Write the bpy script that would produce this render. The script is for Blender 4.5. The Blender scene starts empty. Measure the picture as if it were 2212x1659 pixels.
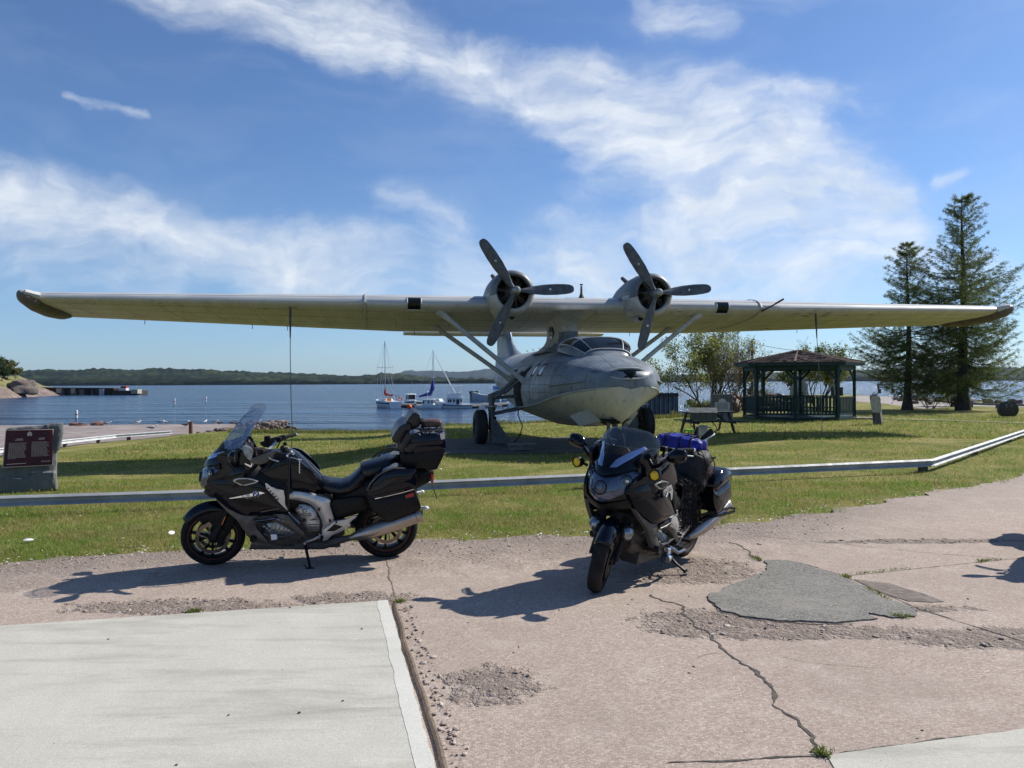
import bpy, math, random
import numpy as np
from mathutils import Vector, Matrix, noise as mn
from mathutils.geometry import delaunay_2d_cdt
random.seed(7); RNG = np.random.default_rng(7)
S = bpy.context.scene
R_ = math.radians
# ------------------------------------------------------------ camera
H = 1.785; F = 1661.6; CX, CY = 1106.0, 829.5; PITCH = -(829.5-825.6)/1661.6; ROLL = 0.0053
cd = bpy.data.cameras.new('camera'); cam = bpy.data.objects.new('camera', cd); S.collection.objects.link(cam)
cd.sensor_width = 36; cd.lens = 36*F/2212; cd.clip_end = 30000; cd.clip_start = 0.05
_f = Vector((0, math.cos(PITCH), math.sin(PITCH))); _r0 = Vector((1, 0, 0)); _u0 = _r0.cross(_f)
_r = _r0*math.cos(ROLL)-_u0*math.sin(ROLL); _u = _u0*math.cos(ROLL)+_r0*math.sin(ROLL)
cam.matrix_world = Matrix(((_r.x, _u.x, -_f.x, 0), (_r.y, _u.y, -_f.y, 0), (_r.z, _u.z, -_f.z, H), (0, 0, 0, 1)))
S.camera = cam
def ray(px, py):
    return (_f + _r*((px-CX)/F) - _u*((py-CY)/F))
def G(px, py, z=0.0):
    d = ray(px, py); return Vector((0, 0, H)) + d*((z-H)/d.z)
def D(px, py, dist):
    d = ray(px, py); return Vector((0, 0, H)) + d*(dist/d.y)
# ------------------------------------------------------------ light, exposure
SUN_AZ = R_(62); SUN_EL = R_(40)
sd = bpy.data.lights.new('sun', 'SUN'); sun = bpy.data.objects.new('sun', sd); S.collection.objects.link(sun)
sd.energy = 4.8; sd.angle = R_(0.5); sd.color = (1.0, 0.95, 0.87)
sdir = Vector((math.sin(SUN_AZ)*math.cos(SUN_EL), math.cos(SUN_AZ)*math.cos(SUN_EL), math.sin(SUN_EL)))
sun.rotation_euler = sdir.to_track_quat('Z', 'Y').to_euler(); sun.location = (20, 10, 30)
S.view_settings.view_transform = 'Standard'; S.view_settings.look = 'None'; S.view_settings.exposure = 0.38; S.view_settings.gamma = 1
S.render.engine = 'CYCLES'
S.cycles.use_denoising = True
try: S.cycles.denoiser = 'OPENIMAGEDENOISE'
except Exception: pass
S.cycles.max_bounces = 6; S.cycles.transparent_max_bounces = 12; S.cycles.volume_bounces = 0
S.cycles.caustics_reflective = False; S.cycles.caustics_refractive = False

class NT:
    "tiny node helper"
    def __init__(s, tree): s.t = tree; tree.nodes.clear(); s.x = 0
    def n(s, typ, **kw):
        nd = s.t.nodes.new(typ); s.x += 40; nd.location = (s.x, 0)
        for k, v in kw.items():
            setattr(nd, k, v)
        return nd
    def put(s, sock, v):
        if isinstance(v, bpy.types.NodeSocket): s.t.links.new(v, sock)
        elif v is not None: sock.default_value = v
    def m(s, op, a, b=None, c=None, clamp=False):
        nd = s.n('ShaderNodeMath', operation=op); nd.use_clamp = clamp
        s.put(nd.inputs[0], a); s.put(nd.inputs[1], b); s.put(nd.inputs[2], c); return nd.outputs[0]
    def v(s, op, a, b=None, sc=None):
        nd = s.n('ShaderNodeVectorMath', operation=op); s.put(nd.inputs[0], a); s.put(nd.inputs[1], b)
        if sc is not None: s.put(nd.inputs[3], sc)
        return nd.outputs[1] if op in ('DOT_PRODUCT', 'LENGTH') else nd.outputs[0]
    def noise(s, vec, scale, detail=4, rough=.5, dist=0.0):
        nd = s.n('ShaderNodeTexNoise'); s.put(nd.inputs['Vector'], vec); nd.inputs['Scale'].default_value = scale
        nd.inputs['Detail'].default_value = detail; nd.inputs['Roughness'].default_value = rough; nd.inputs['Distortion'].default_value = dist
        return nd.outputs['Fac']
    def vor(s, vec, scale, feature='F1', out='Distance', rnd=1.0):
        nd = s.n('ShaderNodeTexVoronoi', feature=feature); s.put(nd.inputs['Vector'], vec); nd.inputs['Scale'].default_value = scale
        nd.inputs['Randomness'].default_value = rnd
        return nd.outputs[out]
    def ramp(s, fac, stops, interp='LINEAR'):
        nd = s.n('ShaderNodeValToRGB'); nd.color_ramp.interpolation = interp; s.put(nd.inputs[0], fac)
        e = nd.color_ramp.elements
        while len(e) > 1: e.remove(e[-1])
        e[0].position = stops[0][0]; e[0].color = col4(stops[0][1])
        for p, c in stops[1:]:
            q = e.new(p); q.color = col4(c)
        return nd.outputs[0]
    def mix(s, fac, a, b, typ='MIX'):
        nd = s.n('ShaderNodeMix', data_type='RGBA', blend_type=typ); s.put(nd.inputs['Factor'], fac)
        ia = [i for i in nd.inputs if i.name == 'A' and i.type == 'RGBA'][0]; ib = [i for i in nd.inputs if i.name == 'B' and i.type == 'RGBA'][0]
        s.put(ia, col4(a) if isinstance(a, tuple) else a); s.put(ib, col4(b) if isinstance(b, tuple) else b)
        return [o for o in nd.outputs if o.type == 'RGBA'][0]
    def map(s, val, a, b, c=0.0, d=1.0, smooth=False):
        nd = s.n('ShaderNodeMapRange'); nd.clamp = True
        if smooth: nd.interpolation_type = 'SMOOTHSTEP'
        s.put(nd.inputs[0], val); nd.inputs[1].default_value = a; nd.inputs[2].default_value = b; nd.inputs[3].default_value = c; nd.inputs[4].default_value = d
        return nd.outputs[0]
    def scale(s, vec, sc):
        nd = s.n('ShaderNodeMapping'); s.put(nd.inputs[0], vec); nd.inputs['Scale'].default_value = sc; return nd.outputs[0]
    def bump(s, h, strength, dist, normal=None):
        nd = s.n('ShaderNodeBump'); s.put(nd.inputs['Height'], h); nd.inputs['Strength'].default_value = strength; nd.inputs['Distance'].default_value = dist
        if normal is not None: s.put(nd.inputs['Normal'], normal)
        return nd.outputs[0]
def col4(c): return tuple(c) if len(c) == 4 else (c[0], c[1], c[2], 1.0)
def srgb(r, g, b): return tuple(((x/255)/12.92 if x/255 < .04045 else ((x/255+.055)/1.055)**2.4) for x in (r, g, b))

# ------------------------------------------------------------ sky with cirrus
W = bpy.data.worlds.new('World'); S.world = W; W.use_nodes = True
w = NT(W.node_tree)
sky = w.n('ShaderNodeTexSky', sky_type='NISHITA'); sky.sun_disc = False; sky.sun_elevation = SUN_EL; sky.sun_rotation = SUN_AZ
sky.air_density = 1.0; sky.dust_density = 0.3; sky.ozone_density = 4.0; sky.altitude = 10
gv = w.n('ShaderNodeTexCoord').outputs['Generated']
sp = w.n('ShaderNodeSeparateXYZ'); w.put(sp.inputs[0], gv); gx, gy, gz = sp.outputs
az = w.m('ARCTAN2', gx, gy); hyp = w.m('SQRT', w.m('ADD', w.m('MULTIPLY', gx, gx), w.m('MULTIPLY', gy, gy)))
el = w.m('DIVIDE', gz, w.m('MAXIMUM', hyp, .02))
cb = w.n('ShaderNodeCombineXYZ'); w.put(cb.inputs[0], az); w.put(cb.inputs[1], el); uv = cb.outputs[0]
nd = w.n('ShaderNodeTexNoise'); w.put(nd.inputs['Vector'], uv); nd.inputs['Scale'].default_value = 4; nd.inputs['Detail'].default_value = 6; nd.inputs['Roughness'].default_value = .55
warp = w.v('MULTIPLY', w.v('SUBTRACT', nd.outputs['Color'], (.5, .5, .5)), (.26, .14, 0))
uvw = w.v('ADD', uv, warp)
def UV(px, py):
    a = math.atan((px-CX)/F); return (a, (825.0-py)/F*math.cos(a), 0)
caps = [(250,-60,700,50,85,.85),(520,20,800,60,95,.6),(700,70,1010,130,95,1.0),(1080,165,1400,250,115,1.0),(1250,190,1700,290,105,1.0),(1330,320,1800,400,115,.95),
 (1500,450,1880,450,125,.9),(1250,560,1780,560,150,.8),(1000,640,1800,650,120,.45),(-100,410,260,450,80,.85),(150,470,800,560,90,.85),(600,580,1100,600,100,.7),(-100,540,400,600,70,.55),
 (850,440,960,490,55,.5),(165,232,330,250,17,.62),(1370,10,1500,60,60,.5),(1450,10,1800,-60,90,.35),(1700,190,1860,210,70,.4),(2040,382,2090,374,22,.5),(1900,270,2300,190,45,.22),(1950,600,2300,560,80,.45),(2050,340,2200,320,40,.2),
 (2700,500,3600,380,260,.7),(-900,300,-300,420,200,.6),(900,-400,2200,-700,300,.8)]
acc = None
for (x0, y0, x1, y1, r, st) in caps:
    a = Vector(UV(x0, y0)); b = Vector(UV(x1, y1)); ba = b-a; r = r/F
    pa = w.v('SUBTRACT', uvw, tuple(a)); t = w.m('DIVIDE', w.v('DOT_PRODUCT', pa, tuple(ba)), ba.dot(ba), clamp=True)
    dd = w.v('LENGTH', w.v('SUBTRACT', pa, w.v('SCALE', tuple(ba), None, t)))
    val = w.map(dd, r*1.35, 0.0, 0, st, smooth=True)
    acc = val if acc is None else w.m('ADD', acc, w.m('MULTIPLY', val, w.m('SUBTRACT', 1.0, w.m('MULTIPLY', acc, .8, clamp=True))))
rotn = w.n('ShaderNodeMapping'); w.put(rotn.inputs[0], uvw); rotn.inputs['Rotation'].default_value = (0, 0, R_(20)); rotn.inputs['Scale'].default_value = (1, 3.0, 1)
n1 = w.noise(rotn.outputs[0], 4.2, 9, .56, .15)
n2 = w.noise(uvw, 16, 7, .55)
n3 = w.noise(rotn.outputs[0], 11, 7, .58)
tex = w.m('ADD', w.m('MULTIPLY', n1, .6), w.m('ADD', w.m('MULTIPLY', n2, .18), w.m('MULTIPLY', n3, .24)))
dens = w.m('MULTIPLY', w.m('MULTIPLY', w.map(w.m('ADD', acc, w.m('MULTIPLY', w.m('SUBTRACT', tex, .53), 2.3)), .0, 1.35, 0, 1, smooth=True), w.map(acc, .0, .5, 0, 1, smooth=True)), w.map(n3, .36, .60, .70, 1.10))
veil = w.m('MULTIPLY', w.map(n1, .45, .75, 0, .10), w.map(el, .0, .2, .3, 1))
dens = w.m('MINIMUM', w.m('ADD', w.m('MULTIPLY', dens, .80), veil), 1.0)
skyc = w.mix(1.0, sky.outputs[0], (.86, 1.0, 1.20), 'MULTIPLY')
hz = w.map(el, -.02, .22, 1, 0)
cloudc = w.mix(w.map(n2, .3, .7, 0, 1), (6.8, 7.5, 8.5), (9.2, 9.6, 10.0))
skyc = w.mix(w.map(el, .0, .16, 1, 0), skyc, w.mix(1.0, skyc, (.86, .97, 1.10), 'MULTIPLY'))
final = w.mix(dens, skyc, cloudc)
bg = w.n('ShaderNodeBackground'); w.put(bg.inputs[0], final); bg.inputs[1].default_value = .079
wo = w.n('ShaderNodeOutputWorld'); w.t.links.new(bg.outputs[0], wo.inputs[0])

# ------------------------------------------------------------ materials
MATS = {}
def mat(name, c=(.5, .5, .5), rough=.5, metal=0.0, c2=None, sc=6.0, c3=None, sc3=1.5, f3=(.5, .65), bump=0.0, bs=60.0, coat=0.0, coord='Object', stretch=(1, 1, 1), spec=.5, f2=(.4, .6), alpha=1.0, trans=0.0, ior=1.45, emit=None, rv=0.0):
    m = bpy.data.materials.new(name); m.use_nodes = True; t = NT(m.node_tree); MATS[name] = m
    b = t.n('ShaderNodeBsdfPrincipled'); o = t.n('ShaderNodeOutputMaterial'); t.t.links.new(b.outputs[0], o.inputs[0])
    tc = t.scale(t.n('ShaderNodeTexCoord').outputs[coord], stretch)
    cc = col4(c)
    if c2 is not None:
        cc = t.mix(t.map(t.noise(tc, sc, 5, .6), f2[0], f2[1]), c, c2)
    if c3 is not None:
        cc = t.mix(t.map(t.noise(tc, sc3, 6, .65, .4), f3[0], f3[1]), cc, c3)
    t.put(b.inputs['Base Color'], cc)
    b.inputs['Roughness'].default_value = rough; b.inputs['Metallic'].default_value = metal; b.inputs['Coat Weight'].default_value = coat; b.inputs['Coat Roughness'].default_value = .04
    b.inputs['Specular IOR Level'].default_value = spec; b.inputs['IOR'].default_value = ior; b.inputs['Transmission Weight'].default_value = trans; b.inputs['Alpha'].default_value = alpha
    if rv: t.put(b.inputs['Roughness'], t.map(t.noise(tc, sc*2, 4, .6), .3, .7, max(0, rough-rv), min(1, rough+rv)))
    if bump: t.put(b.inputs['Normal'], t.bump(t.noise(tc, bs, 4, .6), 1.0, bump))
    if emit: b.inputs['Emission Color'].default_value = col4(emit); b.inputs['Emission Strength'].default_value = 1
    return m
# ------------------------------------------------------------ mesh builder
I3 = Matrix.Identity(4)
def align(a, b):
    "matrix taking +Z axis segment to a->b"
    a = Vector(a); b = Vector(b); d = b-a; q = d.to_track_quat('Z', 'Y'); return Matrix.Translation(a) @ q.to_matrix().to_4x4(), d.length
class MB:
    def __init__(s): s.v = []; s.f = []; s.mi = []
    def add(s, vs, fs, mi=0, M=None):
        k = len(s.v)
        s.v += [tuple(M @ Vector(p)) for p in vs] if M is not None else [tuple(p) for p in vs]
        s.f += [tuple(i+k for i in f) for f in fs]; s.mi += [mi]*len(fs); return s
    def box(s, c, d, M=None, mi=0, taper=1.0, rz=0):
        x, y, z = d[0]/2, d[1]/2, d[2]/2; t = taper
        vs = [(-x, -y, -z), (x, -y, -z), (x, y, -z), (-x, y, -z), (-x*t, -y*t, z), (x*t, -y*t, z), (x*t, y*t, z), (-x*t, y*t, z)]
        T = Matrix.Translation(Vector(c)) @ Matrix.Rotation(rz, 4, 'Z')
        if M is not None: T = M @ T
        return s.add(vs, [(0, 3, 2, 1), (4, 5, 6, 7), (0, 1, 5, 4), (1, 2, 6, 5), (2, 3, 7, 6), (3, 0, 4, 7)], mi, T)
    def beam(s, a, b, w, h, mi=0, up=(0, 0, 1)):
        a = Vector(a); b = Vector(b); d = b-a; L = d.length; d = d.normalized(); up = Vector(up)
        if abs(d.dot(up)) > .98: up = Vector((0, 1, 0))
        sd_ = d.cross(up).normalized(); u2 = sd_.cross(d)
        T = Matrix(((d.x, sd_.x, u2.x, 0), (d.y, sd_.y, u2.y, 0), (d.z, sd_.z, u2.z, 0), (0, 0, 0, 1))); T.translation = (a+b)/2
        return s.box((0, 0, 0), (L, w, h), T, mi)
    def tube(s, pts, r, n=8, mi=0, caps=True, sq=1.0, M=None):
        pts = [Vector(p) for p in pts]; rr = r if isinstance(r, (list, tuple)) else [r]*len(pts); vs = []; fs = []
        nrm = None
        for i, p in enumerate(pts):
            d = (pts[min(i+1, len(pts)-1)]-pts[max(i-1, 0)]).normalized()
            if nrm is None:
                nrm = Vector((0, 0, 1)) if abs(d.z) < .9 else Vector((1, 0, 0))
            a = (nrm-d*nrm.dot(d)).normalized(); nrm = a; b = d.cross(a)
            for k in range(n):
                t = 2*math.pi*k/n; vs.append(p+(a*math.cos(t)*sq+b*math.sin(t))*rr[i])
        for i in range(len(pts)-1):
            for k in range(n):
                k2 = (k+1) % n; fs.append((i*n+k, i*n+k2, (i+1)*n+k2, (i+1)*n+k))
        if caps: fs.append(tuple(range(n))[::-1]); fs.append(tuple(range((len(pts)-1)*n, len(pts)*n)))
        return s.add(vs, fs, mi, M)
    def loft(s, rings, mi=0, caps=True, closed=True, M=None):
        n = len(rings[0]); vs = [p for r in rings for p in r]; fs = []
        for i in range(len(rings)-1):
            for k in range(n if closed else n-1):
                k2 = (k+1) % n; fs.append((i*n+k, i*n+k2, (i+1)*n+k2, (i+1)*n+k))
        if caps and closed: fs.append(tuple(range(n))[::-1]); fs.append(tuple(range((len(rings)-1)*n, len(rings)*n)))
        return s.add(vs, fs, mi, M)
    def lathe(s, prof, n=32, mi=0, M=None, close=False):
        rings = [[(r*math.cos(2*math.pi*k/n), r*math.sin(2*math.pi*k/n), z) for k in range(n)] for r, z in prof]
        if close: rings.append(rings[0])
        return s.loft(rings, mi, caps=not close and False, M=M)
    def cyl(s, a, b, r, r2=None, n=16, mi=0):
        return s.tube([a, b], [r, r if r2 is None else r2], n, mi)
    def ell(s, c, r, M=None, n=14, m=9, mi=0):
        vs = []; fs = []
        for i in range(m+1):
            p = math.pi*i/m
            for k in range(n):
                t = 2*math.pi*k/n; vs.append((c[0]+r[0]*math.sin(p)*math.cos(t), c[1]+r[1]*math.sin(p)*math.sin(t), c[2]+r[2]*math.cos(p)))
        for i in range(m):
            for k in range(n):
                k2 = (k+1) % n; fs.append((i*n+k, (i+1)*n+k, (i+1)*n+k2, i*n+k2))
        return s.add(vs, fs, mi, M)
    def panel(s, outline, fmap, thick=.02, bulge=.0, edge=.03, grid=.035, mi=0, smooth=0, back_bulge=0.0, jitter=0.0):
        "closed outline in (u,v); fmap(u,v,offset)->3D"
        pts = [Vector(p) for p in outline]
        if sum(pts[i].x*pts[(i+1) % len(pts)].y-pts[(i+1) % len(pts)].x*pts[i].y for i in range(len(pts))) < 0: pts.reverse()
        for _ in range(smooth):
            q = []
            for i in range(len(pts)):
                a, b = pts[i], pts[(i+1) % len(pts)]; q += [a*.8+b*.2, a*.2+b*.8]
            pts = q
        q = []
        for i in range(len(pts)):
            a, b = pts[i], pts[(i+1) % len(pts)]; k = max(1, int((b-a).length/grid)); q += [a.lerp(b, j/k) for j in range(k)]
        pts = q; n = len(pts)
        P = np.array([(p.x, p.y) for p in pts]); Q = np.roll(P, -1, 0)
        x0, y0 = P.min(0); x1, y1 = P.max(0)
        gx_, gy_ = np.meshgrid(np.arange(x0+grid/2, x1, grid), np.arange(y0+grid/2, y1, grid)); gp = np.stack([gx_.ravel(), gy_.ravel()], 1)
        if jitter: gp = gp+RNG.uniform(-jitter, jitter, gp.shape)*grid
        def dist(pp):
            d = Q-P; L = (d**2).sum(1)+1e-12; t = np.clip(((pp[:, None]-P)*d).sum(2)/L, 0, 1)
            return np.sqrt((((P+t[..., None]*d)-pp[:, None])**2).sum(2)).min(1)
        if len(gp): gp = gp[dist(gp) > grid*.4]
        allp = [Vector(p) for p in P]+[Vector(p) for p in gp]
        r = delaunay_2d_cdt(allp, [], [list(range(n))], 1, 1e-6)
        vo, fo = r[0], r[2]
        dd = dist(np.array([(v.x, v.y) for v in vo]))
        off = bulge*(1-np.exp(-dd/edge)) if bulge else dd*0
        m = len(vo)
        vs = [fmap(v.x, v.y, float(o)) for v, o in zip(vo, off)]
        offb = back_bulge*(1-np.exp(-dd/edge)) if back_bulge else dd*0
        vs += [fmap(v.x, v.y, -thick-float(o)) for v, o in zip(vo, offb)]
        fs = [tuple(f) for f in fo]+[tuple(i+m for i in reversed(f)) for f in fo]
        ec = {}
        for f in fo:
            for i in range(len(f)):
                e = (f[i], f[(i+1) % len(f)]); ec[e] = 1
        for (a, b) in list(ec):
            if (b, a) not in ec: fs.append((b, a, a+m, b+m))
        return s.add(vs, fs, mi)
    def build(s, name, mats, parent=None, sm=True, ang=35, bev=0.0, M=None, fix=True):
        me = bpy.data.meshes.new(name); vs = s.v if M is None else [tuple(M @ Vector(p)) for p in s.v]
        me.from_pydata(vs, [], s.f)
        if not isinstance(mats, (list, tuple)): mats = [mats]
        for q in mats: me.materials.append(MATS[q] if isinstance(q, str) else q)
        if len(mats) > 1: me.polygons.foreach_set('material_index', s.mi)
        me.update()
        if fix and len(s.f) < 60000:
            import bmesh
            bm = bmesh.new(); bm.from_mesh(me); bmesh.ops.remove_doubles(bm, verts=bm.verts, dist=1e-5); bmesh.ops.recalc_face_normals(bm, faces=bm.faces); bm.to_mesh(me); bm.free()
        if sm:
            me.polygons.foreach_set('use_smooth', [True]*len(me.polygons)); me.set_sharp_from_angle(angle=R_(ang))
        o = bpy.data.objects.new(name, me); S.collection.objects.link(o)
        if parent is not None: o.parent = parent
        if bev: md = o.modifiers.new('bevel', 'BEVEL'); md.width = bev; md.segments = 2; md.limit_method = 'ANGLE'; md.angle_limit = R_(40); md.harden_normals = False
        return o
def tag(o, label=None, cat=None, group=None, kind=None):
    if label: o['label'] = label
    if cat: o['category'] = cat
    if group: o['group'] = group
    if kind: o['kind'] = kind
    return o
def empty(name, loc=(0, 0, 0), rz=0.0, label=None, cat=None, group=None, mw=None):
    o = bpy.data.objects.new(name, None); S.collection.objects.link(o); o.empty_display_size = .1
    if mw is not None: o.matrix_world = mw
    else: o.location = loc; o.rotation_euler = (0, 0, rz)
    return tag(o, label, cat, group)
def copy_tree(o, parent=None):
    c = o.copy(); S.collection.objects.link(c)
    if parent is not None: c.parent = parent; c.matrix_parent_inverse = o.matrix_parent_inverse
    for ch in list(o.children): copy_tree(ch, c)
    return c
def text(name, s_, size, m, parent, M, depth=.002, align_='CENTER'):
    cu = bpy.data.curves.new(name, 'FONT'); cu.body = s_; cu.size = size; cu.extrude = depth; cu.align_x = align_; cu.align_y = 'CENTER'; cu.resolution_u = 3
    t = bpy.data.objects.new(name, cu); S.collection.objects.link(t)
    me = bpy.data.meshes.new_from_object(t.evaluated_get(bpy.context.evaluated_depsgraph_get())); bpy.data.objects.remove(t)
    me.materials.clear(); me.materials.append(MATS[m]); me.transform(M)
    o = bpy.data.objects.new(name, me); S.collection.objects.link(o); o.parent = parent; return o
def npmesh(name, V, Fa, mats, colors=None, kind=None, smooth=False):
    "fast mesh: V (n,3), Fa (m,k) equal-size faces"
    me = bpy.data.meshes.new(name); V = np.asarray(V, dtype=np.float32); Fa = np.asarray(Fa, dtype=np.int32); m, k = Fa.shape
    me.vertices.add(len(V)); me.vertices.foreach_set('co', V.ravel()); me.loops.add(m*k); me.loops.foreach_set('vertex_index', Fa.ravel())
    me.polygons.add(m); me.polygons.foreach_set('loop_start', np.arange(0, m*k, k, dtype=np.int32))
    if smooth: me.polygons.foreach_set('use_smooth', np.ones(m, dtype=bool))
    me.update(calc_edges=True); me.validate()
    for q in (mats if isinstance(mats, (list, tuple)) else [mats]): me.materials.append(MATS[q])
    if colors is not None:
        ca = me.color_attributes.new('Col', 'FLOAT_COLOR', 'POINT'); ca.data.foreach_set('color', np.asarray(colors, dtype=np.float32).ravel())
    o = bpy.data.objects.new(name, me); S.collection.objects.link(o)
    if kind: o['kind'] = kind
    return o
def lerp(a, b, t): return a+(b-a)*t
def sstep(a, b, x):
    t = np.clip((x-a)/(b-a), 0, 1); return t*t*(3-2*t)
# ============================================================ terrain
EDGE = [(-40, 7.0), (-12, 7.2), (-5.16, 7.73), (-3.5, 8.2), (-1.09, 8.7), (.87, 8.95), (2.76, 9.5), (5.37, 11.25), (9.38, 14.1), (18, 22), (60, 30)]
RAIL = [(-14, 8.3), (8.13, 14.9), (18.5, 26.9)]
WZ = -1.85
LAND = np.array([(-70, -60), (-70, 70), (-42, 74), (-30, 71), (-23, 69), (-19, 60), (-15.5, 53), (-14.3, 43), (-13, 39.6), (-5, 38.3), (0, 38.2), (5, 38.6), (8.8, 40), (11.5, 50), (15, 62), (20, 80), (27, 99), (46, 103), (44, 86), (41, 62), (60, 56), (90, 45), (90, -60)], float)
def land_dist(x, y):
    P = LAND; Q = np.roll(P, -1, 0); best = np.full(x.shape, 1e9); ins = np.zeros(x.shape, bool)
    for (x0, y0), (x1, y1) in zip(P, Q):
        dx, dy = x1-x0, y1-y0; t = np.clip(((x-x0)*dx+(y-y0)*dy)/(dx*dx+dy*dy), 0, 1)
        best = np.minimum(best, np.hypot(x-x0-t*dx, y-y0-t*dy))
        c = ((y0 > y) != (y1 > y)) & (x < (x1-x0)*(y-y0)/(dy if abs(dy) > 1e-9 else 1e-9)+x0); ins ^= c
    return np.where(ins, best, -best)
def hfun(x, y):
    x = np.asarray(x, float); y = np.asarray(y, float)
    ye = np.interp(x, [p[0] for p in EDGE], [p[1] for p in EDGE])
    left = -.52*sstep(12.5, 19.5, y)*sstep(-1.0, -7.0, x)
    mid = -.16*sstep(15, 22, y)*sstep(9, 4, x)
    z = np.minimum(left, mid)
    z = z - .035*sstep(0, .6, y-ye)*sstep(9, 6, y-ye)*0 
    far = -.35*sstep(26, 38, y)*sstep(4, -3, x)
    z = z+far*.45
    ramp = np.interp(y, [14, 20, 40, 70, 80], [0, -.5, -.95, -1.88, -2.4])
    rt = sstep(-14, -19.5, x-(y-30)*-.0)*sstep(12, 20, y)
    z = z*(1-rt)+ramp*rt
    spit = sstep(40, 44, y)*(x < 6)
    z = np.where(spit > 0, np.minimum(z, lerp(z, np.interp(y, [40, 56, 70], [-1.0, -1.45, -1.88]), np.clip(spit, 0, 1))), z)
    z = z + .25*sstep(45, 60, y)*sstep(20, 30, x)*0
    d = land_dist(x, y)
    dr = np.where(rt > .5, np.minimum(d+1.0, 1)*0, 0)
    drop = np.where(x > 8.5, sstep(2.6, -1.5, d)*3.2, sstep(.6, -2.2, d)*3.2)
    z = np.where((x < -14) & (y > 25), z-sstep(.5, -6, d)*1.6, z-drop)
    z = np.where(d < -1.5, np.maximum(z, -5.5), z)
    return z
def hz1(x, y): return float(hfun(np.array([x]), np.array([y]))[0])
def N2(x, y, s, seed=0): return mn.noise(Vector((x*s+seed, y*s-seed, seed*.7)))
def find_d(px, py, hh):
    return min((D(px, py, d) for d in np.arange(18, 60, .1)), key=lambda q: abs(q.z-hz1(q.x, q.y)-hh))
fr = [find_d(x, y, .30) for x, y in [(-60, 977), (0, 968), (130, 951), (250, 938.5), (371, 930)]]
FRX = [p.x-.15 for p in fr]; FRY = [p.y for p in fr]
azs = np.concatenate([np.linspace(-180, -48, 60, endpoint=False), np.linspace(-48, 48, 360, endpoint=False), np.linspace(48, 180, 60, endpoint=False)])
rs = np.concatenate([[.3], np.geomspace(.8, 130, 330), np.geomspace(140, 12000, 40)])
A_, Rr = np.meshgrid(np.radians(azs), rs); X_ = np.sin(A_)*Rr; Y_ = np.cos(A_)*Rr
Z_ = hfun(X_, Y_)
Z_ = np.where(Rr > 5, Z_+np.array([[mn.noise(Vector((a*.35, b*.35, 0)))*.03+mn.noise(Vector((a*1.3, b*1.3, 3)))*.012 for a, b in zip(ra, rb)] for ra, rb in zip(X_, Y_)])*(Y_ > 9.5)*(Rr < 130), Z_)
Z_ = np.where((Y_ < np.interp(X_, [p[0] for p in EDGE], [p[1] for p in EDGE])+.2) & (Y_ > -60), Z_-.02, Z_)
na, nr = len(azs), len(rs)
idx = np.arange(na*nr).reshape(nr, na); nx = np.roll(idx, -1, 1)
quads = np.stack([idx[:-1].ravel(), nx[:-1].ravel(), nx[1:].ravel(), idx[1:].ravel()], 1)[:, ::-1]
VT = np.stack([X_.ravel(), Y_.ravel(), Z_.ravel()], 1)
# --- lawn / soil material
m = bpy.data.materials.new('lawn'); m.use_nodes = True; MATS['lawn'] = m; t = NT(m.node_tree)
P_ = t.n('ShaderNodeNewGeometry').outputs['Position']
b = t.n('ShaderNodeBsdfPrincipled'); o = t.n('ShaderNodeOutputMaterial'); t.t.links.new(b.outputs[0], o.inputs[0])
st = t.scale(P_, (1, 1, 1))
fine = t.noise(st, 30, 6, .75); big = t.noise(P_, .55, 5, .6); med = t.noise(P_, 2.7, 4, .6)
gc = t.ramp(t.m('ADD', t.m('MULTIPLY', fine, .7), t.m('MULTIPLY', med, .3)), [(.3, (.05, .065, .014)), (.45, (.12, .14, .026)), (.58, (.19, .195, .042)), (.74, (.33, .30, .10))])
gc = t.mix(t.map(big, .44, .60, 0, .85), gc, (.31, .26, .10))
gc = t.mix(t.map(t.noise(P_, .9, 3, .6), .56, .68, 0, .5), gc, (.055, .10, .015))
sep = t.n('ShaderNodeSeparateXYZ'); t.put(sep.inputs[0], P_)
uw = t.map(sep.outputs[2], -.8, -1.5, 0, 1)
beach = t.mix(t.noise(P_, 6, 6, .7), (.11, .085, .07), (.26, .21, .18))
gc = t.mix(uw, gc, beach)
gc = t.mix(t.map(sep.outputs[2], -1.75, -2.0, 0, 1), gc, (.05, .045, .035))
t.put(b.inputs['Base Color'], gc); b.inputs['Roughness'].default_value = .95; b.inputs['Specular IOR Level'].default_value = .15
t.put(b.inputs['Normal'], t.bump(fine, .8, .04))
gnd = npmesh('ground', VT, quads, 'lawn', kind='structure', smooth=True)
# --- draped sheets cut out of the same grid (exact parallel offset)
cen = VT[quads].mean(1)
def drape(name, mask, mt, dz, n_relax=True):
    q = quads[mask]; used, inv = np.unique(q, return_inverse=True); V = VT[used].copy(); V[:, 2] += dz
    return npmesh(name, V, inv.reshape(q.shape), mt, kind='structure', smooth=True)
mat('ramp', (.235, .19, .175), .95, c2=(.31, .26, .24), sc=.35, c3=(.17, .145, .13), sc3=.9, f3=(.5, .6), bump=.02, bs=9, coord='Object')
mat('path', (.34, .30, .275), .95, c2=(.27, .235, .215), sc=.6, bump=.01, bs=20)
mat('pad', (.055, .055, .055), .95, c2=(.09, .086, .08), sc=2.5, bump=.01, bs=60)  # paved pad, its colour darkened for the aircraft's shadow over it
rampline = np.interp(cen[:, 1], FRY+[FRY[-1]+1.5, 75], FRX+[FRX[-1]-.6, -19])
drape('boat_ramp', (cen[:, 0] < rampline-.0) & (cen[:, 1] > 13) & (cen[:, 1] < 72) & (cen[:, 2] > -1.86) & (cen[:, 0] > -68), 'ramp', .012)
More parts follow.
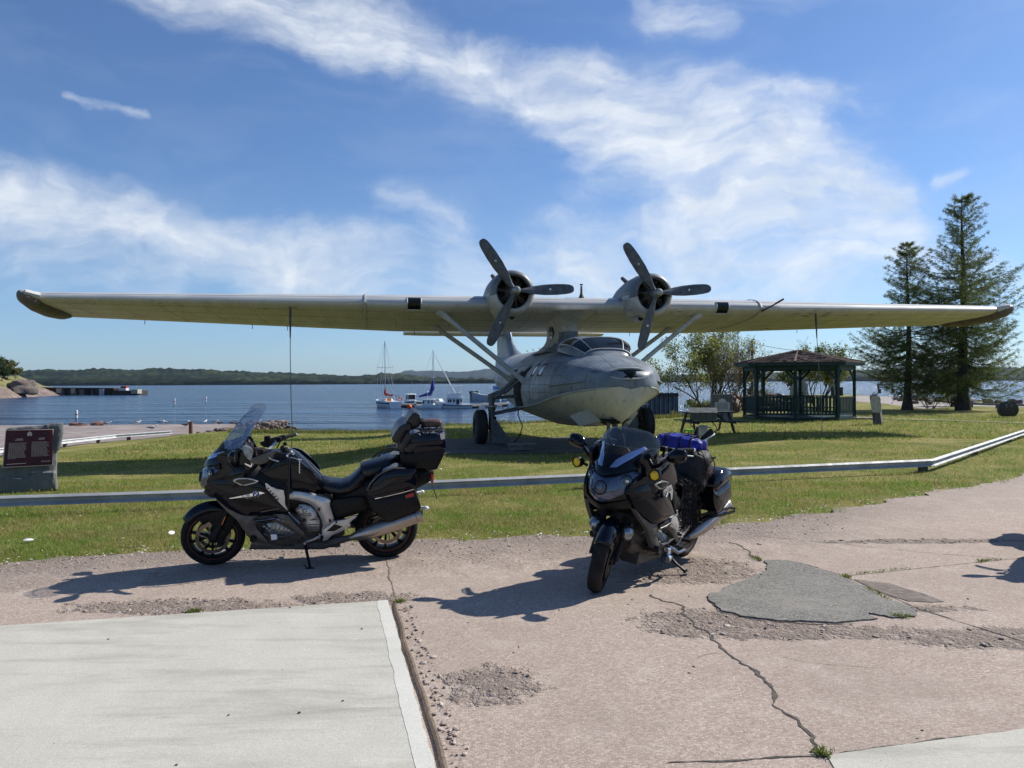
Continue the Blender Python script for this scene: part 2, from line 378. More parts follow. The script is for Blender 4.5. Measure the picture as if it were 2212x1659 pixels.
pr = np.radians(0)
def inpoly(x, y, P):
    ins = np.zeros(x.shape, bool)
    for i in range(len(P)):
        x0, y0 = P[i]; x1, y1 = P[(i+1) % len(P)]
        ins ^= ((y0 > y) != (y1 > y)) & (x < (x1-x0)*(y-y0)/((y1-y0) or 1e-9)+x0)
    return ins
pp = [tuple(G(*q)[:2]) for q in [(1835, 866), (1900, 871), (2000, 884), (2060, 879), (2100, 878), (2250, 881), (2400, 880), (2400, 873), (2250, 871), (2120, 871), (2060, 869), (2000, 863), (1930, 855), (1835, 855)]]
drape('footpath', inpoly(cen[:, 0], cen[:, 1], pp) & (cen[:, 2] > -.6), 'path', .012)
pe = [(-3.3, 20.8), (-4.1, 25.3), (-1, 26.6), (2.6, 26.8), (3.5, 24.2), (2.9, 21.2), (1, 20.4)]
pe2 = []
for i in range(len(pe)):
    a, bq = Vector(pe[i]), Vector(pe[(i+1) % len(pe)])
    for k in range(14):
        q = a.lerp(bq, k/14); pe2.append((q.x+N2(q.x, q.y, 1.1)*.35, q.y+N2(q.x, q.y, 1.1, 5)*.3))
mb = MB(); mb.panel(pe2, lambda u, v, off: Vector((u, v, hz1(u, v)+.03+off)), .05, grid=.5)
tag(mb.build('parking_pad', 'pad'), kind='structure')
def plank_path(pts, wd, name, mt):
    mb = MB(); pts = [Vector((p[0], p[1])) for p in pts]; n = 24; L = []
    for i in range(n+1):
        f = i/n*(len(pts)-1); k = min(int(f), len(pts)-2); L.append(pts[k].lerp(pts[k+1], f-k))
    r0 = [(p.x, p.y-wd/2, hz1(p.x, p.y)+.045) for p in L]; r1 = [(p.x, p.y+wd/2, hz1(p.x, p.y)+.045) for p in L]
    mb.loft([r0, r1], caps=False, closed=False); tag(mb.build(name, mt), kind='structure')
plank_path([tuple(G(*q)[:2]) for q in [(1880, 903), (1940, 907), (2040, 909.5), (2140, 913), (2300, 918)]], .45, 'gravel_path', 'path')
# --- water
m = bpy.data.materials.new('water'); m.use_nodes = True; MATS['water'] = m; t = NT(m.node_tree)
b = t.n('ShaderNodeBsdfPrincipled'); o = t.n('ShaderNodeOutputMaterial'); t.t.links.new(b.outputs[0], o.inputs[0])
P_ = t.n('ShaderNodeNewGeometry').outputs['Position']
b.inputs['Roughness'].default_value = .16; b.inputs['IOR'].default_value = 1.33; b.inputs['Specular IOR Level'].default_value = .36
wv = t.noise(t.scale(P_, (.9, 1.5, 1)), 1.1, 5, .62, .3); wv2 = t.noise(t.scale(P_, (.35, 1, 1)), .30, 4, .6)
lane = t.noise(t.scale(P_, (.012, .09, 1)), 1.0, 4, .6)
t.put(b.inputs['Base Color'], t.mix(t.map(lane, .35, .7), (.014, .052, .135), (.036, .092, .19)))
sepw = t.n('ShaderNodeSeparateXYZ'); t.put(sepw.inputs[0], P_)
wv3 = t.noise(t.scale(P_, (.03, .14, 1)), 1.0, 5, .65)
hh = t.m('ADD', t.m('ADD', t.m('MULTIPLY', wv, .5), t.m('MULTIPLY', wv2, 1.4)), t.m('MULTIPLY', wv3, 7.0))
calm = t.map(lane, .60, .70, 1, .35)
bn = t.n('ShaderNodeBump'); t.put(bn.inputs['Height'], hh); bn.inputs['Distance'].default_value = 2.2; t.put(bn.inputs['Strength'], t.m('MULTIPLY', calm, .8)); t.put(b.inputs['Normal'], bn.outputs[0])
mb = MB(); mb.add([(-12000, -200, WZ), (12000, -200, WZ), (12000, 12000, WZ), (-12000, 12000, WZ)], [(0, 1, 2, 3)])
tag(mb.build('water', 'water', sm=False), kind='structure')
# --- far hills
def forest_mat(name, a, b_, c, sc):
    m = bpy.data.materials.new(name); m.use_nodes = True; MATS[name] = m; t = NT(m.node_tree)
    b = t.n('ShaderNodeBsdfPrincipled'); o = t.n('ShaderNodeOutputMaterial'); t.t.links.new(b.outputs[0], o.inputs[0])
    P_ = t.n('ShaderNodeNewGeometry').outputs['Position']
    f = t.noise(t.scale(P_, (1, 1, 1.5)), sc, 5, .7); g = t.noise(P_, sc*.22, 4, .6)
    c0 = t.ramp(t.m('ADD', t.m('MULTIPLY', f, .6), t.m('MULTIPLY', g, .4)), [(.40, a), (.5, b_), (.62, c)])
    t.put(b.inputs['Base Color'], c0); b.inputs['Roughness'].default_value = 1; b.inputs['Specular IOR Level'].default_value = .1
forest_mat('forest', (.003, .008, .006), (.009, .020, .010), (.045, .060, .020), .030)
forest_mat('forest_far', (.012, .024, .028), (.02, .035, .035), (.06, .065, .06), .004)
def ridge(name, prof, dist, depth, mt, tree, rows=16, step=1.6):
    px = np.arange(prof[0][0], prof[-1][0], step); ty = np.interp(px, [p[0] for p in prof], [p[1] for p in prof])
    V = []
    for j in range(rows):
        f = j/(rows-1); dd = dist+depth*f
        hgt = math.sin(min(1, f*1.15)*math.pi/2)**.8
        for i, x in enumerate(px):
            rtop = D(x, ty[i], dist+depth*.87); X, Yq = (x-CX)/F*dd, dd
            base = WZ
            zt = rtop.z-tree*.5
            nz = (mn.noise(Vector((X/tree*.55, Yq/tree*.15, j)))*.9+mn.noise(Vector((X/tree*.14, j*.4, 7)))*1.2)*tree*.75
            z = base+(zt-base)*hgt+(nz if j > 0 else 0)+(tree*.9 if 0 < j else 0)*(1-hgt)
            if j == 0: z = base-2
            if j == 1: z = base+tree*.75+nz*.6
            if j == rows-1: z -= (zt-base)*.3
            V.append((X, dist+1 if j == 1 else Yq, z))
    n = len(px); id_ = np.arange(rows*n).reshape(rows, n)
    q = np.stack([id_[:-1, :-1].ravel(), id_[:-1, 1:].ravel(), id_[1:, 1:].ravel(), id_[1:, :-1].ravel()], 1)
    return npmesh(name, V, q, mt, kind='structure', smooth=True)
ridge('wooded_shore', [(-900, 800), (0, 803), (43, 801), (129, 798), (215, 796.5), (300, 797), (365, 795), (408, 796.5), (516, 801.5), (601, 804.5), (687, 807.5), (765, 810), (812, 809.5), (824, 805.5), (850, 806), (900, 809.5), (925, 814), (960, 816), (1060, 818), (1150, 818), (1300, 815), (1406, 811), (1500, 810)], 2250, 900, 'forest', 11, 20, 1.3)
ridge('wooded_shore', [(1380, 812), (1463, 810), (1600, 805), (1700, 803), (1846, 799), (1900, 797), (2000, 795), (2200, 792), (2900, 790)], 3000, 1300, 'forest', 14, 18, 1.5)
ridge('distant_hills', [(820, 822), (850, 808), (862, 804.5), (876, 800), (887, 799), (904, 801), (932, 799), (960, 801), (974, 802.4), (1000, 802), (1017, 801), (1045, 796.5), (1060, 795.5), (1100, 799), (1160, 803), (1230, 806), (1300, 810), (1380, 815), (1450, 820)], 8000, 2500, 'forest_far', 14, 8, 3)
# --- road, slab, patches
def jag(pts, amp, seg, sc=3.0, closed=True):
    out = []; n = len(pts)
    for i in range(n if closed else n-1):
        a, c = Vector(pts[i]).to_2d(), Vector(pts[(i+1) % n]).to_2d(); L = (c-a).length; k = max(1, int(L/seg)); nn = Vector((-(c-a).y, (c-a).x)).normalized()
        for j in range(k):
            q = a.lerp(c, j/k); out.append(tuple(q+nn*(N2(q.x, q.y, sc)*amp+N2(q.x, q.y, sc*4, 9)*amp*.5)))
    if not closed: out.append(tuple(Vector(pts[-1]).to_2d()))
    return out
def flat(name, pts, z, mt, thick=.0, grid=.6):
    mb = MB(); mb.panel(pts, lambda u, v, off: Vector((u, v, z+off)), max(thick, .003), grid=grid); return tag(mb.build(name, mt, sm=False), kind='structure')
# chipseal material
m = bpy.data.materials.new('chipseal'); m.use_nodes = True; MATS['chipseal'] = m; t = NT(m.node_tree)
b = t.n('ShaderNodeBsdfPrincipled'); o = t.n('ShaderNodeOutputMaterial'); t.t.links.new(b.outputs[0], o.inputs[0])
P_ = t.n('ShaderNodeNewGeometry').outputs['Position']
vc = t.n('ShaderNodeTexVoronoi'); t.put(vc.inputs['Vector'], P_); vc.inputs['Scale'].default_value = 88
sc_ = t.n('ShaderNodeSeparateColor'); t.put(sc_.inputs[0], vc.outputs['Color'])
stone = t.ramp(sc_.outputs[0], [(.0, (.12, .09, .075)), (.25, (.25, .195, .162)), (.6, (.36, .29, .245)), (.88, (.54, .455, .39)), (1, (.68, .60, .52))])
base = t.mix(t.map(t.noise(P_, 200, 3, .6), .35, .65), (.325, .258, .208), (.415, .335, .272))
cc = t.mix(.42, base, stone)
big = t.noise(P_, .7, 6, .65); cc = t.mix(t.map(big, .44, .62, 0, .38), cc, (.27, .215, .18))
cc = t.mix(t.map(t.noise(P_, 3.0, 5, .7), .5, .72, 0, .28), cc, (.54, .47, .41))
cc = t.mix(t.map(t.noise(P_, 14, 5, .8), .66, .78, 0, .22), cc, (.18, .14, .12))
# muddy, broken verge near the grass and round the patch
sy = t.n('ShaderNodeSeparateXYZ'); t.put(sy.inputs[0], P_)
fc = t.n('ShaderNodeFloatCurve'); t.put(fc.inputs['Value'], t.map(sy.outputs[0], -12, 20, 0, 1)); cu = fc.mapping.curves[0]
ep = [p for p in EDGE if -12 <= p[0] <= 18]
cu.points[0].location = (0, ep[0][1]/30); cu.points[1].location = (1, 22/30)
for p in ep[1:-1]: cu.points.new((p[0]+12)/32, p[1]/30)
fc.mapping.update()
de = t.m('SUBTRACT', t.m('MULTIPLY', fc.outputs[0], 30), sy.outputs[1])
mudn = t.noise(P_, 2.2, 5, .65)
mud = t.m('MULTIPLY', t.map(t.m('ADD', de, t.m('MULTIPLY', t.m('SUBTRACT', mudn, .5), 2.6)), 1.6, .1), t.map(sy.outputs[0], 6, 3, .25, 1))
def blob(cx, cy, rx, ry):
    dx = t.m('DIVIDE', t.m('SUBTRACT', sy.outputs[0], cx), rx); dy = t.m('DIVIDE', t.m('SUBTRACT', sy.outputs[1], cy), ry)
    return t.map(t.m('ADD', t.m('SQRT', t.m('ADD', t.m('MULTIPLY', dx, dx), t.m('MULTIPLY', dy, dy))), t.m('MULTIPLY', t.m('SUBTRACT', t.noise(P_, 5.5, 5, .7), .5), 1.9)), 1.1, .75)
BL = [(1.7, 5.75, .75, .28), (1.95, 5.45, .9, .16), (3.4, 5.3, .8, .22), (4.0, 4.9, .6, .18), (1.55, 7.3, .75, .5), (-.12, 4.55, .28, .28), (-2.6, 6.15, .9, .22), (-1.3, 6.35, .5, .2), (2.6, 6.0, 1.0, .12), (4.5, 8.5, 1.2, .12)]
rub = None
for q in BL:
    v_ = blob(*q); rub = v_ if rub is None else t.m('MAXIMUM', rub, v_)
brk = t.m('MAXIMUM', t.m('MULTIPLY', mud, .8), t.m('MULTIPLY', rub, t.map(t.noise(P_, 7, 5, .7), .38, .54, .15, 1)))
dirt = t.ramp(t.noise(P_, 30, 6, .8), [(.34, (.12, .093, .077)), (.5, (.26, .205, .168)), (.62, (.44, .365, .305))])
cc = t.mix(t.m('MULTIPLY', brk, .62), cc, dirt)
t.put(b.inputs['Base Color'], cc); b.inputs['Roughness'].default_value = .93; b.inputs['Specular IOR Level'].default_value = .25
h1 = t.m('MULTIPLY', vc.outputs['Distance'], -.5); h2 = t.m('MULTIPLY', t.m('MULTIPLY', t.noise(P_, 24, 6, .7), brk), 22.0)
t.put(b.inputs['Normal'], t.bump(t.m('ADD', t.m('ADD', h1, h2), t.m('MULTIPLY', t.noise(P_, 5, 4, .6), .5)), .7, .006))
edge_pts = jag([(-14, 7.15)]+[p for p in EDGE if -14 < p[0] < 18]+[(18, 22)], .20, .06, 1.4, closed=False)
road_poly = edge_pts+[(26, 22), (26, -8), (-20, -8), (-20, 7)]
flat('road', road_poly, .004, 'chipseal', grid=1.2)
def agg_mat(name, a, b_, stops, vs, stain, sstops, streak=(1, 1, 1), bump=.5, amt=.5):
    m = bpy.data.materials.new(name); m.use_nodes = True; MATS[name] = m; t = NT(m.node_tree)
    b = t.n('ShaderNodeBsdfPrincipled'); o = t.n('ShaderNodeOutputMaterial'); t.t.links.new(b.outputs[0], o.inputs[0]); P_ = t.n('ShaderNodeNewGeometry').outputs['Position']
    vc = t.n('ShaderNodeTexVoronoi'); t.put(vc.inputs['Vector'], P_); vc.inputs['Scale'].default_value = vs; sc_ = t.n('ShaderNodeSeparateColor'); t.put(sc_.inputs[0], vc.outputs['Color'])
    cc = t.mix(t.map(t.noise(P_, 2.3, 6, .65), .35, .65), a, b_); cc = t.mix(amt, cc, t.ramp(sc_.outputs[0], stops))
    sv = t.n('ShaderNodeMapping'); t.put(sv.inputs[0], P_); sv.inputs['Rotation'].default_value = (0, 0, R_(-12)); sv.inputs['Scale'].default_value = streak
    n_ = t.noise(sv.outputs[0], 1.6, 7, .68, .3); cc = t.mix(t.map(n_, sstops[0], sstops[1], 0, sstops[2]), cc, stain)
    n4 = t.noise(sv.outputs[0], 5.5, 6, .75); cc = t.mix(t.map(n4, .64, .74, 0, .5), cc, tuple(x*.55 for x in a)); cc = t.mix(t.map(n4, .40, .30, 0, .35), cc, tuple(min(1, x*1.25) for x in b_))
    t.put(b.inputs['Base Color'], cc); b.inputs['Roughness'].default_value = .93; b.inputs['Specular IOR Level'].default_value = .25
    t.put(b.inputs['Normal'], t.bump(t.m('ADD', t.m('MULTIPLY', vc.outputs['Distance'], -.5), t.m('MULTIPLY', t.noise(P_, 40, 5, .7), 1.2)), bump, .006)); return m
agg_mat('concrete', (.42, .40, .335), (.49, .47, .40), [(0, (.36, .35, .31)), (.5, (.48, .47, .42)), (1, (.60, .59, .54))], 150, (.30, .28, .235), (.50, .68, .75), (.35, 2.2, 1), .3, .35)
agg_mat('concrete_edge', (.50, .485, .425), (.57, .555, .50), [(0, (.48, .47, .42)), (1, (.68, .67, .62))], 150, (.44, .43, .38), (.54, .7, .6), (1, 1, 1), .3, .3)
agg_mat('asphalt', (.145, .137, .118), (.19, .18, .157), [(0, (.07, .068, .06)), (.5, (.19, .185, .165)), (.85, (.30, .29, .26)), (1, (.45, .43, .39))], 95, (.26, .24, .21), (.50, .66, .8), (1, 1.4, 1), .8, .55)
mat('tar', (.045, .038, .032), .9, c2=(.10, .085, .07), sc=30)
mat('mortar', (.20, .165, .14), .95, c2=(.12, .10, .085), sc=12)
mat('wood_strip', (.20, .15, .11), .9, c2=(.11, .08, .06), sc=20, stretch=(8, 1, 1), bump=.004, bs=40)
c0 = G(838, 1305).to_2d(); cl = G(0, 1361).to_2d(); cr = G(936, 1659).to_2d(); e1 = (cl-c0).normalized(); e2 = (cr-c0).normalized()
ed = 0.085
sl = [c0+e1*ed, c0+e1*12, c0+e1*12+e2*7, c0+e1*ed+e2*7]
flat('concrete_slab', [tuple(p) for p in sl], .032, 'concrete', .04)
mb = MB(); mb.panel(jag([tuple(c0+e1*(ed+.004)), tuple(c0+e1*(ed+.004)+e2*7), tuple(c0+e2*7), tuple(c0+e2*3.2), tuple(c0+e2*2.2+e1*.0), tuple(c0+e2*.9), tuple(c0)], .012, .05, 6), lambda u, v, off: Vector((u, v, .034+off)), .035, grid=.2, bulge=.004, edge=.02)
tag(mb.build('slab_edging', 'concrete_edge'), kind='structure')
mb = MB(); pts = [c0-e1*.045+e2*s_ for s_ in np.linspace(.05, 6, 40)]
mb.tube([(p.x+N2(p.x, p.y, 2)*.03, p.y, .012) for p in pts], .018, 6, sq=.7); tag(mb.build('wooden_expansion_strip', 'wood_strip'), 'weathered wooden strip lying along the right edge of the concrete slab', 'wooden strip')
A2 = lambda L: [tuple(G(*p)[:2]) for p in L]
patch = A2([(1652, 1214), (1700, 1212), (1735, 1220), (1790, 1238), (1830, 1252), (1880, 1280), (1935, 1305), (1985, 1322), (1975, 1334), (1930, 1337), (1870, 1326), (1900, 1341), (1850, 1344), (1800, 1346), (1700, 1343), (1610, 1335), (1560, 1322), (1530, 1300), (1530, 1287), (1560, 1274), (1600, 1258), (1640, 1243), (1660, 1228)])
flat('asphalt_patch', jag(patch, .045, .03, 5), .016, 'asphalt', .014, grid=.3)
flat('asphalt_patch', jag(A2([(1845, 1253), (1920, 1262), (1990, 1283), (2040, 1302), (2010, 1303), (1960, 1300), (1890, 1277)]), .015, .06, 6), .0085, 'mortar', .004, grid=.3)
flat('concrete_slab', jag(A2([(1786, 1634), (2000, 1606), (2212, 1578), (2600, 1530), (2900, 1900), (1850, 1750)]), .01, .06, 5), .009, 'concrete', .005, grid=.4)
def crack(pts, wd, jit=.03, seg=.03, z=.0072, mt='tar', name='pavement_crack'):
    P = jag(pts, jit, seg, 4.0, closed=False); L, Rt = [], []
    for i, p in enumerate(P):
        a = Vector(P[max(0, i-1)]); c = Vector(P[min(len(P)-1, i+1)]); d = (c-a).normalized(); nn = Vector((-d.y, d.x)); w_ = wd*(.12+1.1*abs(N2(p[0], p[1], 6, 2))+.5*abs(N2(p[0], p[1], 25, 5)))*(.2 if i in (0, len(P)-1) else 1)
        q = Vector(p); L.append((*(q+nn*w_), z)); Rt.append((*(q-nn*w_), z))
    mb = MB(); mb.loft([L, Rt], caps=False, closed=False); return tag(mb.build(name, mt, sm=False, fix=False), kind='structure')
crack(A2([(1415, 1285), (1432, 1300), (1475, 1315), (1500, 1345), (1540, 1380), (1580, 1420), (1620, 1450), (1655, 1490), (1690, 1530), (1725, 1565), (1745, 1600), (1778, 1632)]), .017, .07)
crack(A2([(1700, 1212), (1760, 1225), (1830, 1248), (1900, 1280), (1990, 1318), (2212, 1388), (2400, 1450)]), .009, .015)
crack(A2([(1820, 1246), (1920, 1236), (2050, 1222), (2212, 1206), (2400, 1190)]), .008, .012, mt='mortar')
crack(A2([(1560, 1150), (1700, 1165), (1850, 1180), (2020, 1196), (2212, 1212)]), .006, .05, mt='mortar')
crack(A2([(1440, 1652), (1560, 1648), (1700, 1640), (1780, 1633), (1900, 1618), (2212, 1577), (2500, 1540)]), .011, .02)
crack(A2([(855, 1300), (845, 1262), (838, 1225), (834, 1195)]), .010, .02, mt='mortar')
crack(A2([(0, 1364), (200, 1350), (480, 1331), (840, 1303)]), .016, .02, mt='mortar')
crack(A2([(1530, 1300), (1560, 1325), (1640, 1342), (1760, 1351), (1850, 1349)]), .012, .015)
crack(A2([(1640, 1213), (1625, 1195), (1600, 1180), (1575, 1172)]), .02, .05)
crack(A2([(1680, 1420), (1740, 1432), (1800, 1436), (1900, 1446)]), .003, .03)
crack(A2([(1500, 1420), (1560, 1412)]), .003, .03)
# ============================================================ flying boat (local x forward, y to its left, z up, origin on the ground)
PX, PY, PT = 1.947, 23.198, .1837
GZ = -.17
AC = empty('flying_boat', (PX, PY, 0), -(math.pi/2-PT), 'grey twin-engine amphibious aircraft with long high wing standing on the lawn', 'aircraft')
mat('cream', (.60, .575, .52), .55, c2=(.50, .475, .42), sc=1.3, c3=(.27, .23, .18), sc3=5, f3=(.56, .72), stretch=(.5, 2, 1), bump=.002, bs=8, f2=(.35, .65), rv=.1)
mat('wing_under', (.55, .545, .52), .55, c2=(.46, .455, .43), sc=1.3, c3=(.27, .25, .22), sc3=5, f3=(.58, .74), stretch=(.5, 2, 1), bump=.002, bs=8, f2=(.35, .65))
mat('wing_top', (.50, .51, .50), .5, c2=(.40, .41, .42), sc=1.5, c3=(.26, .2, .16), sc3=6, f3=(.66, .8), rv=.1, stretch=(1, .4, 1))
mat('grey_mid', (.10, .115, .13), .45, c2=(.145, .16, .17), sc=2, rv=.1)
mat('grey_dark', (.125, .152, .178), .42, c2=(.19, .215, .235), sc=1.6, c3=(.085, .10, .115), sc3=4, f3=(.56, .66), f2=(.36, .62), bump=.002, bs=4, rv=.1)
mat('grey_light', (.36, .38, .38), .5, c2=(.26, .28, .285), sc=1.6, c3=(.15, .165, .175), sc3=2.5, f3=(.58, .66), bump=.002, bs=5, rv=.12, f2=(.35, .65))
mat('prop', (.060, .068, .080), .45, c2=(.10, .11, .12), sc=6, c3=(.30, .32, .33), sc3=4, f3=(.68, .74), rv=.12)
mat('hub_metal', (.36, .36, .34), .4, .6, c2=(.25, .25, .24), sc=8)
mat('engine_dark', (.035, .033, .03), .6, c2=(.09, .08, .07), sc=20)
mat('rust', (.10, .045, .03), .9, c2=(.17, .07, .04), sc=12)
mat('tyre', (.018, .018, .019), .75, c2=(.03, .03, .03), sc=10, bump=.003, bs=40)
mat('strut', (.48, .485, .47), .5, c2=(.38, .38, .37), sc=4, rv=.1)
mat('void', (.006, .007, .008), .9)
mat('glass_dark', (.008, .012, .013), .10, spec=.45)
mat('gear', (.16, .165, .17), .5, .2, c2=(.10, .10, .10), sc=12)
mat('seam', (.07, .068, .06), .8)
mat('tipfloat', (.13, .115, .10), .6, c2=(.085, .072, .062), sc=2.5, c3=(.36, .15, .09), sc3=1.6, f3=(.62, .70))
mat('alu', (.52, .53, .53), .32, .85, c2=(.42, .43, .43), sc=6)
ST = [  # x zk zc yc zm ym zs ys zt
 (4.90, 1.60, 1.66, .26, 1.80, .28, 1.90, .22, 1.95), (4.82, 1.22, 1.645, .50, 1.82, .48, 1.97, .40, 2.04), (4.58, .90, 1.62, .73, 1.84, .71, 2.05, .58, 2.16), (4.1, .72, 1.57, .98, 1.86, .97, 2.14, .80, 2.31),
 (3.5, .69, 1.49, 1.25, 1.86, 1.28, 2.25, .96, 2.47), (2.8, .62, 1.38, 1.40, 1.85, 1.44, 2.34, 1.06, 2.61), (1.8, .54, 1.24, 1.47, 1.8, 1.52, 2.4, 1.12, 2.76), (.9, .49, 1.14, 1.49, 1.75, 1.55, 2.42, 1.12, 2.84), (0, .46, 1.07, 1.49, 1.7, 1.56, 2.42, 1.12, 2.88),
 (-1.2, .42, 1.0, 1.47, 1.7, 1.55, 2.42, 1.12, 2.92), (-2.5, .40, .96, 1.43, 1.7, 1.53, 2.42, 1.1, 2.93), (-2.62, .60, .98, 1.40, 1.7, 1.52, 2.42, 1.1, 2.93), (-5, .85, 1.15, 1.25, 1.8, 1.44, 2.42, 1.05, 2.93),
 (-7.5, 1.15, 1.4, 1.0, 1.9, 1.32, 2.45, 1.0, 2.93), (-9.5, 1.55, 1.72, .7, 2.15, .98, 2.55, .75, 2.96), (-12, 2.1, 2.2, .35, 2.5, .52, 2.78, .4, 3.06), (-14.3, 2.6, 2.62, .08, 2.8, .12, 2.95, .1, 3.14)]
def stat(x):
    xs = [s[0] for s in ST][::-1]; return [float(np.interp(x, xs, [s[k] for s in ST][::-1])) for k in range(9)]
def half(s, nb=5, nt=14):
    x, zk, zc, yc, zm, ym, zs, ys, zt = s; out = []
    for i in range(nb): f = i/nb; out.append((yc*f, zk+(zc-zk)*(.92*f+.08*f**3)))
    P = [Vector((yc, zc)), Vector((ym, zm)), Vector((ys, zs)), Vector((0, zt))]
    ext = [Vector((yc*.9, zc-.25))]+P+[Vector((-ys, zs))]
    for i in range(1, 4):
        p0, p1, p2, p3 = ext[i-1], ext[i], ext[i+1], ext[i+2]
        k = nt//3+(1 if i == 3 else 0)
        for j in range(k):
            t = j/k; q = .5*((2*p1)+(p2-p0)*t+(2*p0-5*p1+4*p2-p3)*t*t+(3*p1-p0-3*p2+p3)*t**3); out.append((q.x, q.y))
    out.append((0, zt)); return out
def hull_y(x, z):
    "half breadth of the hull at station x, height z"
    h = half(stat(x)); h = h[4:]; zs = [p[1] for p in h]; ys = [p[0] for p in h]; return float(np.interp(z, zs, ys))
xs_ = [4.90, 4.82, 4.70, 4.58, 4.35, 4.1, 3.8, 3.5, 3.2, 2.8, 2.3, 1.8, 1.35, .9, .45, 0, -.6, -1.2, -1.8, -2.5, -2.62, -3.5, -5, -6.2, -7.5, -8.5, -9.5, -10.7, -12, -13, -14.3]
rings = []
for x in xs_:
    h = half(stat(x)); L = [(x, y, z) for y, z in h]; Rg = [(x, -y, z) for y, z in h[1:-1]][::-1]; rings.append(L+Rg)
mb = MB(); mb.loft(rings)
nring = len(rings[0])
for fi, f in enumerate(mb.f):
    c = [sum(mb.v[i][k] for i in f)/len(f) for k in range(3)]; k0 = f[0] % nring
    s = stat(c[0]); low = c[2] < s[2]+(abs(c[1])/max(s[3], .05)-1)*.0-.0 and min(mb.v[i][2] for i in f) < s[2]-.02
    mb.mi[fi] = 0 if low else (1 if c[0] > .15 else 2)
hull = mb.build('hull', ['cream', 'grey_dark', 'grey_light'], AC, ang=40)
# patches: darker grey on the deck aft, lighter round doors; canopy
def side(sgn, dx=0.0):
    return lambda u, v, off: Vector((u, sgn*(hull_y(u, v)+off+dx), v))
def on_hull(name, outline, m_, proud=.006, par=None, sgn=-1, grid=.12, thick=.02, jit=0):
    mb = MB(); mb.panel(outline, side(sgn, proud), thick, grid=grid); return mb.build(name, m_, par or hull, ang=60)
on_hull('paint_patch', jag([(.45, 1.3), (.35, 1.9), (.5, 2.3), (.1, 2.75), (-.5, 2.8), (-.4, 2.2), (-.15, 1.7), (-.2, 1.2)], .05, .15), 'grey_light', .004)
on_hull('paint_patch', jag([(1.0, 1.25), (1.7, 1.4), (1.6, 1.75), (1.25, 2.3), (.6, 2.6), (.55, 2.0), (.6, 1.4)], .06, .15), 'grey_light', .003)
on_hull('paint_patch', jag([(-4, 2.0), (-6, 1.8), (-8, 2.0), (-8.5, 2.6), (-6, 2.75), (-4, 2.7)], .1, .2), 'grey_dark', .004, grid=.25)
on_hull('wheel_well', [(-.75, 1.05), (-.75, 1.72), (-.35, 2.25), (-.62, 2.3), (-1.25, 2.1), (-2.05, 1.6), (-2.05, .99)], 'void', .010)  # near-black panel on the skin, painting the shade inside the well
on_hull('wheel_well', [(-.75, 1.05), (-.75, 1.72), (-.35, 2.25), (-.62, 2.3), (-1.25, 2.1), (-2.05, 1.6), (-2.05, .99)], 'void', .010, sgn=1)
mat('win_grey', (.22, .25, .27), .15, spec=.8)
for (x0, x1, z0, z1) in [(1.22, 1.62, 1.98, 2.3), (.35, .62, 1.98, 2.32), (-2.6, -2.9, 1.98, 2.2), (-3.3, -3.6, 1.98, 2.2)]:
    w_ = on_hull('window', [(x0, z0), (x1, z0), (x1+.02, (z0+z1)/2), (x1, z1), (x0, z1)], 'win_grey', .012, par=AC, grid=.09)
    mb = MB(); P = [Vector((x, -(hull_y(x, z)+.016), z)) for x, z in [(x0, z0), (x1, z0), (x1, z1), (x0, z1), (x0, z0)]]
    mb.tube(P, .018, 4, caps=False); mb.build('window_frame', 'seam', w_)
# seams and rubbing strip
mb = MB()
for x in (4.2, 3.75, 3.3, 2.75, 2.2, 1.6, 1.05, .5, -.2, -2.4, -3.2, -3.9, -4.6, -5.3, -6.0):
    for sg in (-1, 1):
        zz = np.linspace(stat(x)[2]+.04, stat(x)[8]-.08, 14); mb.tube([(x+.0, sg*(hull_y(x, z)+.001), z) for z in zz], .004, 4)
for z in (1.5, 1.72, 1.95, 2.3):
    mb.tube([(x, -(hull_y(x, z)+.001), z) for x in np.linspace(-6.5, 3.6, 30)], .005, 4)
mb.tube([(x, -.32, stat(x)[8]-.035) for x in np.linspace(2.9, 4.5, 8)], .006, 4); mb.tube([(x, .32, stat(x)[8]-.035) for x in np.linspace(2.9, 4.5, 8)], .006, 4)
mb.build('panel_seams', 'seam', hull)
for sg in (-1, 1):
    mb = MB(); mb.tube([(x, sg*(hull_y(x, z)+.03), z) for x, z in zip(np.linspace(2.6, 4.2, 12), np.linspace(1.68, 1.80, 12))], [.004]+[.032]*10+[.004], 6); mb.build('rubbing_strake', 'grey_dark', AC)
mb = MB(); mb.tube([(x, -(hull_y(x, stat(x)[2]+.0)+.004), stat(x)[2]) for x in np.linspace(4.78, -2.4, 40)], .022, 6); mb.tube([(x, (hull_y(x, stat(x)[2]+.0)+.004), stat(x)[2]) for x in np.linspace(4.78, -2.4, 40)], .022, 6); mb.build('chine_rail', 'grey_light', hull)
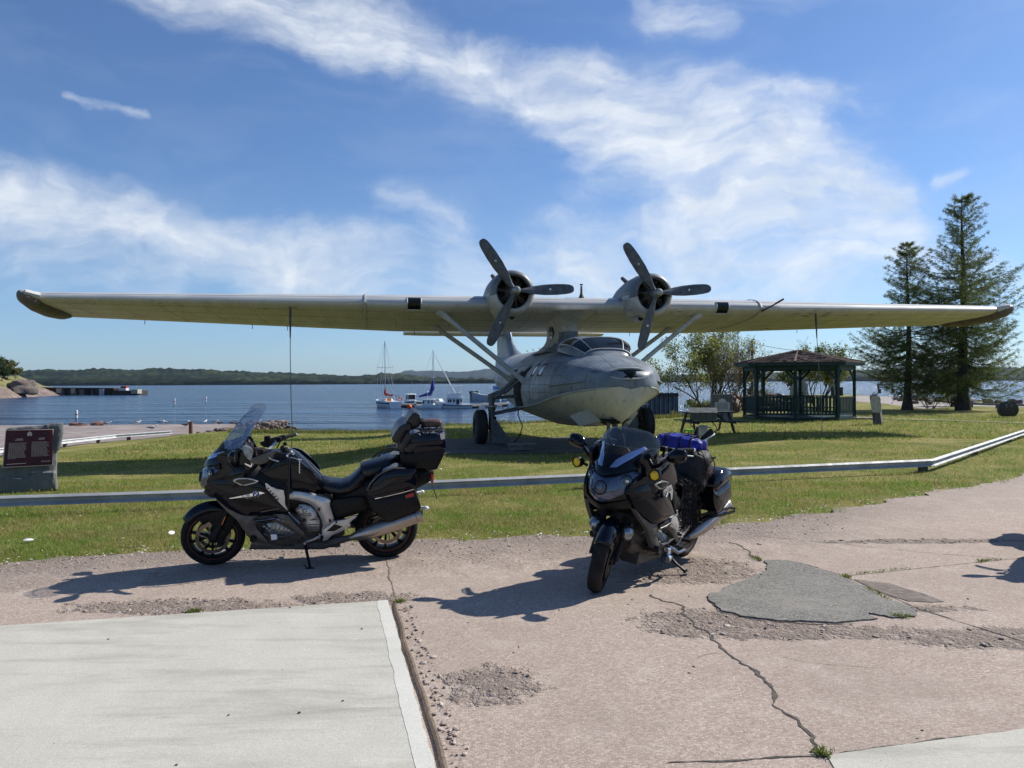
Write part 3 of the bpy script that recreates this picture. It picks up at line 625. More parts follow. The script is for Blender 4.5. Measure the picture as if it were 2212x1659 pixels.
# bow turret recess with sight bracket
mb = MB(); mb.panel([(-.36, 2.02), (-.44, 2.10), (-.42, 2.17), (-.2, 2.215), (.2, 2.215), (.42, 2.17), (.44, 2.10), (.36, 2.02)], lambda u, v, off: Vector((4.945-1.1*u*u-.9*max(0, v-2.02)**1.2+off, u, v-.145)), .10, grid=.06)
tw = mb.build('bow_window', 'glass_dark', AC)
mb = MB(); mb.tube([(4.80, -.46, 1.90), (4.87, -.3, 1.86), (4.96, 0, 1.845), (4.87, .3, 1.86), (4.80, .46, 1.90)], .025, 6); mb.tube([(4.66, -.44, 2.03), (4.76, -.25, 2.09), (4.80, 0, 2.10), (4.76, .25, 2.09), (4.66, .44, 2.03)], .03, 6); mb.build('window_frame', 'grey_light', tw)
mb = MB(); mb.box((4.96, 0, 1.985), (.05, .10, .05)); mb.box((4.97, 0, 1.935), (.06, .05, .12)); mb.box((4.93, 0, 2.055), (.06, .16, .03)); mb.build('bracket', 'void', AC)
# canopy
CN = [(3.30, .46, -.04), (3.08, .62, .10), (2.80, .76, .24), (2.5, .85, .335), (2.1, .90, .335), (1.6, .92, .27), (1.1, .86, .18), (.6, .74, .09), (.1, .56, .02), (-.4, .36, -.04)]
def cring(x, w_, h, g=0.0):
    zb = stat(x)[8]-.16; out = []
    for i in range(17):
        a = math.pi*i/16; out.append((x+g*.3, -(w_+g)*math.copysign(abs(math.cos(a))**.7, math.cos(a)), zb+(h+.14+g)*math.sin(a)**.75))
    return out
mb = MB(); mb.loft([cring(*c) for c in CN], closed=False, caps=False); cr_ = mb.build('canopy', 'grey_dark', AC, ang=50)
def glz(i0, i1, a0, a1, name='windshield'):
    mb = MB(); rr = [cring(*c, g=.012)[a0:a1+1] for c in CN[i0:i1+1]]; mb.loft(rr, closed=False, caps=False); return mb.build(name, 'glass_dark', cr_, ang=60)
glz(1, 3, 2, 7); glz(1, 3, 9, 14); glz(1, 3, 7, 9); glz(3, 6, 2, 5, 'side_window'); glz(3, 6, 11, 14, 'side_window')
glz(6, 7, 3, 5, 'side_window'); glz(6, 7, 11, 13, 'side_window')
mb = MB()
for c in (CN[1], CN[3], CN[5], CN[6]): mb.tube(cring(*c, g=.018)[1:16], .020, 5)
for a in (2, 5, 11, 14): mb.tube([cring(*c, g=.018)[a] for c in CN[1:(4 if a in (7, 9) else 8)]], .018, 5)
mb.build('canopy_frame', 'grey_light', cr_)
# pylon
def sel(x, z, a, b_, n=28, e=2.2):
    return [(x+a*math.copysign(abs(math.cos(t))**(2/e), math.cos(t)), b_*math.copysign(abs(math.sin(t))**(2/e), math.sin(t)), z) for t in [2*math.pi*k/n for k in range(n)]]
mb = MB(); mb.loft([sel(-1.6, 2.70, 2.3, .85), sel(-1.65, 2.84, 1.85, .66), sel(-1.7, 2.98, 1.5, .50), sel(-1.75, 3.15, 1.30, .41), sel(-1.75, 3.35, 1.26, .385), sel(-1.72, 3.52, 1.30, .40), sel(-1.7, 3.66, 1.45, .47), sel(-1.6, 3.8, 1.75, .64), sel(-1.6, 3.92, 2.1, .88)], caps=False)
for fi, f in enumerate(mb.f):
    c = [sum(mb.v[i][k] for i in f)/len(f) for k in range(3)]; mb.mi[fi] = 1 if (c[2] < 3.45-.25*abs(c[0]+.2) and c[0] > -.9) else 0
py = mb.build('pylon', ['strut', 'grey_dark'], AC, ang=60)
mb = MB(); mb.panel([(-1.5, 3.2), (-1.15, 3.15), (-1.05, 3.35), (-1.15, 3.55), (-1.5, 3.55), (-1.62, 3.38)], lambda u, v, off: Vector((u-.25, -(.415+off), v)), .03, grid=.1); mb.build('window', 'glass_dark', py)
mb = MB(); mb.panel(jag([(-.4, 2.95), (.1, 2.95), (-.2, 3.15), (-.7, 3.2), (-.9, 3.05)], .05, .06, 8), lambda u, v, off: Vector((u, -(.40+.5*max(0, 3.12-v)+off), v)), .02, grid=.06)
# wing
def af(t, th):
    return th*5*(.2969*math.sqrt(t)-.1260*t-.3516*t*t+.2843*t**3-.1036*t**4)
def wingsec(y):
    a = abs(y); s_ = float(np.interp(a, [0, 5.2, 15.3], [0, 0, 1])); ch = lerp(4.4, 3.0, s_); x0 = lerp(0, -.35, s_); z0 = lerp(4.10, 4.17, s_); zte = lerp(3.56, 3.87, s_); th = lerp(.155, .125, s_)
    dx, dz = -ch, zte-z0; L = math.hypot(dx, dz); ux, uz = dx/L, dz/L; nx_, nz_ = uz, -ux
    T = [0, .006, .02, .05, .1, .18, .3, .45, .62, .8, .93, 1]
    up = [(x0+ux*L*t+nx_*(af(t, th)*1.15+.02*math.sin(math.pi*t))*L, z0+uz*L*t+nz_*(af(t, th)*1.15+.02*math.sin(math.pi*t))*L) for t in T]
    lo = [(x0+ux*L*t-nx_*(af(t, th)*.85-.02*math.sin(math.pi*t))*L, z0+uz*L*t-nz_*(af(t, th)*.85-.02*math.sin(math.pi*t))*L) for t in T]
    return [(x, y, z) for x, z in up]+[(x, y, z) for x, z in lo[1:-1][::-1]], up, lo
ys_ = list(np.linspace(-15.3, 15.3, 62))
mb = MB(); mb.loft([wingsec(y)[0] for y in ys_]); nw = len(wingsec(0)[0])
for fi, f in enumerate(mb.f):
    ks = [i % nw for i in f]; mb.mi[fi] = 0 if (len(f) > 4 or max(ks) <= 11) and not (max(ks)-min(ks) > 11) else 1
WMB = mb
def wlow(y, t, off=.0):
    _, up, lo = wingsec(y); T = [0, .006, .02, .05, .1, .18, .3, .45, .62, .8, .93, 1]
    return Vector((np.interp(t, T, [p[0] for p in lo]), y, np.interp(t, T, [p[1] for p in lo])-off))
def wup(y, t, off=0.0):
    _, up, lo = wingsec(y); T = [0, .006, .02, .05, .1, .18, .3, .45, .62, .8, .93, 1]
    return Vector((np.interp(t, T, [p[0] for p in up])+(off if t < .01 else 0), y, np.interp(t, T, [p[1] for p in up])+off))
for y in (-13.6, -11.5, -8.6, -2.6, .2, 1.1, 3.3, 7.6, 8.2, 8.9, 10.4):
    for k in range(6):
        p = wlow(y+random.uniform(-.5, .5), random.uniform(.03, .14) if k < 4 else random.uniform(.7, .95), .002); r = random.uniform(.015, .05); WMB.ell(p, (r, r*random.uniform(.8, 3), .005), n=7, m=4, mi=2)
wing = WMB.build('wing', ['wing_top', 'wing_under', 'rust'], AC, ang=40)
mb = MB()
for y in [-14.2, -13, -11.8, -10.6, -9.4, -7.4, -5.3, -3.6, -1.2, 1.2, 3.6, 5.3, 7.4, 9.4, 10.6, 11.8, 13, 14.2]:
    mb.tube([wlow(y+(t-.5)*.25, t) for t in (.05, .12, .2, .35, .5, .65, .8)], .005, 4)
for t in (.09, .3, .62, .78):
    mb.tube([wlow(y, t) for y in np.linspace(-14.8, 14.8, 40)], .004, 4)
mb.tube([wup(y, .03) for y in np.linspace(-14.8, 14.8, 40)], .006, 4)
mb.build('panel_seams', 'seam', wing)
for y in (-13.1, -9.9, -8.8, -4.6, -3.7, 3.2, 5.1, 9.6):
    mb = MB(); mb.tube([wlow(y, .99), wlow(y, .99, .13)], .010, 4); mb.build('static_wick', 'void', wing)
for y in (-6.25, 6.05):
    mb = MB(); P = [wup(y, t, .03) for t in (.3, .15, .08, .03, .012)]+[wup(y, 0)+Vector((.04, 0, 0))]+[wlow(y, t, .03) for t in (.012, .04, .1, .3, .6, .9)]
    mb.tube(P, .035, 6, sq=.4); mb.build('wing_band', 'wing_top', AC)
for y in (-4.85, 4.75):
    mb = MB(); L = [[wup(yy, t, .008)+Vector((.004, 0, 0)) for t in (.02, .006, 0)]+[wlow(yy, t, .008) for t in (.006, .02, .045)] for yy in (y-.2, y+.2)]
    mb.loft(L, closed=False, caps=False); g_ = mb.build('landing_light', 'glass_dark', AC)
    mb = MB(); P = L[0]+L[1][::-1]; mb.tube(P+[P[0]], .016, 4, caps=False); mb.build('light_frame', 'wing_top', g_)
# tip floats folded up to form the wing tips
for sg in (-1, 1):
    mb = MB(); rr = []
    for x, w_, ht, zc_ in [(-.02, .03, .04, 4.20), (-.08, .17, .13, 4.19), (-.30, .27, .20, 4.16), (-.9, .33, .25, 4.09), (-1.8, .34, .25, 4.01), (-2.6, .29, .20, 3.96), (-3.1, .18, .12, 3.94), (-3.4, .04, .04, 3.93)]:
        rr.append([(x, sg*(15.20+w_*(.95 if math.cos(a) > 0 else .9)*math.copysign(abs(math.cos(a))**.8, math.cos(a))+ht*.2*math.sin(a)), zc_+ht*(math.sin(a) if math.sin(a) > 0 else 1.15*math.sin(a))) for a in [2*math.pi*k/18 for k in range(18)]])
    mb.loft(rr)
    for fi, f in enumerate(mb.f):
        c = [sum(mb.v[i][k] for i in f)/len(f) for k in range(3)]; mb.mi[fi] = 0 if c[2] > 4.22+.06*(c[0]+.9) else 1
    tf = mb.build('tip_float', ['wing_top', 'tipfloat'], AC, ang=50)
    mb = MB(); mb.tube([wup(sg*14.9, .0)+Vector((.05, 0, .02)), (-.02, sg*15.15, 4.26)], [.10, .06], 8); mb.build('float_lug', 'wing_top', tf)
# struts
for sg in (-1, 1):
    for (a, b_) in [((-.5, sg*1.5, 1.80), (-.35, sg*4.05, 3.86)), ((-2.6, sg*1.46, 1.80), (-2.65, sg*4.1, 3.66))]:
        mb = MB(); a = Vector(a); b_ = Vector(b_); d = b_-a
        mb.tube([a-d*.03, a+d*.03, a+d*.1, a+d*.9, a+d*.97, b_+d*.03], [.13, .10, .072, .072, .11, .15], 10, sq=1.0); mb.build('wing_strut', 'strut', AC)
# nacelles + engines + propellers
for sg in (-1, 1):
    ey_ = sg*2.095; EZ = 4.354
    M0 = Matrix.Translation((0, ey_, EZ)) @ Matrix.Rotation(R_(90), 4, 'Y')
    mb = MB(); mb.lathe([(.06, -3.1), (.26, -2.6), (.46, -1.9), (.60, -1.1), (.655, -.4), (.665, .1)], 36, M=M0)
    def two(mb, zz=4.30):
        for fi, f in enumerate(mb.f):
            c = [sum(mb.v[i][k] for i in f)/len(f) for k in range(3)]; mb.mi[fi] = 0 if c[2] > zz+.05*math.sin(c[0]*5) else 1
    mb.v = [(x, y, z-(.18*max(0, -.3-x)/2.5 if x < -.3 else 0)) for x, y, z in mb.v]
    two(mb); nac = mb.build('engine_nacelle', ['grey_mid', 'strut'], AC, ang=60)
    mb = MB(); mb.lathe([(.665, .05), (.672, .35), (.66, .65), (.625, .85), (.57, .955), (.515, .975), (.475, .94), (.462, .86), (.50, .7), (.55, .4)], 40, M=M0); two(mb); mb.build('cowling', ['grey_mid', 'strut'], nac, ang=60)
    mb = MB()
    for a in np.linspace(0, 2*math.pi, 15)[:-1]: mb.tube([M0 @ Vector((.655*math.cos(a), .655*math.sin(a), .06)), M0 @ Vector((.674*math.cos(a), .674*math.sin(a), .2)), M0 @ Vector((.665*math.cos(a), .665*math.sin(a), .62))], .005, 4)
    mb.lathe([(.676, .36), (.676, .372)], 40, M=M0); mb.build('cowling_seams', 'seam', nac)
    mb = MB(); mb.lathe([(0, .28), (.56, .28)], 24, M=M0); mb.build('firewall', 'void', nac)
    mb = MB()
    for k in range(14):
        a = 2*math.pi*k/14; dx = .42 if k % 2 else .62; c, s_ = math.cos(a), math.sin(a)
        mb.tube([M0 @ Vector((.17*c, .17*s_, dx)), M0 @ Vector((.47*c, .47*s_, dx))], .062, 8)
        for q in range(5): mb.tube([M0 @ Vector(((.24+.045*q)*c, (.24+.045*q)*s_, dx)), M0 @ Vector(((.252+.045*q)*c, (.252+.045*q)*s_, dx))], .088, 10)
        for d_ in (-.1, .1): mb.tube([M0 @ Vector((.16*math.cos(a+d_), .16*math.sin(a+d_), .80)), M0 @ Vector((.44*math.cos(a+d_*.4), .44*math.sin(a+d_*.4), dx+.07))], .010, 5)
    mb.lathe([(.0, .98), (.10, .97), (.15, .9), (.22, .82), (.24, .6), (.2, .4)], 24, M=M0)
    mb.build('engine', 'engine_dark', nac)
    mb = MB()
    for k in range(9):
        a = 2*math.pi*k/9+.3; mb.tube([M0 @ Vector((.2*math.cos(a), .2*math.sin(a), .86)), M0 @ Vector((.44*math.cos(a), .44*math.sin(a), .74))], .008, 4)
    mb.build('push_rods', 'hub_metal', nac)
    pr_ = empty('propeller', (0, 0, 0)); pr_.parent = AC
    mb = MB(); mb.lathe([(.13, 1.02), (.145, 1.12), (.13, 1.2), (.125, 1.3), (.115, 1.40), (.08, 1.465), (.03, 1.49), (0, 1.492)], 24, M=M0); mb.lathe([(.02, 1.5), (.02, 1.46)], 8, M=M0); mb.build('hub', 'hub_metal', pr_)
    for ang in ((124, 3, -116) if sg < 0 else (123.5, 6, -107)):
        a = R_(ang); rad = Vector((0, math.cos(a), math.sin(a))); tan = Vector((0, -math.sin(a), math.cos(a))); ax = Vector((1, 0, 0)); C = Vector((1.17, ey_, EZ)); rr = []
        for r, w_, th, tw_ in [(.10, .12, .12, 20), (.22, .12, .12, 22), (.34, .18, .09, 26), (.55, .27, .06, 22), (.85, .325, .045, 16), (1.2, .33, .032, 12), (1.46, .30, .024, 10), (1.60, .26, .018, 9), (1.68, .19, .014, 8), (1.715, .09, .01, 8)]:
            t_ = R_(tw_); u = tan*math.cos(t_)-ax*math.sin(t_); v_ = tan*math.sin(t_)+ax*math.cos(t_)
            rr.append([C+rad*r+u*(w_/2*math.cos(q))+v_*(th/2*math.sin(q)) for q in [2*math.pi*k/16 for k in range(16)]])
        mb = MB(); mb.loft(rr); bl = mb.build('blade', 'prop', pr_, ang=50)
        mb = MB(); c = C+rad*1.0+ax*.035; mb.ell(c, (.018, .035, .035), n=12, m=6); mb.build('blade_marking', 'wing_top', bl)
    mb = MB(); mb.tube([(-.7, ey_-.25, EZ+.55), (-1.0, ey_-.3, EZ+.72)], [.07, .06], 8); mb.build('exhaust_stub', 'engine_dark', nac)
    for dy in (-.18, .06):
        mb = MB(); mb.tube([(-.1, ey_+dy, EZ-.66), (.28, ey_+dy, EZ-.66), (.34, ey_+dy, EZ-.66)], [.10, .115, .10], 12); sc_o = mb.build('air_scoop', 'wing_top', nac)
        mb = MB(); mb.tube([(.335, ey_+dy, EZ-.66), (.345, ey_+dy, EZ-.66)], .085, 12); mb.build('scoop_opening', 'void', nac)
# antennas
mb = MB(); p = wup(.30, .1); mb.tube([p, p+Vector((0, 0, .12)), p+Vector((0, 0, .36))], [.09, .04, .03], 8); mb.tube([p+Vector((0, 0, .38)), p+Vector((0, 0, .42))], .05, 8); mb.build('antenna_mast', 'engine_dark', AC)
p = wlow(6.1, .02); mb = MB(); mb.tube([p, p+Vector((1.0, -.02, .16))], [.035, .02], 8); mb.tube([p+Vector((.9, -.02, .15)), p+Vector((1.35, -.02, .24))], [.03, .03], 8); mb.tube([p+Vector((0, .1, .02)), p+Vector((.6, -.02, .10))], .015, 6); mb.build('pitot_tube', 'rust', AC)
# tail
mb = MB()
def finsec(z, xl, xt, th): return [(xl+(xt-xl)*t, s_*af(t, th/(xl-xt)*1.0)*(xl-xt)*1.0, z) for s_, T in ((1, [0, .01, .05, .15, .3, .5, .75, 1]), (-1, [.75, .5, .3, .15, .05, .01])) for t in T]
mb.loft([finsec(2.75, -7.6, -14.4, .7), finsec(2.95, -8.8, -14.5, .6), finsec(3.2, -9.9, -14.55, .45), finsec(3.6, -10.7, -14.6, .36), finsec(4.2, -11.2, -14.6, .30), finsec(5.2, -11.8, -14.5, .24), finsec(5.8, -12.3, -14.2, .18), finsec(6.0, -12.9, -13.8, .1)])
for fi, f in enumerate(mb.f):
    c = [sum(mb.v[i][k] for i in f)/len(f) for k in range(3)]; mb.mi[fi] = 0 if c[0] > -12.1 else 1
mb.build('tail_fin', ['grey_dark', 'grey_light'], AC, ang=50)
mb = MB(); rr = []
for y in np.linspace(-4.6, 4.6, 15):
    k = math.sqrt(max(0, 1-(abs(y)/4.75)**4)); xl = -11.7-.4*(1-k); xt = -13.8+.5*(1-k)
    rr.append([(xl+(xt-xl)*t, y, 4.02+s_*af(t, .11)*(xl-xt)*1.1) for s_, T in ((1, [0, .01, .05, .15, .3, .5, .75, 1]), (-1, [.75, .5, .3, .15, .05, .01])) for t in T])
mb.loft(rr); mb.build('tailplane', 'cream', AC, ang=50)
# main gear
def wheel_obj(par, c, r, w_, hubr, spoked=False, name='wheel'):
    wo_ = empty(name, (0, 0, 0)); wo_.parent = par; M1 = Matrix.Translation(c) @ Matrix.Rotation(R_(90), 4, 'X')
    prof = []
    for k in range(25):
        a = 2*math.pi*k/24; prof.append((r-(r-hubr)/2+(r-hubr)/2*math.copysign(abs(math.cos(a))**.75, math.cos(a)), w_/2*math.copysign(abs(math.sin(a))**.75, math.sin(a))))
    mb = MB(); mb.lathe(prof, 44, M=M1)
    for k in range(5):
        z_ = (k-2)*w_*.14; mb.lathe([(r-.012, z_-.006), (r+.004, z_-.004), (r+.004, z_+.004), (r-.012, z_+.006)], 44, M=M1)
    mb.build('tyre', 'tyre', wo_, ang=50)
    mb = MB(); mb.lathe([(hubr+.02, -w_*.30), (hubr-.02, -w_*.36), (hubr-.05, -w_*.24), (hubr*.45, -w_*.2), (hubr*.35, -w_*.34), (0, -w_*.34)], 24, M=M1); mb.lathe([(hubr+.02, w_*.30), (hubr-.02, w_*.36), (hubr-.05, w_*.24), (hubr*.45, w_*.2), (hubr*.35, w_*.34), (0, w_*.34)], 24, M=M1)
    for k in range(8):
        a = 2*math.pi*k/8
        for s_ in (-1, 1): mb.tube([M1 @ Vector((hubr*.3*math.cos(a), hubr*.3*math.sin(a), s_*w_*.28)), M1 @ Vector((hubr*.95*math.cos(a), hubr*.95*math.sin(a), s_*w_*.28))], .018, 5)
    mb.build('rim', 'gear', wo_); return wo_
for sg in (-1, 1):
    wc = Vector((-1.5, sg*2.72, GZ+.55)); wheel_obj(AC, wc, .55, .38, .22)
    mb = MB(); tp = Vector((-1.5, sg*2.36, 1.36)); mb.tube([(-1.5, sg*2.36, GZ+.45), (-1.5, sg*2.36, .95), tp], [.10, .10, .085], 12)
    mb.tube([(-1.5, sg*2.36, .9), (-1.5, sg*2.36, 1.05)], .13, 12); mb.tube([(-1.5, sg*2.36, 1.2), (-1.5, sg*2.36, 1.42)], .12, 12)
    mb.tube([(-1.5, sg*2.36, .38), (-1.5, sg*2.72, .38)], .07, 10); mb.build('gear_leg', 'gear', AC)
    mb = MB(); mb.tube([tp, (-1.45, sg*2.0, 1.5), (-1.2, sg*1.4, 2.12)], [.09, .085, .06], 8); mb.tube([(-1.2, sg*2.36, 1.3), (-1.1, sg*1.95, 1.5), (-.9, sg*1.45, 1.95)], .045, 8); mb.build('gear_strut', 'gear', AC)
    for z0, z1 in ((1.28, 1.36), (.78, .96)):
        mb = MB(); mb.tube([(-1.5, sg*2.33, z0), (-1.3, sg*1.4, z1)], .045, 8); mb.tube([(-1.75, sg*2.33, z0+.02), (-2.0, sg*1.4, z1)], .035, 8); mb.build('gear_arm', 'gear', AC)
    mb = MB(); mb.tube([(-1.5, sg*2.24, .7), (-1.42, sg*2.20, .25)], .03, 6); mb.tube([(-1.6, sg*2.26, .72), (-1.5, sg*2.2, .1), (-1.45, sg*2.1, -.02)], .02, 6); mb.build('brake_line', 'void', AC)
    mb = MB(); mb.panel([(-1.95, 1.02), (-1.1, 1.02), (-1.1, 1.06), (-1.95, 1.06)], lambda u, v, off: Vector((u, sg*(2.5+(v-1.02)*6+off), v)), .3, grid=.3); mb.build('gear_fairing', 'wing_top', AC)
    # timber prop / jack plate beside the wheel
    mb = MB(); mb.add([(-1.3, sg*2.42, GZ), (-1.3, sg*1.72, GZ), (-1.3, sg*2.24, .62), (-1.3, sg*2.42, .62), (-1.7, sg*2.42, GZ), (-1.7, sg*1.72, GZ), (-1.7, sg*2.24, .62), (-1.7, sg*2.42, .62)], [(0, 1, 2, 3), (4, 7, 6, 5), (0, 4, 5, 1), (1, 5, 6, 2), (2, 6, 7, 3), (3, 7, 4, 0)]); mb.build('support_stand', 'rust_dark' if 'rust_dark' in MATS else 'gear', AC, sm=False)
wheel_obj(AC, Vector((3.75, .0, GZ+.38)), .38, .26, .15)
mb = MB(); mb.tube([(3.75, -.2, .22), (3.75, -.2, .75)], .05, 8); mb.tube([(3.75, .2, .22), (3.75, .2, .75)], .05, 8); mb.tube([(3.75, -.22, .22), (3.75, .22, .22)], .04, 8); mb.tube([(3.7, 0, .6), (3.4, 0, 1.0)], .08, 8); mb.build('nose_gear_fork', 'gear', AC)
for sg, Pd in ((-1, [(3.42, -.63, 1.10), (3.46, -.30, .77), (3.36, -.83, .64), (3.3, -1.10, .91)]), (1, [(3.42, .63, 1.10), (3.46, .30, .77), (3.3, .50, .66), (3.2, .78, .95)])):
    mb = MB(); Pd = [Vector(q) for q in Pd]; n_ = Vector((.018, 0, .006))
    mb.add([p+n_ for p in Pd]+[p-n_ for p in Pd], [(0, 1, 2, 3), (7, 6, 5, 4), (0, 4, 5, 1), (1, 5, 6, 2), (2, 6, 7, 3), (3, 7, 4, 0)]); mb.build('nose_gear_door', 'grey_light', AC, sm=False)
mb = MB(); mb.panel([(3.0, -.3), (4.2, -.24), (4.2, .24), (3.0, .3)], lambda u, v, off: Vector((u, v, stat(u)[1]+abs(v)*.55-.025-off)), .02, grid=.15); mb.build('wheel_well', 'void', hull)  # dark panel under the keel, painting the well's inner shade
mb = MB(); p = Vector((-1.6, -1.45, 1.0)); mb.tube([p, p+Vector((0, -.05, -.25)), p+Vector((.1, .08, -.6)), p+Vector((0, .0, -.95)), p+Vector((.1, -.2, -1.12))], .018, 6); mb.build('hanging_hose', 'void', AC)
mb = MB()
for x in (-.2, -.9, -1.6, -2.6, -3.6): 
    y = -.75; z = stat(x)[8]-.10; mb.tube([(x, y, z), (x+.01, y-.03, z+.04), (x-.10, y-.03, z+.05)], .010, 5)
mb.build('handholds', 'void', AC)
# tie-downs
Mw = Matrix.Translation((PX, PY, 0)) @ Matrix.Rotation(-(math.pi/2-PT), 4, 'Z')
for (ly, px_, lab) in ((-8.35, 626, 'thin cable tying down the left wing behind the black touring motorcycle'), (8.1, 1774, 'thin cable tying down the right wing in front of the gazebo')):
    p = Mw @ wlow(ly, .05); g0 = Vector((p.x+(.02 if ly < 0 else .12), p.y-.2, hz1(p.x, p.y)))
    r_ = empty('tie_down_cable', g0, 0, lab, 'cable', 'cables tying the wings to the ground')
    loc = lambda q: Vector(q)-g0
    mb = MB(); mb.tube([loc(p), loc(p.lerp(g0, .3)+Vector((.0, 0, 0))), loc(p.lerp(g0, .62)+Vector((.03, 0, 0))), loc(p.lerp(g0, .8)+Vector((.07 if ly < 0 else .02, 0, 0))), loc(g0)], .011, 5); mb.build('cable', 'gear', r_)
    mb = MB(); mb.tube([loc(p)+Vector((0, 0, .10)), loc(p), loc(p.lerp(g0, .05)), loc(p.lerp(g0, .2))], [.014, .025, .036, .018], 6); mb.build('knotted_rope', 'engine_dark', r_)
    mb = MB(); mb.cyl((0, 0, -.1), (0, 0, .06), .02, n=6); mb.build('ground_anchor', 'gear', r_)
    mb = MB(); mb.tube([tuple(Vector((.0, math.cos(a)*.06, .12+math.sin(a)*.06))+loc(p)) for a in np.linspace(0, 6.28, 12)], .012, 5); mb.build('shackle', 'rust', r_)
# ============================================================ touring motorcycles (x forward from rear axle, y to rider's left, z up)
mat('paint_black', (.0025, .003, .005), .07, c2=(.004, .005, .009), sc=3, spec=.34, rv=.02)
mat('paint_navy', (.0025, .004, .011), .07, spec=.38)
mat('plastic', (.006, .006, .0065), .5, spec=.25, c2=(.011, .011, .012), sc=30, rv=.08)
mat('vinyl', (.006, .007, .010), .30, spec=.5, bump=.0008, bs=300)
mat('silver', (.56, .56, .55), .34, .6, c2=(.46, .46, .45), sc=7, rv=.06)
mat('dark_silver', (.105, .10, .095), .45, .5, c2=(.07, .07, .067), sc=9, rv=.08)
mat('muffler', (.40, .36, .32), .33, .9, c2=(.32, .28, .25), sc=5, rv=.08)
mat('chrome', (.75, .76, .78), .08, 1.0)
mat('chrome_blue', (.42, .48, .62), .14, 1.0)
mat('engine_alu', (.52, .52, .50), .40, .6, c2=(.34, .34, .33), sc=16, bump=.002, bs=40)
mat('rubber', (.009, .009, .010), .75, spec=.25, c2=(.018, .017, .016), sc=12)
mat('tread', (.020, .019, .018), .85, c2=(.045, .04, .035), sc=9)
mat('rim_black', (.006, .006, .007), .35, spec=.3)
mat('rim_red', (.10, .02, .018), .5)
mat('disc_steel', (.30, .25, .21), .35, .9, c2=(.2, .17, .15), sc=20)
mat('orange', (.75, .22, .01), .25, coat=.5)
mat('mirror_teal', (.30, .36, .37), .12, spec=.8, c2=(.12, .15, .16), sc=18)  # pale reflection of the mirror glass put into the base colour
mat('red_lens', (.28, .006, .008), .2, coat=.6)
mat('clear_lens', (.75, .8, .82), .1, coat=.5)
mat('yellow_lens', (.80, .55, .01), .2, coat=.3, c2=(.55, .36, .0), sc=50)
mat('white', (.8, .8, .8), .4)
mat('logo_blue', (.03, .12, .5), .3)
mat('screen', (.22, .32, .48), .04, alpha=.24, spec=1.0, coat=.5)
mat('smoke', (.05, .065, .075), .05, alpha=.55, spec=.9)
mat('headlight', (.02, .035, .07), .05, coat=.5, spec=.8, c2=(.06, .09, .15), sc=6)
mat('lamp_glass', (.10, .13, .17), .06, spec=.8, c2=(.03, .045, .07), sc=14)
mat('leather', (.085, .045, .032), .38, c2=(.05, .028, .022), sc=12, c3=(.20, .13, .07), sc3=7, f3=(.55, .75), bump=.001, bs=90)
mat('blue_fabric', (.008, .022, .34), .55, c2=(.005, .012, .20), sc=8, bump=.012, bs=16)
mat('black_fabric', (.012, .012, .013), .7, c2=(.028, .028, .03), sc=9, bump=.012, bs=14)
mat('fleece', (.012, .011, .012), .9, bump=.01, bs=60)
mat('neon', (.25, .60, .03), .6)
ZH = (40+0, 0)
def TB(a, b, y=0.0):
    "profile point in the first motorcycle's frame from the side photograph"
    d = ray((440+a/3.16)*.864, (1000+b/3.16)*.864); o = Vector((0, 0, H)); t = ((B1R-o).dot(B1y)+y)/d.dot(B1y); p = o+d*t-B1R
    return (p.dot(B1x), p.dot(B1z))
def bframe(R, Fp, lean):
    ex = (Fp-R); ex.z = 0; ex.normalize(); Z = Vector((0, 0, 1)); left = Z.cross(ex); ez = Z*math.cos(lean)+left*math.sin(lean); ey = ez.cross(ex); return ex, ey, ez
LEAN = .16
B1R = G(835, 1201); B1x, B1y, B1z = bframe(B1R, G(462, 1219), LEAN)
B2F = G(1291, 1277); B2R = G(1465, 1200); B2R = B2F+(B2R-B2F).normalized()*1.68; B2x, B2y, B2z = bframe(B2R, B2F, .095)
def mw_of(R, ex, ey, ez):
    M = Matrix(((ex.x, ey.x, ez.x, 0), (ex.y, ey.y, ez.y, 0), (ex.z, ey.z, ez.z, 0), (0, 0, 0, 1))); M.translation = R; return M
def outl(L, y): return [TB(a, b, y) for a, b in L]
def xs(y, z):
    dz = z-.84; return 1.772-2.9*abs(y)**1.95-(1.6*dz*dz if dz > 0 else 4.5*dz*dz)
def yoff(y0): return lambda u, v, off: Vector((u, y0+off, v))
def yneg(y0): return lambda u, v, off: Vector((u, -(y0+off), v))
def flare(y0, xn=1.78, xk=1.30, yn=.10):
    "side panel surface that narrows towards the nose"
    def yy(u, v):
        f = min(1, max(0, (u-xk)/(xn-xk))); return lerp(y0, yn, f**1.8)
    return (lambda u, v, off: Vector((u, yy(u, v)+off, v))), (lambda u, v, off: Vector((u, -(yy(u, v)+off), v)))
def sides(name, poly, y, m_, parent, thick=.03, bulge=.02, edge=.03, both=True, fl=None, smooth=1, grid=.03, label=None):
    r = []
    P = outl(poly, y)
    for k in ((0, 1) if both else (0,)):
        f = (fl[k] if fl else (yoff(y) if k == 0 else yneg(y)))
        mb = MB(); mb.panel(P, f, thick, bulge, edge, grid, smooth=smooth); o = mb.build(name, m_, parent, ang=50)
        if label: o['label'] = label
        r.append(o)
    return r
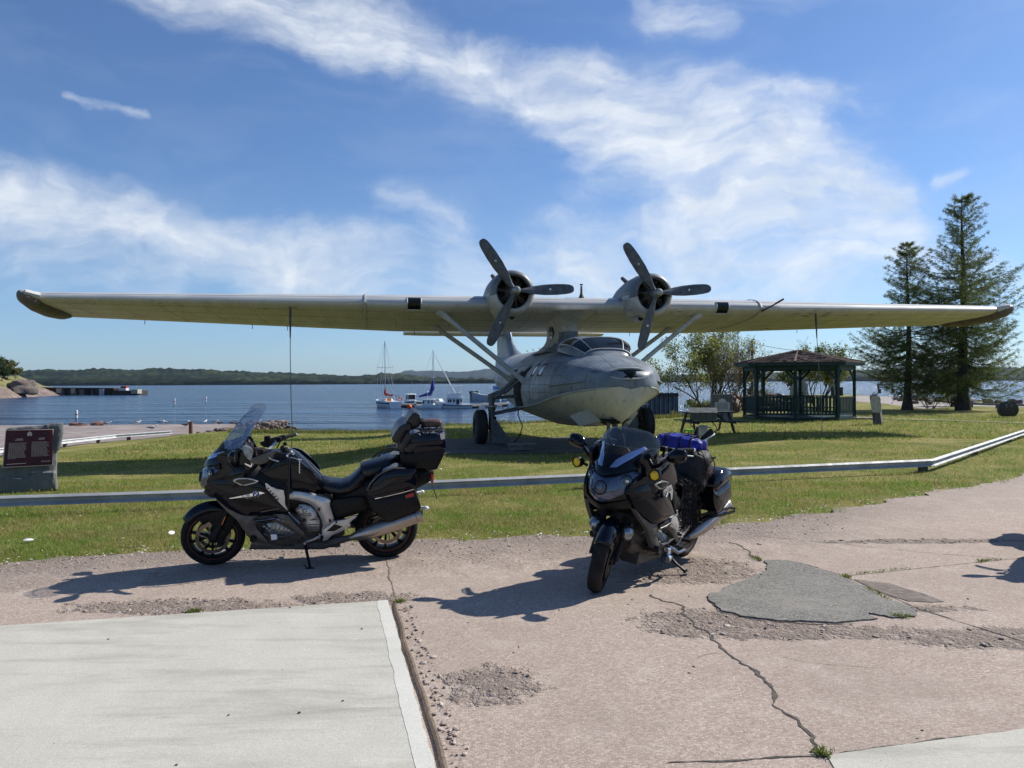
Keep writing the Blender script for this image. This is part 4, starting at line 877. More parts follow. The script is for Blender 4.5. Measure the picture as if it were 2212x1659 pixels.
def wheel(parent, r, w_, rr, M, discs, red=True):
    we = empty('wheel'); we.parent = parent
    prof = []
    for k in range(29):
        a = 2*math.pi*k/28; q = (r-rr)/2; prof.append((rr+q+q*math.copysign(abs(math.cos(a))**.85, math.cos(a)), w_/2*math.sin(a)*(1 if math.cos(a) < .2 else .96)))
    Mx = M @ Matrix.Rotation(R_(90), 4, 'X')
    mb = MB(); mb.lathe(prof, 64, M=Mx)
    mb.build('tyre', 'rubber', we, ang=60)
    # tread grooves as thin raised blocks
    mb = MB()
    for k in range(40):
        a = 2*math.pi*k/40
        for s_ in (-1, 1):
            P = [Mx @ Vector(((r-(.004+.075*(f*f)))*math.cos(a+f*.10), (r-(.004+.075*(f*f)))*math.sin(a+f*.10), s_*w_*.47*f)) for f in (.12, .45, .8)]
            mb.tube(P, .006, 4)
    mb.build('tread_pattern', 'tread', we)
    mb = MB(); mb.lathe([(rr+.004, -w_*.36), (rr+.008, -w_*.40), (rr-.012, -w_*.38), (rr-.022, -w_*.2), (rr-.022, w_*.2), (rr-.012, w_*.38), (rr+.008, w_*.40), (rr+.004, w_*.36)], 56, M=Mx)
    mb.tube([Mx @ Vector((0, 0, -.06)), Mx @ Vector((0, 0, .06))], .045, 16); mb.tube([Mx @ Vector((0, 0, -.075)), Mx @ Vector((0, 0, .075))], .024, 12)
    for k in range(10):
        a = 2*math.pi*(k//2)/5+(.11 if k % 2 else -.11); a2 = 2*math.pi*(k//2)/5+(.25 if k % 2 else -.25)
        mb.beam(Mx @ Vector((.03*math.cos(a), .03*math.sin(a), 0)), Mx @ Vector(((rr-.015)*math.cos(a2), (rr-.015)*math.sin(a2), 0)), .022, .030)
    mb.build('rim', 'rim_black', we)
    if red:
        mb = MB()
        for s_ in (-1, 1): mb.lathe([(rr+.002, s_*w_*.405), (rr+.007, s_*w_*.412), (rr+.012, s_*w_*.405)], 56, M=Mx)
        mb.build('rim_stripe', 'rim_red', we)
    for s_ in discs:
        mb = MB(); rd = .16; mb.lathe([(rd, s_*.062), (rd, s_*.067), (rd-.036, s_*.067), (rd-.036, s_*.062), (rd, s_*.062)], 48, M=Mx)
        for k in range(6):
            a = 2*math.pi*k/6; mb.beam(Mx @ Vector((.04*math.cos(a), .04*math.sin(a), s_*.062)), Mx @ Vector(((rd-.03)*math.cos(a+.3), (rd-.03)*math.sin(a+.3), s_*.062)), .012, .006)
        mb.build('brake_disc', 'disc_steel', we)
        mb = MB()
        for k in range(30):
            a = 2*math.pi*k/30
            for q, rr_ in enumerate((rd-.010, rd-.025)): mb.tube([Mx @ Vector((rr_*math.cos(a+q*.1), rr_*math.sin(a+q*.1), s_*.060)), Mx @ Vector((rr_*math.cos(a+q*.1), rr_*math.sin(a+q*.1), s_*.0685))], .0035, 5)
        mb.build('disc_holes', 'rim_black', we)
    return we
def roundel(parent, c, ex, ez, nrm, r):
    M = Matrix(((ex.x, ez.x, nrm.x, 0), (ex.y, ez.y, nrm.y, 0), (ex.z, ez.z, nrm.z, 0), (0, 0, 0, 1))); M.translation = c
    mb = MB(); mb.lathe([(0, 0), (r*.98, 0), (r, .002), (r, .004), (r*.95, .0045)], 32, M=M); b = mb.build('roundel', 'chrome', parent)
    mb = MB(); mb.lathe([(0, .0046), (r*.93, .0046)], 32, M=M); mb.build('ring', 'rim_black', b)
    for k in range(4):
        vs = [(0, 0, .006)]+[(r*.56*math.cos(a), r*.56*math.sin(a), .006) for a in np.linspace(k*math.pi/2, (k+1)*math.pi/2, 9)]
        mb = MB(); mb.add(vs, [(0, i, i+1) for i in range(1, 9)], M=M); mb.build('quadrant', 'logo_blue' if k % 2 else 'white', b, sm=False)
    for ch, a in (('B', 138), ('M', 90), ('W', 42)):
        a = R_(a); text('lettering', ch, r*.42, 'white', b, M @ Matrix.Translation((r*.75*math.cos(a), r*.75*math.sin(a), .0055)) @ Matrix.Rotation(a-math.pi/2, 4, 'Z'), .0005)
    return b
def frameM(c, ux, uz):
    ux = Vector(ux).normalized(); uz = Vector(uz); uz = (uz-ux*uz.dot(ux)).normalized(); n = ux.cross(uz); M = Matrix(((ux.x, uz.x, n.x, 0), (ux.y, uz.y, n.y, 0), (ux.z, uz.z, n.z, 0), (0, 0, 0, 1))); M.translation = Vector(c); return M
def selx(x, zl, zh, w_, e=2.6, n=24, wt=1.0):
    zc, hz_ = (zl+zh)/2, (zh-zl)/2
    return [(x, w_*math.copysign(abs(math.cos(t))**(2/e), math.cos(t))*lerp(1, wt, (math.sin(t)+1)/2), zc+hz_*math.copysign(abs(math.sin(t))**(2/e), math.sin(t))) for t in [2*math.pi*k/n for k in range(n)]]

def bike(kind, R, ex, ey, ez, label, steer):
    M = mw_of(R, ex, ey, ez); B = empty('motorcycle', mw=M, label=label, cat='motorcycle', group='black touring motorcycles parked on the road edge')
    L_ = kind == 'side'
    # ---- wheels, fork, mudguard, turned about the steering axis
    rake = R_(26); axd = Vector((-math.sin(rake), 0, math.cos(rake))); o = Vector((1.60, 0, .30)); St = Matrix.Translation(o) @ Matrix.Rotation(steer, 4, axd) @ Matrix.Translation(-o)
    MF = St @ Matrix.Translation((1.68, 0, .30))
    wheel(B, .30, .122, .222, MF, (-1, 1)); wheel(B, .318, .185, .228, Matrix.Translation((0, 0, .318)), (-1,))
    # mudguard
    rr = []
    for a in np.linspace(R_(36), R_(128), 16):
        ra = .325+.035*max(0, math.sin(a-.3)); wv = .078 if a > .15 else .05
        cx_, cz_ = 1.68+ra*math.cos(a), .30+ra*math.sin(a)
        ring = []
        for s_ in np.linspace(-1, 1, 11):
            k = 1-abs(s_)**3; ring.append((1.68+(ra-.05*(1-k)-.03*abs(s_))*math.cos(a), wv*s_*1.02, .30+(ra-.05*(1-k)-.03*abs(s_))*math.sin(a)))
        rr.append(ring)
    mb = MB(); mb.loft(rr, closed=False, caps=False); mg = mb.build('front_mudguard', 'paint_navy', B, ang=60, M=St); sd_ = mg.modifiers.new('solid', 'SOLIDIFY'); sd_.thickness = .006
    for sg in (-1, 1):
        mb = MB(); mb.panel([(1.86, .50), (1.70, .56), (1.50, .60), (1.46, .48), (1.52, .34), (1.60, .26), (1.70, .25), (1.72, .32), (1.66, .40), (1.70, .48)], (lambda u, v, off: Vector((u, sg*(.082+off), v))), .02, .008, .02, .03, smooth=1); fk = mb.build('fork_leg', 'plastic', B, ang=50, M=St)
        mb = MB(); mb.tube([St @ Vector((1.665, sg*.10, .30)), St @ Vector((1.50, sg*.10, .64))], [.032, .026], 10); mb.build('fork_tube', 'plastic', fk)
        mb = MB(); mb.box((0, 0, 0), (.014, .006, .075), frameM(St @ Vector((1.545, sg*.122, .50)), (1, 0, -.0), (-.25, 0, 1)) @ Matrix.Rotation(R_(-90), 4, 'X') @ Matrix.Rotation(R_(90), 4, 'X')); 
        mb = MB(); mb.beam(St @ Vector((1.582, sg*.118, .455)), St @ Vector((1.548, sg*.118, .535)), .008, .022, up=(0, 1, 0)); mb.build('reflector', 'orange', fk)
        mb = MB(); mb.panel([(1.60, .24), (1.56, .30), (1.55, .38), (1.60, .40), (1.64, .33), (1.64, .25)], (lambda u, v, off: Vector((u, sg*(.105+off), v))), .035, .006, .01, .03, smooth=1); mb.build('brake_caliper', 'plastic', fk, M=St)
    # ---- nose shell and headlight
    def shell(off0): return lambda y, z, off: Vector((xs(y, z)+off0+off, y, z))
    NP = [(-.335, 1.02), (-.34, .90), (-.30, .81), (-.20, .78), (-.10, .765), (0, .745), (.10, .765), (.20, .78), (.30, .81), (.34, .90), (.335, 1.02), (.28, 1.14), (.16, 1.20), (0, 1.22), (-.16, 1.20), (-.28, 1.14)]
    mb = MB(); mb.panel(NP, shell(-.012), .05, .0, grid=.03, smooth=1); nose = mb.build('nose_fairing', 'paint_black', B, ang=60)
    HP = [(-.275, 1.035), (-.25, .95), (-.17, .87), (-.06, .80), (0, .785), (.06, .80), (.17, .87), (.25, .95), (.275, 1.035), (.20, 1.055), (.10, 1.00), (0, .985), (-.10, 1.00), (-.20, 1.055)]
    mb = MB(); mb.panel(HP, shell(.004), .02, .006, .012, .025); hl = mb.build('headlight', 'headlight', B, ang=60)
    for s_ in (-1, 0, 1):
        yc, zc, r = (s_*.175, .975, .052) if s_ else (0, .905, .06); x = xs(yc, zc); n = Vector((1, s_*.75, .12)).normalized(); Mq = n.to_track_quat('Z', 'Y').to_matrix().to_4x4(); Mq.translation = Vector((x+.010, yc, zc))
        mb = MB(); mb.lathe([(r, 0), (r*1.03, .004), (r*.92, .007), (r*.88, .003)], 28, M=Mq); mb.lathe([(r*.55, .004), (r*.58, .009), (r*.5, .01), (r*.46, .005)], 20, M=Mq); mb.build('lens_ring', 'plastic', hl)
        mb = MB(); mb.ell((0, 0, 0), (r*.86, r*.86, .012), M=Mq, n=20, m=8); mb.build('lens', 'lamp_glass', hl)
        if s_:
            mb = MB(); mb.box((r*.1, 0, .012), (r*.5, r*.28, .004), Mq); mb.build('bulb', 'clear_lens', hl)
    # upper cowl between headlight and screen (V-shaped brow)
    mb = MB(); mb.panel([(-.30, 1.05), (-.20, 1.075), (-.09, 1.025), (0, 1.005), (.09, 1.025), (.20, 1.075), (.30, 1.05), (.30, 1.12), (.22, 1.18), (.12, 1.215), (-.12, 1.215), (-.22, 1.18), (-.30, 1.12)], shell(.014), .04, .012, .02, .03, smooth=1); mb.build('brow_panel', 'paint_black', B, ang=60)
    mb = MB(); mb.panel([(-.30, .86), (-.17, .81), (0, .755), (.17, .81), (.30, .86), (.31, .80), (.22, .745), (.10, .72), (0, .70), (-.10, .72), (-.22, .745), (-.31, .80)], shell(.006), .05, .01, .02, .03); mb.build('chin_panel', 'plastic', B, ang=60)
    # ---- body lofts
    mb = MB(); mb.loft([selx(1.50, .78, 1.12, .20), selx(1.42, .70, 1.15, .28), selx(1.34, .64, 1.14, .30), selx(1.2, .58, 1.06, .29), selx(1.0, .52, .98, .26), selx(.85, .50, .9, .22), selx(.7, .50, .8, .18)]); mb.build('inner_fairing', 'plastic', B, ang=50)
    mb = MB(); mb.loft([selx(1.28, .95, 1.13, .10), selx(1.18, .80, 1.145, .17), selx(1.05, .72, 1.15, .20), selx(.94, .70, 1.15, .215), selx(.86, .70, 1.115, .215), selx(.75, .70, 1.01, .19), selx(.66, .70, .91, .15), selx(.60, .70, .84, .11)]); mb.build('fuel_tank', 'paint_black', B, ang=60)
    # seat: rider + pillion
    mb = MB(); mb.loft([selx(.69, .76, .87, .09), selx(.64, .72, .875, .13), selx(.55, .70, .84, .165), selx(.45, .70, .82, .18), selx(.37, .71, .845, .18), selx(.315, .72, .90, .165), selx(.26, .74, .955, .15), selx(.22, .76, .985, .14)]); st_ = mb.build('seat', 'vinyl', B, ang=60)
    mb = MB(); mb.loft([selx(.26, .86, .985, .13), selx(.22, .85, 1.0, .155), selx(.12, .86, 1.025, .17), selx(.0, .88, 1.058, .165), selx(-.1, .88, 1.055, .15), selx(-.15, .89, 1.0, .12)]); mb.build('pillion_seat', 'vinyl', B, ang=60)
    mb = MB(); mb.loft([selx(.5, .50, .72, .10), selx(.4, .48, .76, .13), selx(.2, .50, .88, .15), selx(0, .58, .93, .15), selx(-.2, .66, .96, .13), selx(-.42, .78, .95, .10), selx(-.47, .82, .93, .08)]); mb.build('tail_section', 'plastic', B, ang=50)
    mb = MB(); mb.loft([selx(1.36, .30, .50, .12), selx(1.25, .20, .62, .20), selx(1.0, .17, .62, .22), selx(.7, .18, .62, .20), selx(.5, .22, .55, .15), selx(.42, .26, .45, .10)]); mb.build('engine_block', 'engine_dark', B, ang=40)
    # ---- side fairing panels
    fl = flare(.325, 1.78, 1.25, .17)
    fp = sides('side_fairing', [(222, 690), (245, 720), (262, 752), (305, 800), (400, 862), (500, 905), (560, 916), (650, 913), (800, 897), (893, 885), (830, 822), (760, 752), (705, 692), (660, 655), (560, 640), (440, 632), (340, 640), (260, 665)], .325, 'paint_black', B, .03, .025, .05, fl=fl)
    fu = flare(.30, 1.76, 1.20, .19)
    sides('upper_fairing', [(225, 690), (235, 640), (300, 590), (345, 560), (330, 500), (305, 445), (420, 400), (520, 380), (570, 480), (600, 530), (560, 600), (520, 650), (340, 668)], .30, 'paint_black', B, .03, .02, .05, fl=fu)
    sides('tank_cover', [(560, 630), (640, 560), (760, 500), (900, 455), (960, 470), (1050, 540), (1125, 620), (1110, 735), (1000, 720), (900, 715), (855, 720), (760, 690), (655, 640)], .215, 'paint_black', B, .03, .025, .06)
    va = sides('air_vent', [(440, 645), (480, 622), (560, 618), (620, 628), (655, 650), (525, 684)], .352, 'silver', B, .02, .006, .012, fl=flare(.352, 1.78, 1.25, .20))
    for k, o in enumerate(va):
        mb = MB(); mb.panel(outl([(458, 646), (490, 630), (560, 627), (612, 636), (632, 648), (528, 674)], .36), (flare(.360, 1.78, 1.25, .21))[k], .01, grid=.03); mb.build('vent_lens', 'glass_dark', o)
    kn = sides('knee_panel', [(704, 660), (718, 664), (750, 690), (800, 708), (848, 720), (858, 770), (862, 830), (893, 885), (830, 825), (770, 757), (716, 702)], .335, 'silver' if L_ else 'plastic', B, .03, .008, .02, smooth=0)
    for k, o in enumerate(kn):
        for q in range(5):
            x, z = TB(728+q*19, 700+q*21, .345); mb = MB(); mb.ell((x, (1 if k == 0 else -1)*.347, z), (.008, .004, .008), n=8, m=5); mb.build('bolt', 'rim_black', o)
    bd = [(300, 792), (335, 812), (400, 862), (500, 905), (565, 918), (700, 908), (880, 900), (935, 975), (1025, 1062), (990, 1082), (940, 1050), (860, 1000), (780, 962), (650, 966), (622, 985), (650, 1035), (700, 1085), (745, 1145), (640, 1125), (590, 1098), (560, 1062), (520, 1010), (480, 950), (400, 890), (340, 835)]
    sides('lower_fairing', bd, .30, 'dark_silver', B, .04, .015, .03, fl=flare(.30, 1.72, 1.30, .20), smooth=1)
    sides('fairing_insert', [(598, 952), (640, 922), (700, 912), (770, 912), (815, 935), (770, 958), (690, 962), (640, 966)], .325, 'paint_navy', B, .03, .008, .015)
    for sg, fr in ((1, 0), (-1, 1)):
        mb = MB(); mb.tube([(p[0], sg*.338, p[1]) for p in outl([(602, 955), (700, 948), (775, 935), (850, 958)], .335)], .005, 5)
        mb.tube([(p[0], sg*.345, p[1]) for p in outl([(893, 884), (918, 920), (975, 975)], .345)], .008, 5)
        mb.build('chrome_trim', 'chrome' if L_ else 'dark_silver', B)
    sides('frame_spar', [(853, 742), (880, 728), (930, 722), (1000, 728), (1100, 752), (1222, 788), (1212, 830), (1232, 890), (1248, 950), (1240, 962), (1165, 1042), (1150, 1030), (1162, 1000), (1150, 940), (1105, 860), (1060, 822), (1000, 800), (945, 790), (890, 800), (862, 830), (856, 780)], .225, 'silver' if L_ else 'dark_silver', B, .05, .03, .03, smooth=1)
    sides('engine_cover', [(942, 870), (975, 827), (1010, 828), (1062, 842), (1108, 880), (1118, 930), (1135, 960), (1132, 1035), (1050, 1040), (1020, 1000), (985, 935)], .235, 'engine_alu', B, .06, .03, .02, smooth=0)
    for sg in (1, -1):
        for (a, b, r) in [(1128, 865, .012), (1218, 955, .012), (1265, 966, .009), (1145, 1052, .012), (1012, 948, .018), (990, 848, .006), (1405, 730, .008)]:
            x, z = TB(a, b, .26); mb = MB(); mb.tube([(x, sg*.25, z), (x, sg*.272, z)], r, 10); mb.build('bolt', 'rim_black', B)
    for sg in (1, -1):
        mb = MB()
        for q in [[(985, 905), (1065, 895), (1070, 910), (1000, 918)], [(1000, 862), (1030, 860), (1032, 885), (1005, 888), (1000, 862)], [(1045, 985), (1128, 985)], [(1045, 1005), (1128, 1003)], [(1050, 1020), (1125, 1020)], [(1060, 950), (1118, 940)]]:
            mb.tube([(p[0], sg*.268, p[1]) for p in outl(q, .265)], .004, 4)
        mb.build('engine_ribs', 'dark_silver', B)
    # cylinder head with ribs and pipes below
    sides('cylinder_head', [(690, 1000), (720, 975), (800, 968), (860, 985), (950, 1040), (975, 1060), (900, 1075), (820, 1060), (740, 1070), (700, 1060)], .215, 'engine_alu', B, .06, .02, .02, smooth=0)
    for sg in (1, -1):
        mb = MB()
        for k in range(6):
            a0 = TB(765+k*30, 978+k*9, .235); a1 = TB(740+k*32, 1050+k*3, .235); mb.tube([(a0[0], sg*.242, a0[1]), (a1[0], sg*.242, a1[1])], .007, 5)
        for k in range(4):
            a0 = TB(690+k*22, 985+k*14, .24); mb.tube([(a0[0], sg*.22, a0[1]), (a0[0]-.01, sg*.27, a0[1]-.01)], .012, 7)
        mb.build('injector_rail', 'engine_alu', B)
    for sg in (1, -1):
        eb = MB(); y = .29; eb.tube([(p[0], sg*(y if 0 < i < 5 else .18), p[1]) for i, p in enumerate(outl([(690, 1010), (700, 1060), (745, 1082), (850, 1080), (960, 1058), (990, 1040)], y))], .013, 8)
        eb.build('crash_bar', 'dark_silver', B)
    for sg in (1, -1):
        if L_:
            mb = MB(); P = outl([(748, 1060), (795, 1062), (800, 1098), (755, 1105)], .30); mb.panel(P, (yoff(.31) if sg > 0 else yneg(.31)), .02, grid=.04); mb.build('bar_clamp', 'white', B)
        x, z = TB(610, 1080, .26); mb = MB(); mb.tube([(x, sg*.20, z), (x-.01, sg*.33, z)], .035, 10); mb.tube([(x-.01, sg*.33, z), (x-.01, sg*.345, z)], .028, 10); mb.build('highway_peg', 'plastic', B)
    sides('belly_pan', [(578, 1182), (600, 1110), (700, 1130), (800, 1150), (900, 1158), (1100, 1150), (1290, 1135), (1300, 1162), (1180, 1168), (900, 1180)], .17, 'dark_silver', B, .16, .01, .02, smooth=0)
    bk = sides('footpeg_bracket', [(1130, 1060), (1150, 1042), (1252, 958), (1300, 952), (1345, 945), (1390, 922), (1430, 914), (1400, 945), (1375, 965), (1392, 985), (1372, 1000), (1300, 1042), (1235, 1068), (1195, 1105), (1150, 1120), (1128, 1090)], .245, 'silver', B, .025, .006, .01, smooth=0)
    for k, o in enumerate(bk):
        mb = MB(); mb.panel(outl([(1188, 1038), (1252, 982), (1316, 1002), (1250, 1036)], .255), (yoff(.256) if k == 0 else yneg(.256)), .01, grid=.04); mb.build('bracket_opening', 'rim_black', o)
        mb = MB(); sg = 1 if k == 0 else -1; p = TB(1150, 1095, .3); q = TB(1385, 992, .3); mb.tube([(p[0], sg*.25, p[1]), (p[0], sg*.37, p[1])], .016, 8); mb.tube([(q[0], sg*.25, q[1]), (q[0]-.02, sg*.34, q[1])], .015, 8); mb.build('footpeg', 'rubber', o)
        p0 = TB(1140, 1075, .27); p1 = TB(1020, 1118, .27); mb = MB(); mb.tube([(p0[0], sg*.27, p0[1]), (lerp(p0[0], p1[0], .5), sg*.285, lerp(p0[1], p1[1], .5)-.004), (p1[0], sg*.29, p1[1])], [.012, .011, .010], 6); mb.tube([(p1[0], sg*.28, p1[1]), (p1[0], sg*.33, p1[1])], .012, 7); mb.build('gear_pedal', 'silver' if L_ else 'rubber', o)
    sides('side_cover', [(1218, 800), (1350, 775), (1500, 765), (1520, 860), (1420, 905), (1300, 940), (1250, 945), (1235, 880)], .18, 'plastic', B, .04, .02, .03)
    # ---- exhausts
    for sg in (1, -1):
        c = [(1378, 1088, .22, .030), (1440, 1070, .24, .055), (1520, 1045, .26, .075), (1620, 1012, .285, .080), (1750, 968, .30, .080), (1900, 915, .31, .076), (1912, 911, .31, .078), (1945, 900, .312, .072)]
        P = []; rad = []
        for a, b, y, r in c:
            q = TB(a, b, y); P.append((q[0], sg*y, q[1])); rad.append(r)
        mb = MB(); mb.tube(P[:6], rad[:6], 20, sq=.92); mu = mb.build('muffler', 'muffler', B, ang=50)
        mb = MB(); mb.tube(P[5:], rad[5:], 20, sq=.92); mb.build('end_cap', 'muffler', mu, ang=30)
        mb = MB(); mb.tube([P[-1], Vector(P[-1])+Vector((-.002, 0, 0))], .055, 16); mb.build('outlet', 'void', mu)
        mb = MB(); p = Vector(P[0]); mb.tube([p, p+Vector((.12, sg*-.02, -.03)), (.62, sg*.16, .21), (.9, sg*.14, .21)], [.03, .04, .045, .04], 10); mb.build('exhaust_pipe', 'dark_silver', B)
    # ---- panniers
    for sg in (1, -1):
        pe_ = empty('pannier'); pe_.parent = B
        f = (lambda u, v, off: Vector((u, sg*(.37+off), v)))
        mb = MB(); mb.panel(outl([(1512, 745), (1568, 782), (1700, 752), (1883, 705), (1935, 840), (1932, 862), (1890, 880), (1700, 958), (1640, 945), (1560, 880), (1530, 830)], .37), f, .20, .035, .05, .035, smooth=0); mb.build('case', 'plastic' if L_ else 'paint_black', pe_, ang=50)
        mb = MB(); mb.panel(outl([(1510, 742), (1520, 700), (1575, 650), (1660, 615), (1760, 600), (1880, 630), (1893, 700), (1700, 748), (1570, 780)] if not L_ else [(1510, 742), (1520, 700), (1560, 640), (1640, 568), (1740, 540), (1900, 548), (1893, 700), (1700, 748), (1570, 780)], .37), f, .20, .04 if L_ else .06, .06, .035, smooth=0 if L_ else 1); mb.build('case_lid', 'paint_navy', pe_, ang=50)
        if L_: mb = MB(); mb.tube([(p[0], sg*.404, p[1]) for p in outl([(1572, 781), (1650, 765), (1780, 735), (1880, 706)], .41)], .006, 6); (mb.build('trim_strip', 'chrome', pe_) if L_ else None)
        if L_:
            mb = MB(); mb.panel(outl([(1812, 757), (1880, 738), (1882, 765), (1815, 782)], .42), (lambda u, v, off: Vector((u, sg*(.404+off), v))), .01, grid=.04); mb.build('reflector', 'red_lens', pe_)
        mb = MB(); mb.tube([(p[0], sg*.40, p[1]) for p in outl([(1508, 715), (1535, 660), (1590, 600), (1650, 562), (1720, 538), (1812, 540)], .40)], .010, 6); (mb.build('grab_rail', 'dark_silver', pe_) if L_ else None)
        q = TB(1960, 857, .28); mb = MB(); mb.ell((q[0]-.02, sg*.27, q[1]), (.03, .022, .022), n=12, m=8); mb.tube([(q[0]+.08, sg*.22, q[1]+.01), (q[0]-.02, sg*.26, q[1])], .012, 6); mb.build('turn_signal', 'clear_lens', B)
    mb = MB(); mb.add([(-.42, -.10, .86), (-.42, .10, .86), (-.50, .10, .62), (-.50, -.10, .62), (-.43, -.10, .86), (-.43, .10, .86), (-.51, .10, .62), (-.51, -.10, .62)], [(0, 1, 2, 3), (7, 6, 5, 4), (0, 4, 5, 1), (2, 6, 7, 3), (1, 5, 6, 2), (3, 7, 4, 0)]); mb.build('number_plate_holder', 'dark_silver', B, sm=False)
    mb = MB(); mb.panel([(-.14, .80), (.14, .80), (.16, .88), (-.16, .88)], lambda u, v, off: Vector((-.46-off, u, v)), .02, .01, .02, .03); mb.build('tail_lamp', 'red_lens', B)
    # swingarm / shaft + side stand
    mb = MB(); mb.tube([(.48, -.11, .34), (.2, -.13, .31), (0, -.13, .318)], [.05, .045, .07], 10); mb.build('swingarm', 'plastic', B)
    p = Vector((.74, .38, .38*math.tan(LEAN)-.002)); mb = MB(); mb.tube([(.80, .17, .24), (.76, .30, .12), p+Vector((0, 0, .012))], [.016, .014, .013], 8); mb.ell(p+Vector((0, .01, .008)), (.05, .028, .009), n=12, m=6); mb.tube([p+Vector((.03, .0, .01)), p+Vector((.045, .035, .05))], .006, 6); mb.build('side_stand', 'plastic', B)
    # ---- screen
    if L_:
        def scr(y, z, off): return Vector((1.645-.735*(z-1.12)-3.6*y*y+off, y, z))
        SP = [(-.235, 1.12), (-.23, 1.25), (-.225, 1.47), (-.205, 1.56), (-.15, 1.595), (0, 1.60), (.15, 1.595), (.205, 1.56), (.225, 1.47), (.23, 1.25), (.235, 1.12), (.12, 1.09), (0, 1.08), (-.12, 1.09)]
    else:
        def scr(y, z, off): return Vector((1.62-.90*(z-1.10)-2.0*y*y+off, y, z))
        SP = [(-.30, 1.10), (-.305, 1.20), (-.275, 1.31), (-.20, 1.365), (-.08, 1.39), (.08, 1.39), (.20, 1.365), (.275, 1.31), (.305, 1.20), (.30, 1.10), (.15, 1.07), (0, 1.05), (-.15, 1.07)]
    mb = MB(); mb.panel(SP, scr, .004, grid=.035, smooth=1); mb.build('windscreen', 'screen' if L_ else 'smoke', B, ang=60)
    if L_:
        mb = MB(); mb.tube([scr(0, z, -.012) for z in np.linspace(1.18, 1.50, 6)], .006, 5); mb.tube([scr(y, 1.47+.35*abs(y), -.012) for y in np.linspace(-.14, .14, 7)], .004, 5); mb.build('aerial', 'plastic', B)
    for sg in (1, -1):
        P = [(sg*.035, 1.075), (sg*.085, 1.080), (sg*.165, 1.16), (sg*.222, 1.235), (sg*.195, 1.25), (sg*.13, 1.205), (sg*.06, 1.14)]
        if L_: P = [(y*1.0, 1.08+(z-1.06)*.62) for y, z in P]
        mb = MB(); mb.panel(P, lambda y, z, off: Vector((max(scr(y, z, 0).x, xs(y, z)+.016)+.014+off, y, z)), .012, .006, .012, .02); mb.build('deflector_trim', 'chrome_blue', B, ang=60)
    mb = MB(); mb.panel([(-.13, 1.20), (-.08, 1.165), (.08, 1.165), (.13, 1.20), (.08, 1.24), (-.08, 1.24)], lambda y, z, off: Vector((max(scr(y, z, 0).x, xs(y, z)+.016)+.006+off, y, z)), .01, grid=.02, smooth=1); mb.build('air_intake', 'plastic', B)
    mb = MB(); mb.loft([selx(1.50, 1.05, 1.16, .20), selx(1.42, 1.06, 1.22, .22), selx(1.34, 1.08, 1.25 if L_ else 1.22, .20), selx(1.30, 1.08, 1.20, .18)]); mb.build('dashboard', 'plastic', B, ang=50)
    # ---- mirrors
    for sg in (1, -1):
        mb = MB(); mb.tube([(1.40, sg*.30, 1.08), (1.41, sg*.36, 1.12), (1.40, sg*.41, 1.17)], [.035, .028, .022], 8, sq=.7); ar = mb.build('mirror', 'paint_black', B)
        mb = MB(); PM = [(.39, 1.155), (.40, 1.215), (.47, 1.275), (.56, 1.27), (.575, 1.22), (.555, 1.165), (.47, 1.145)]
        mb.panel([(sg*a, b) for a, b in PM], lambda u, v, off: Vector((1.40+off, u, v)), .03, .05, .03, .025, smooth=1); mb.build('mirror_housing', 'paint_black', ar, ang=60)
        mb = MB(); mb.panel([(sg*(.48+(a-.48)*.88), 1.21+(b-1.21)*.86) for a, b in PM], lambda u, v, off: Vector((1.369-off, u, v)), .004, grid=.03, smooth=1); mb.build('mirror_glass', 'chrome', ar)
        mb = MB(); mb.ell((1.41, sg*.574, 1.20), (.012, .006, .012), n=8, m=6); mb.build('marker_lamp', 'dark_silver', ar)
    # ---- handlebars
    HM = Matrix.Translation((.02, 0, -.13 if L_ else -.11))
    for sg in (1, -1):
        mb = MB(); mb.tube([(1.24, sg*.06, 1.17), (1.16, sg*.20, 1.22), (1.06, sg*.30, 1.30)], [.018, .016, .016], 8); hb = mb.build('handlebar', 'silver', B, M=HM)
        mb = MB(); mb.tube([(1.06, sg*.30, 1.30), (.97, sg*.375, 1.325), (.90, sg*.43, 1.33)], [.020, .020, .018], 10); mb.build('grip', 'rubber', hb, M=HM)
        mb = MB(); mb.tube([(.90, sg*.43, 1.33), (.885, sg*.442, 1.33)], [.02, .014], 10); mb.build('bar_end', 'chrome', hb, M=HM)
        mb = MB(); mb.tube([(1.09, sg*.31, 1.30), (1.06, sg*.40, 1.29), (.98, sg*.47, 1.285)], [.009, .007, .006], 6); mb.build('lever', 'silver', hb, M=HM)
        mb = MB(); mb.box((1.05, sg*.29, 1.315), (.05, .05, .05)); mb.build('switchgear', 'plastic', hb, M=HM, bev=.008)
        mb = MB(); mb.box((1.16, sg*.27, 1.335), (.06, .055, .045)); mb.tube([(1.16, sg*.27, 1.32), (1.14, sg*.26, 1.26)], .014, 6); mb.build('fluid_reservoir', 'plastic', hb, M=HM, bev=.008)
        mb = MB(); mb.tube([(1.14, sg*.26, 1.3), (1.22, sg*.22, 1.22), (1.2, sg*.18, 1.1)], .006, 5); mb.tube([(1.04, sg*.29, 1.29), (1.1, sg*.25, 1.17), (1.22, sg*.18, 1.12)], .007, 5); mb.build('cables', 'rubber', hb, M=HM)
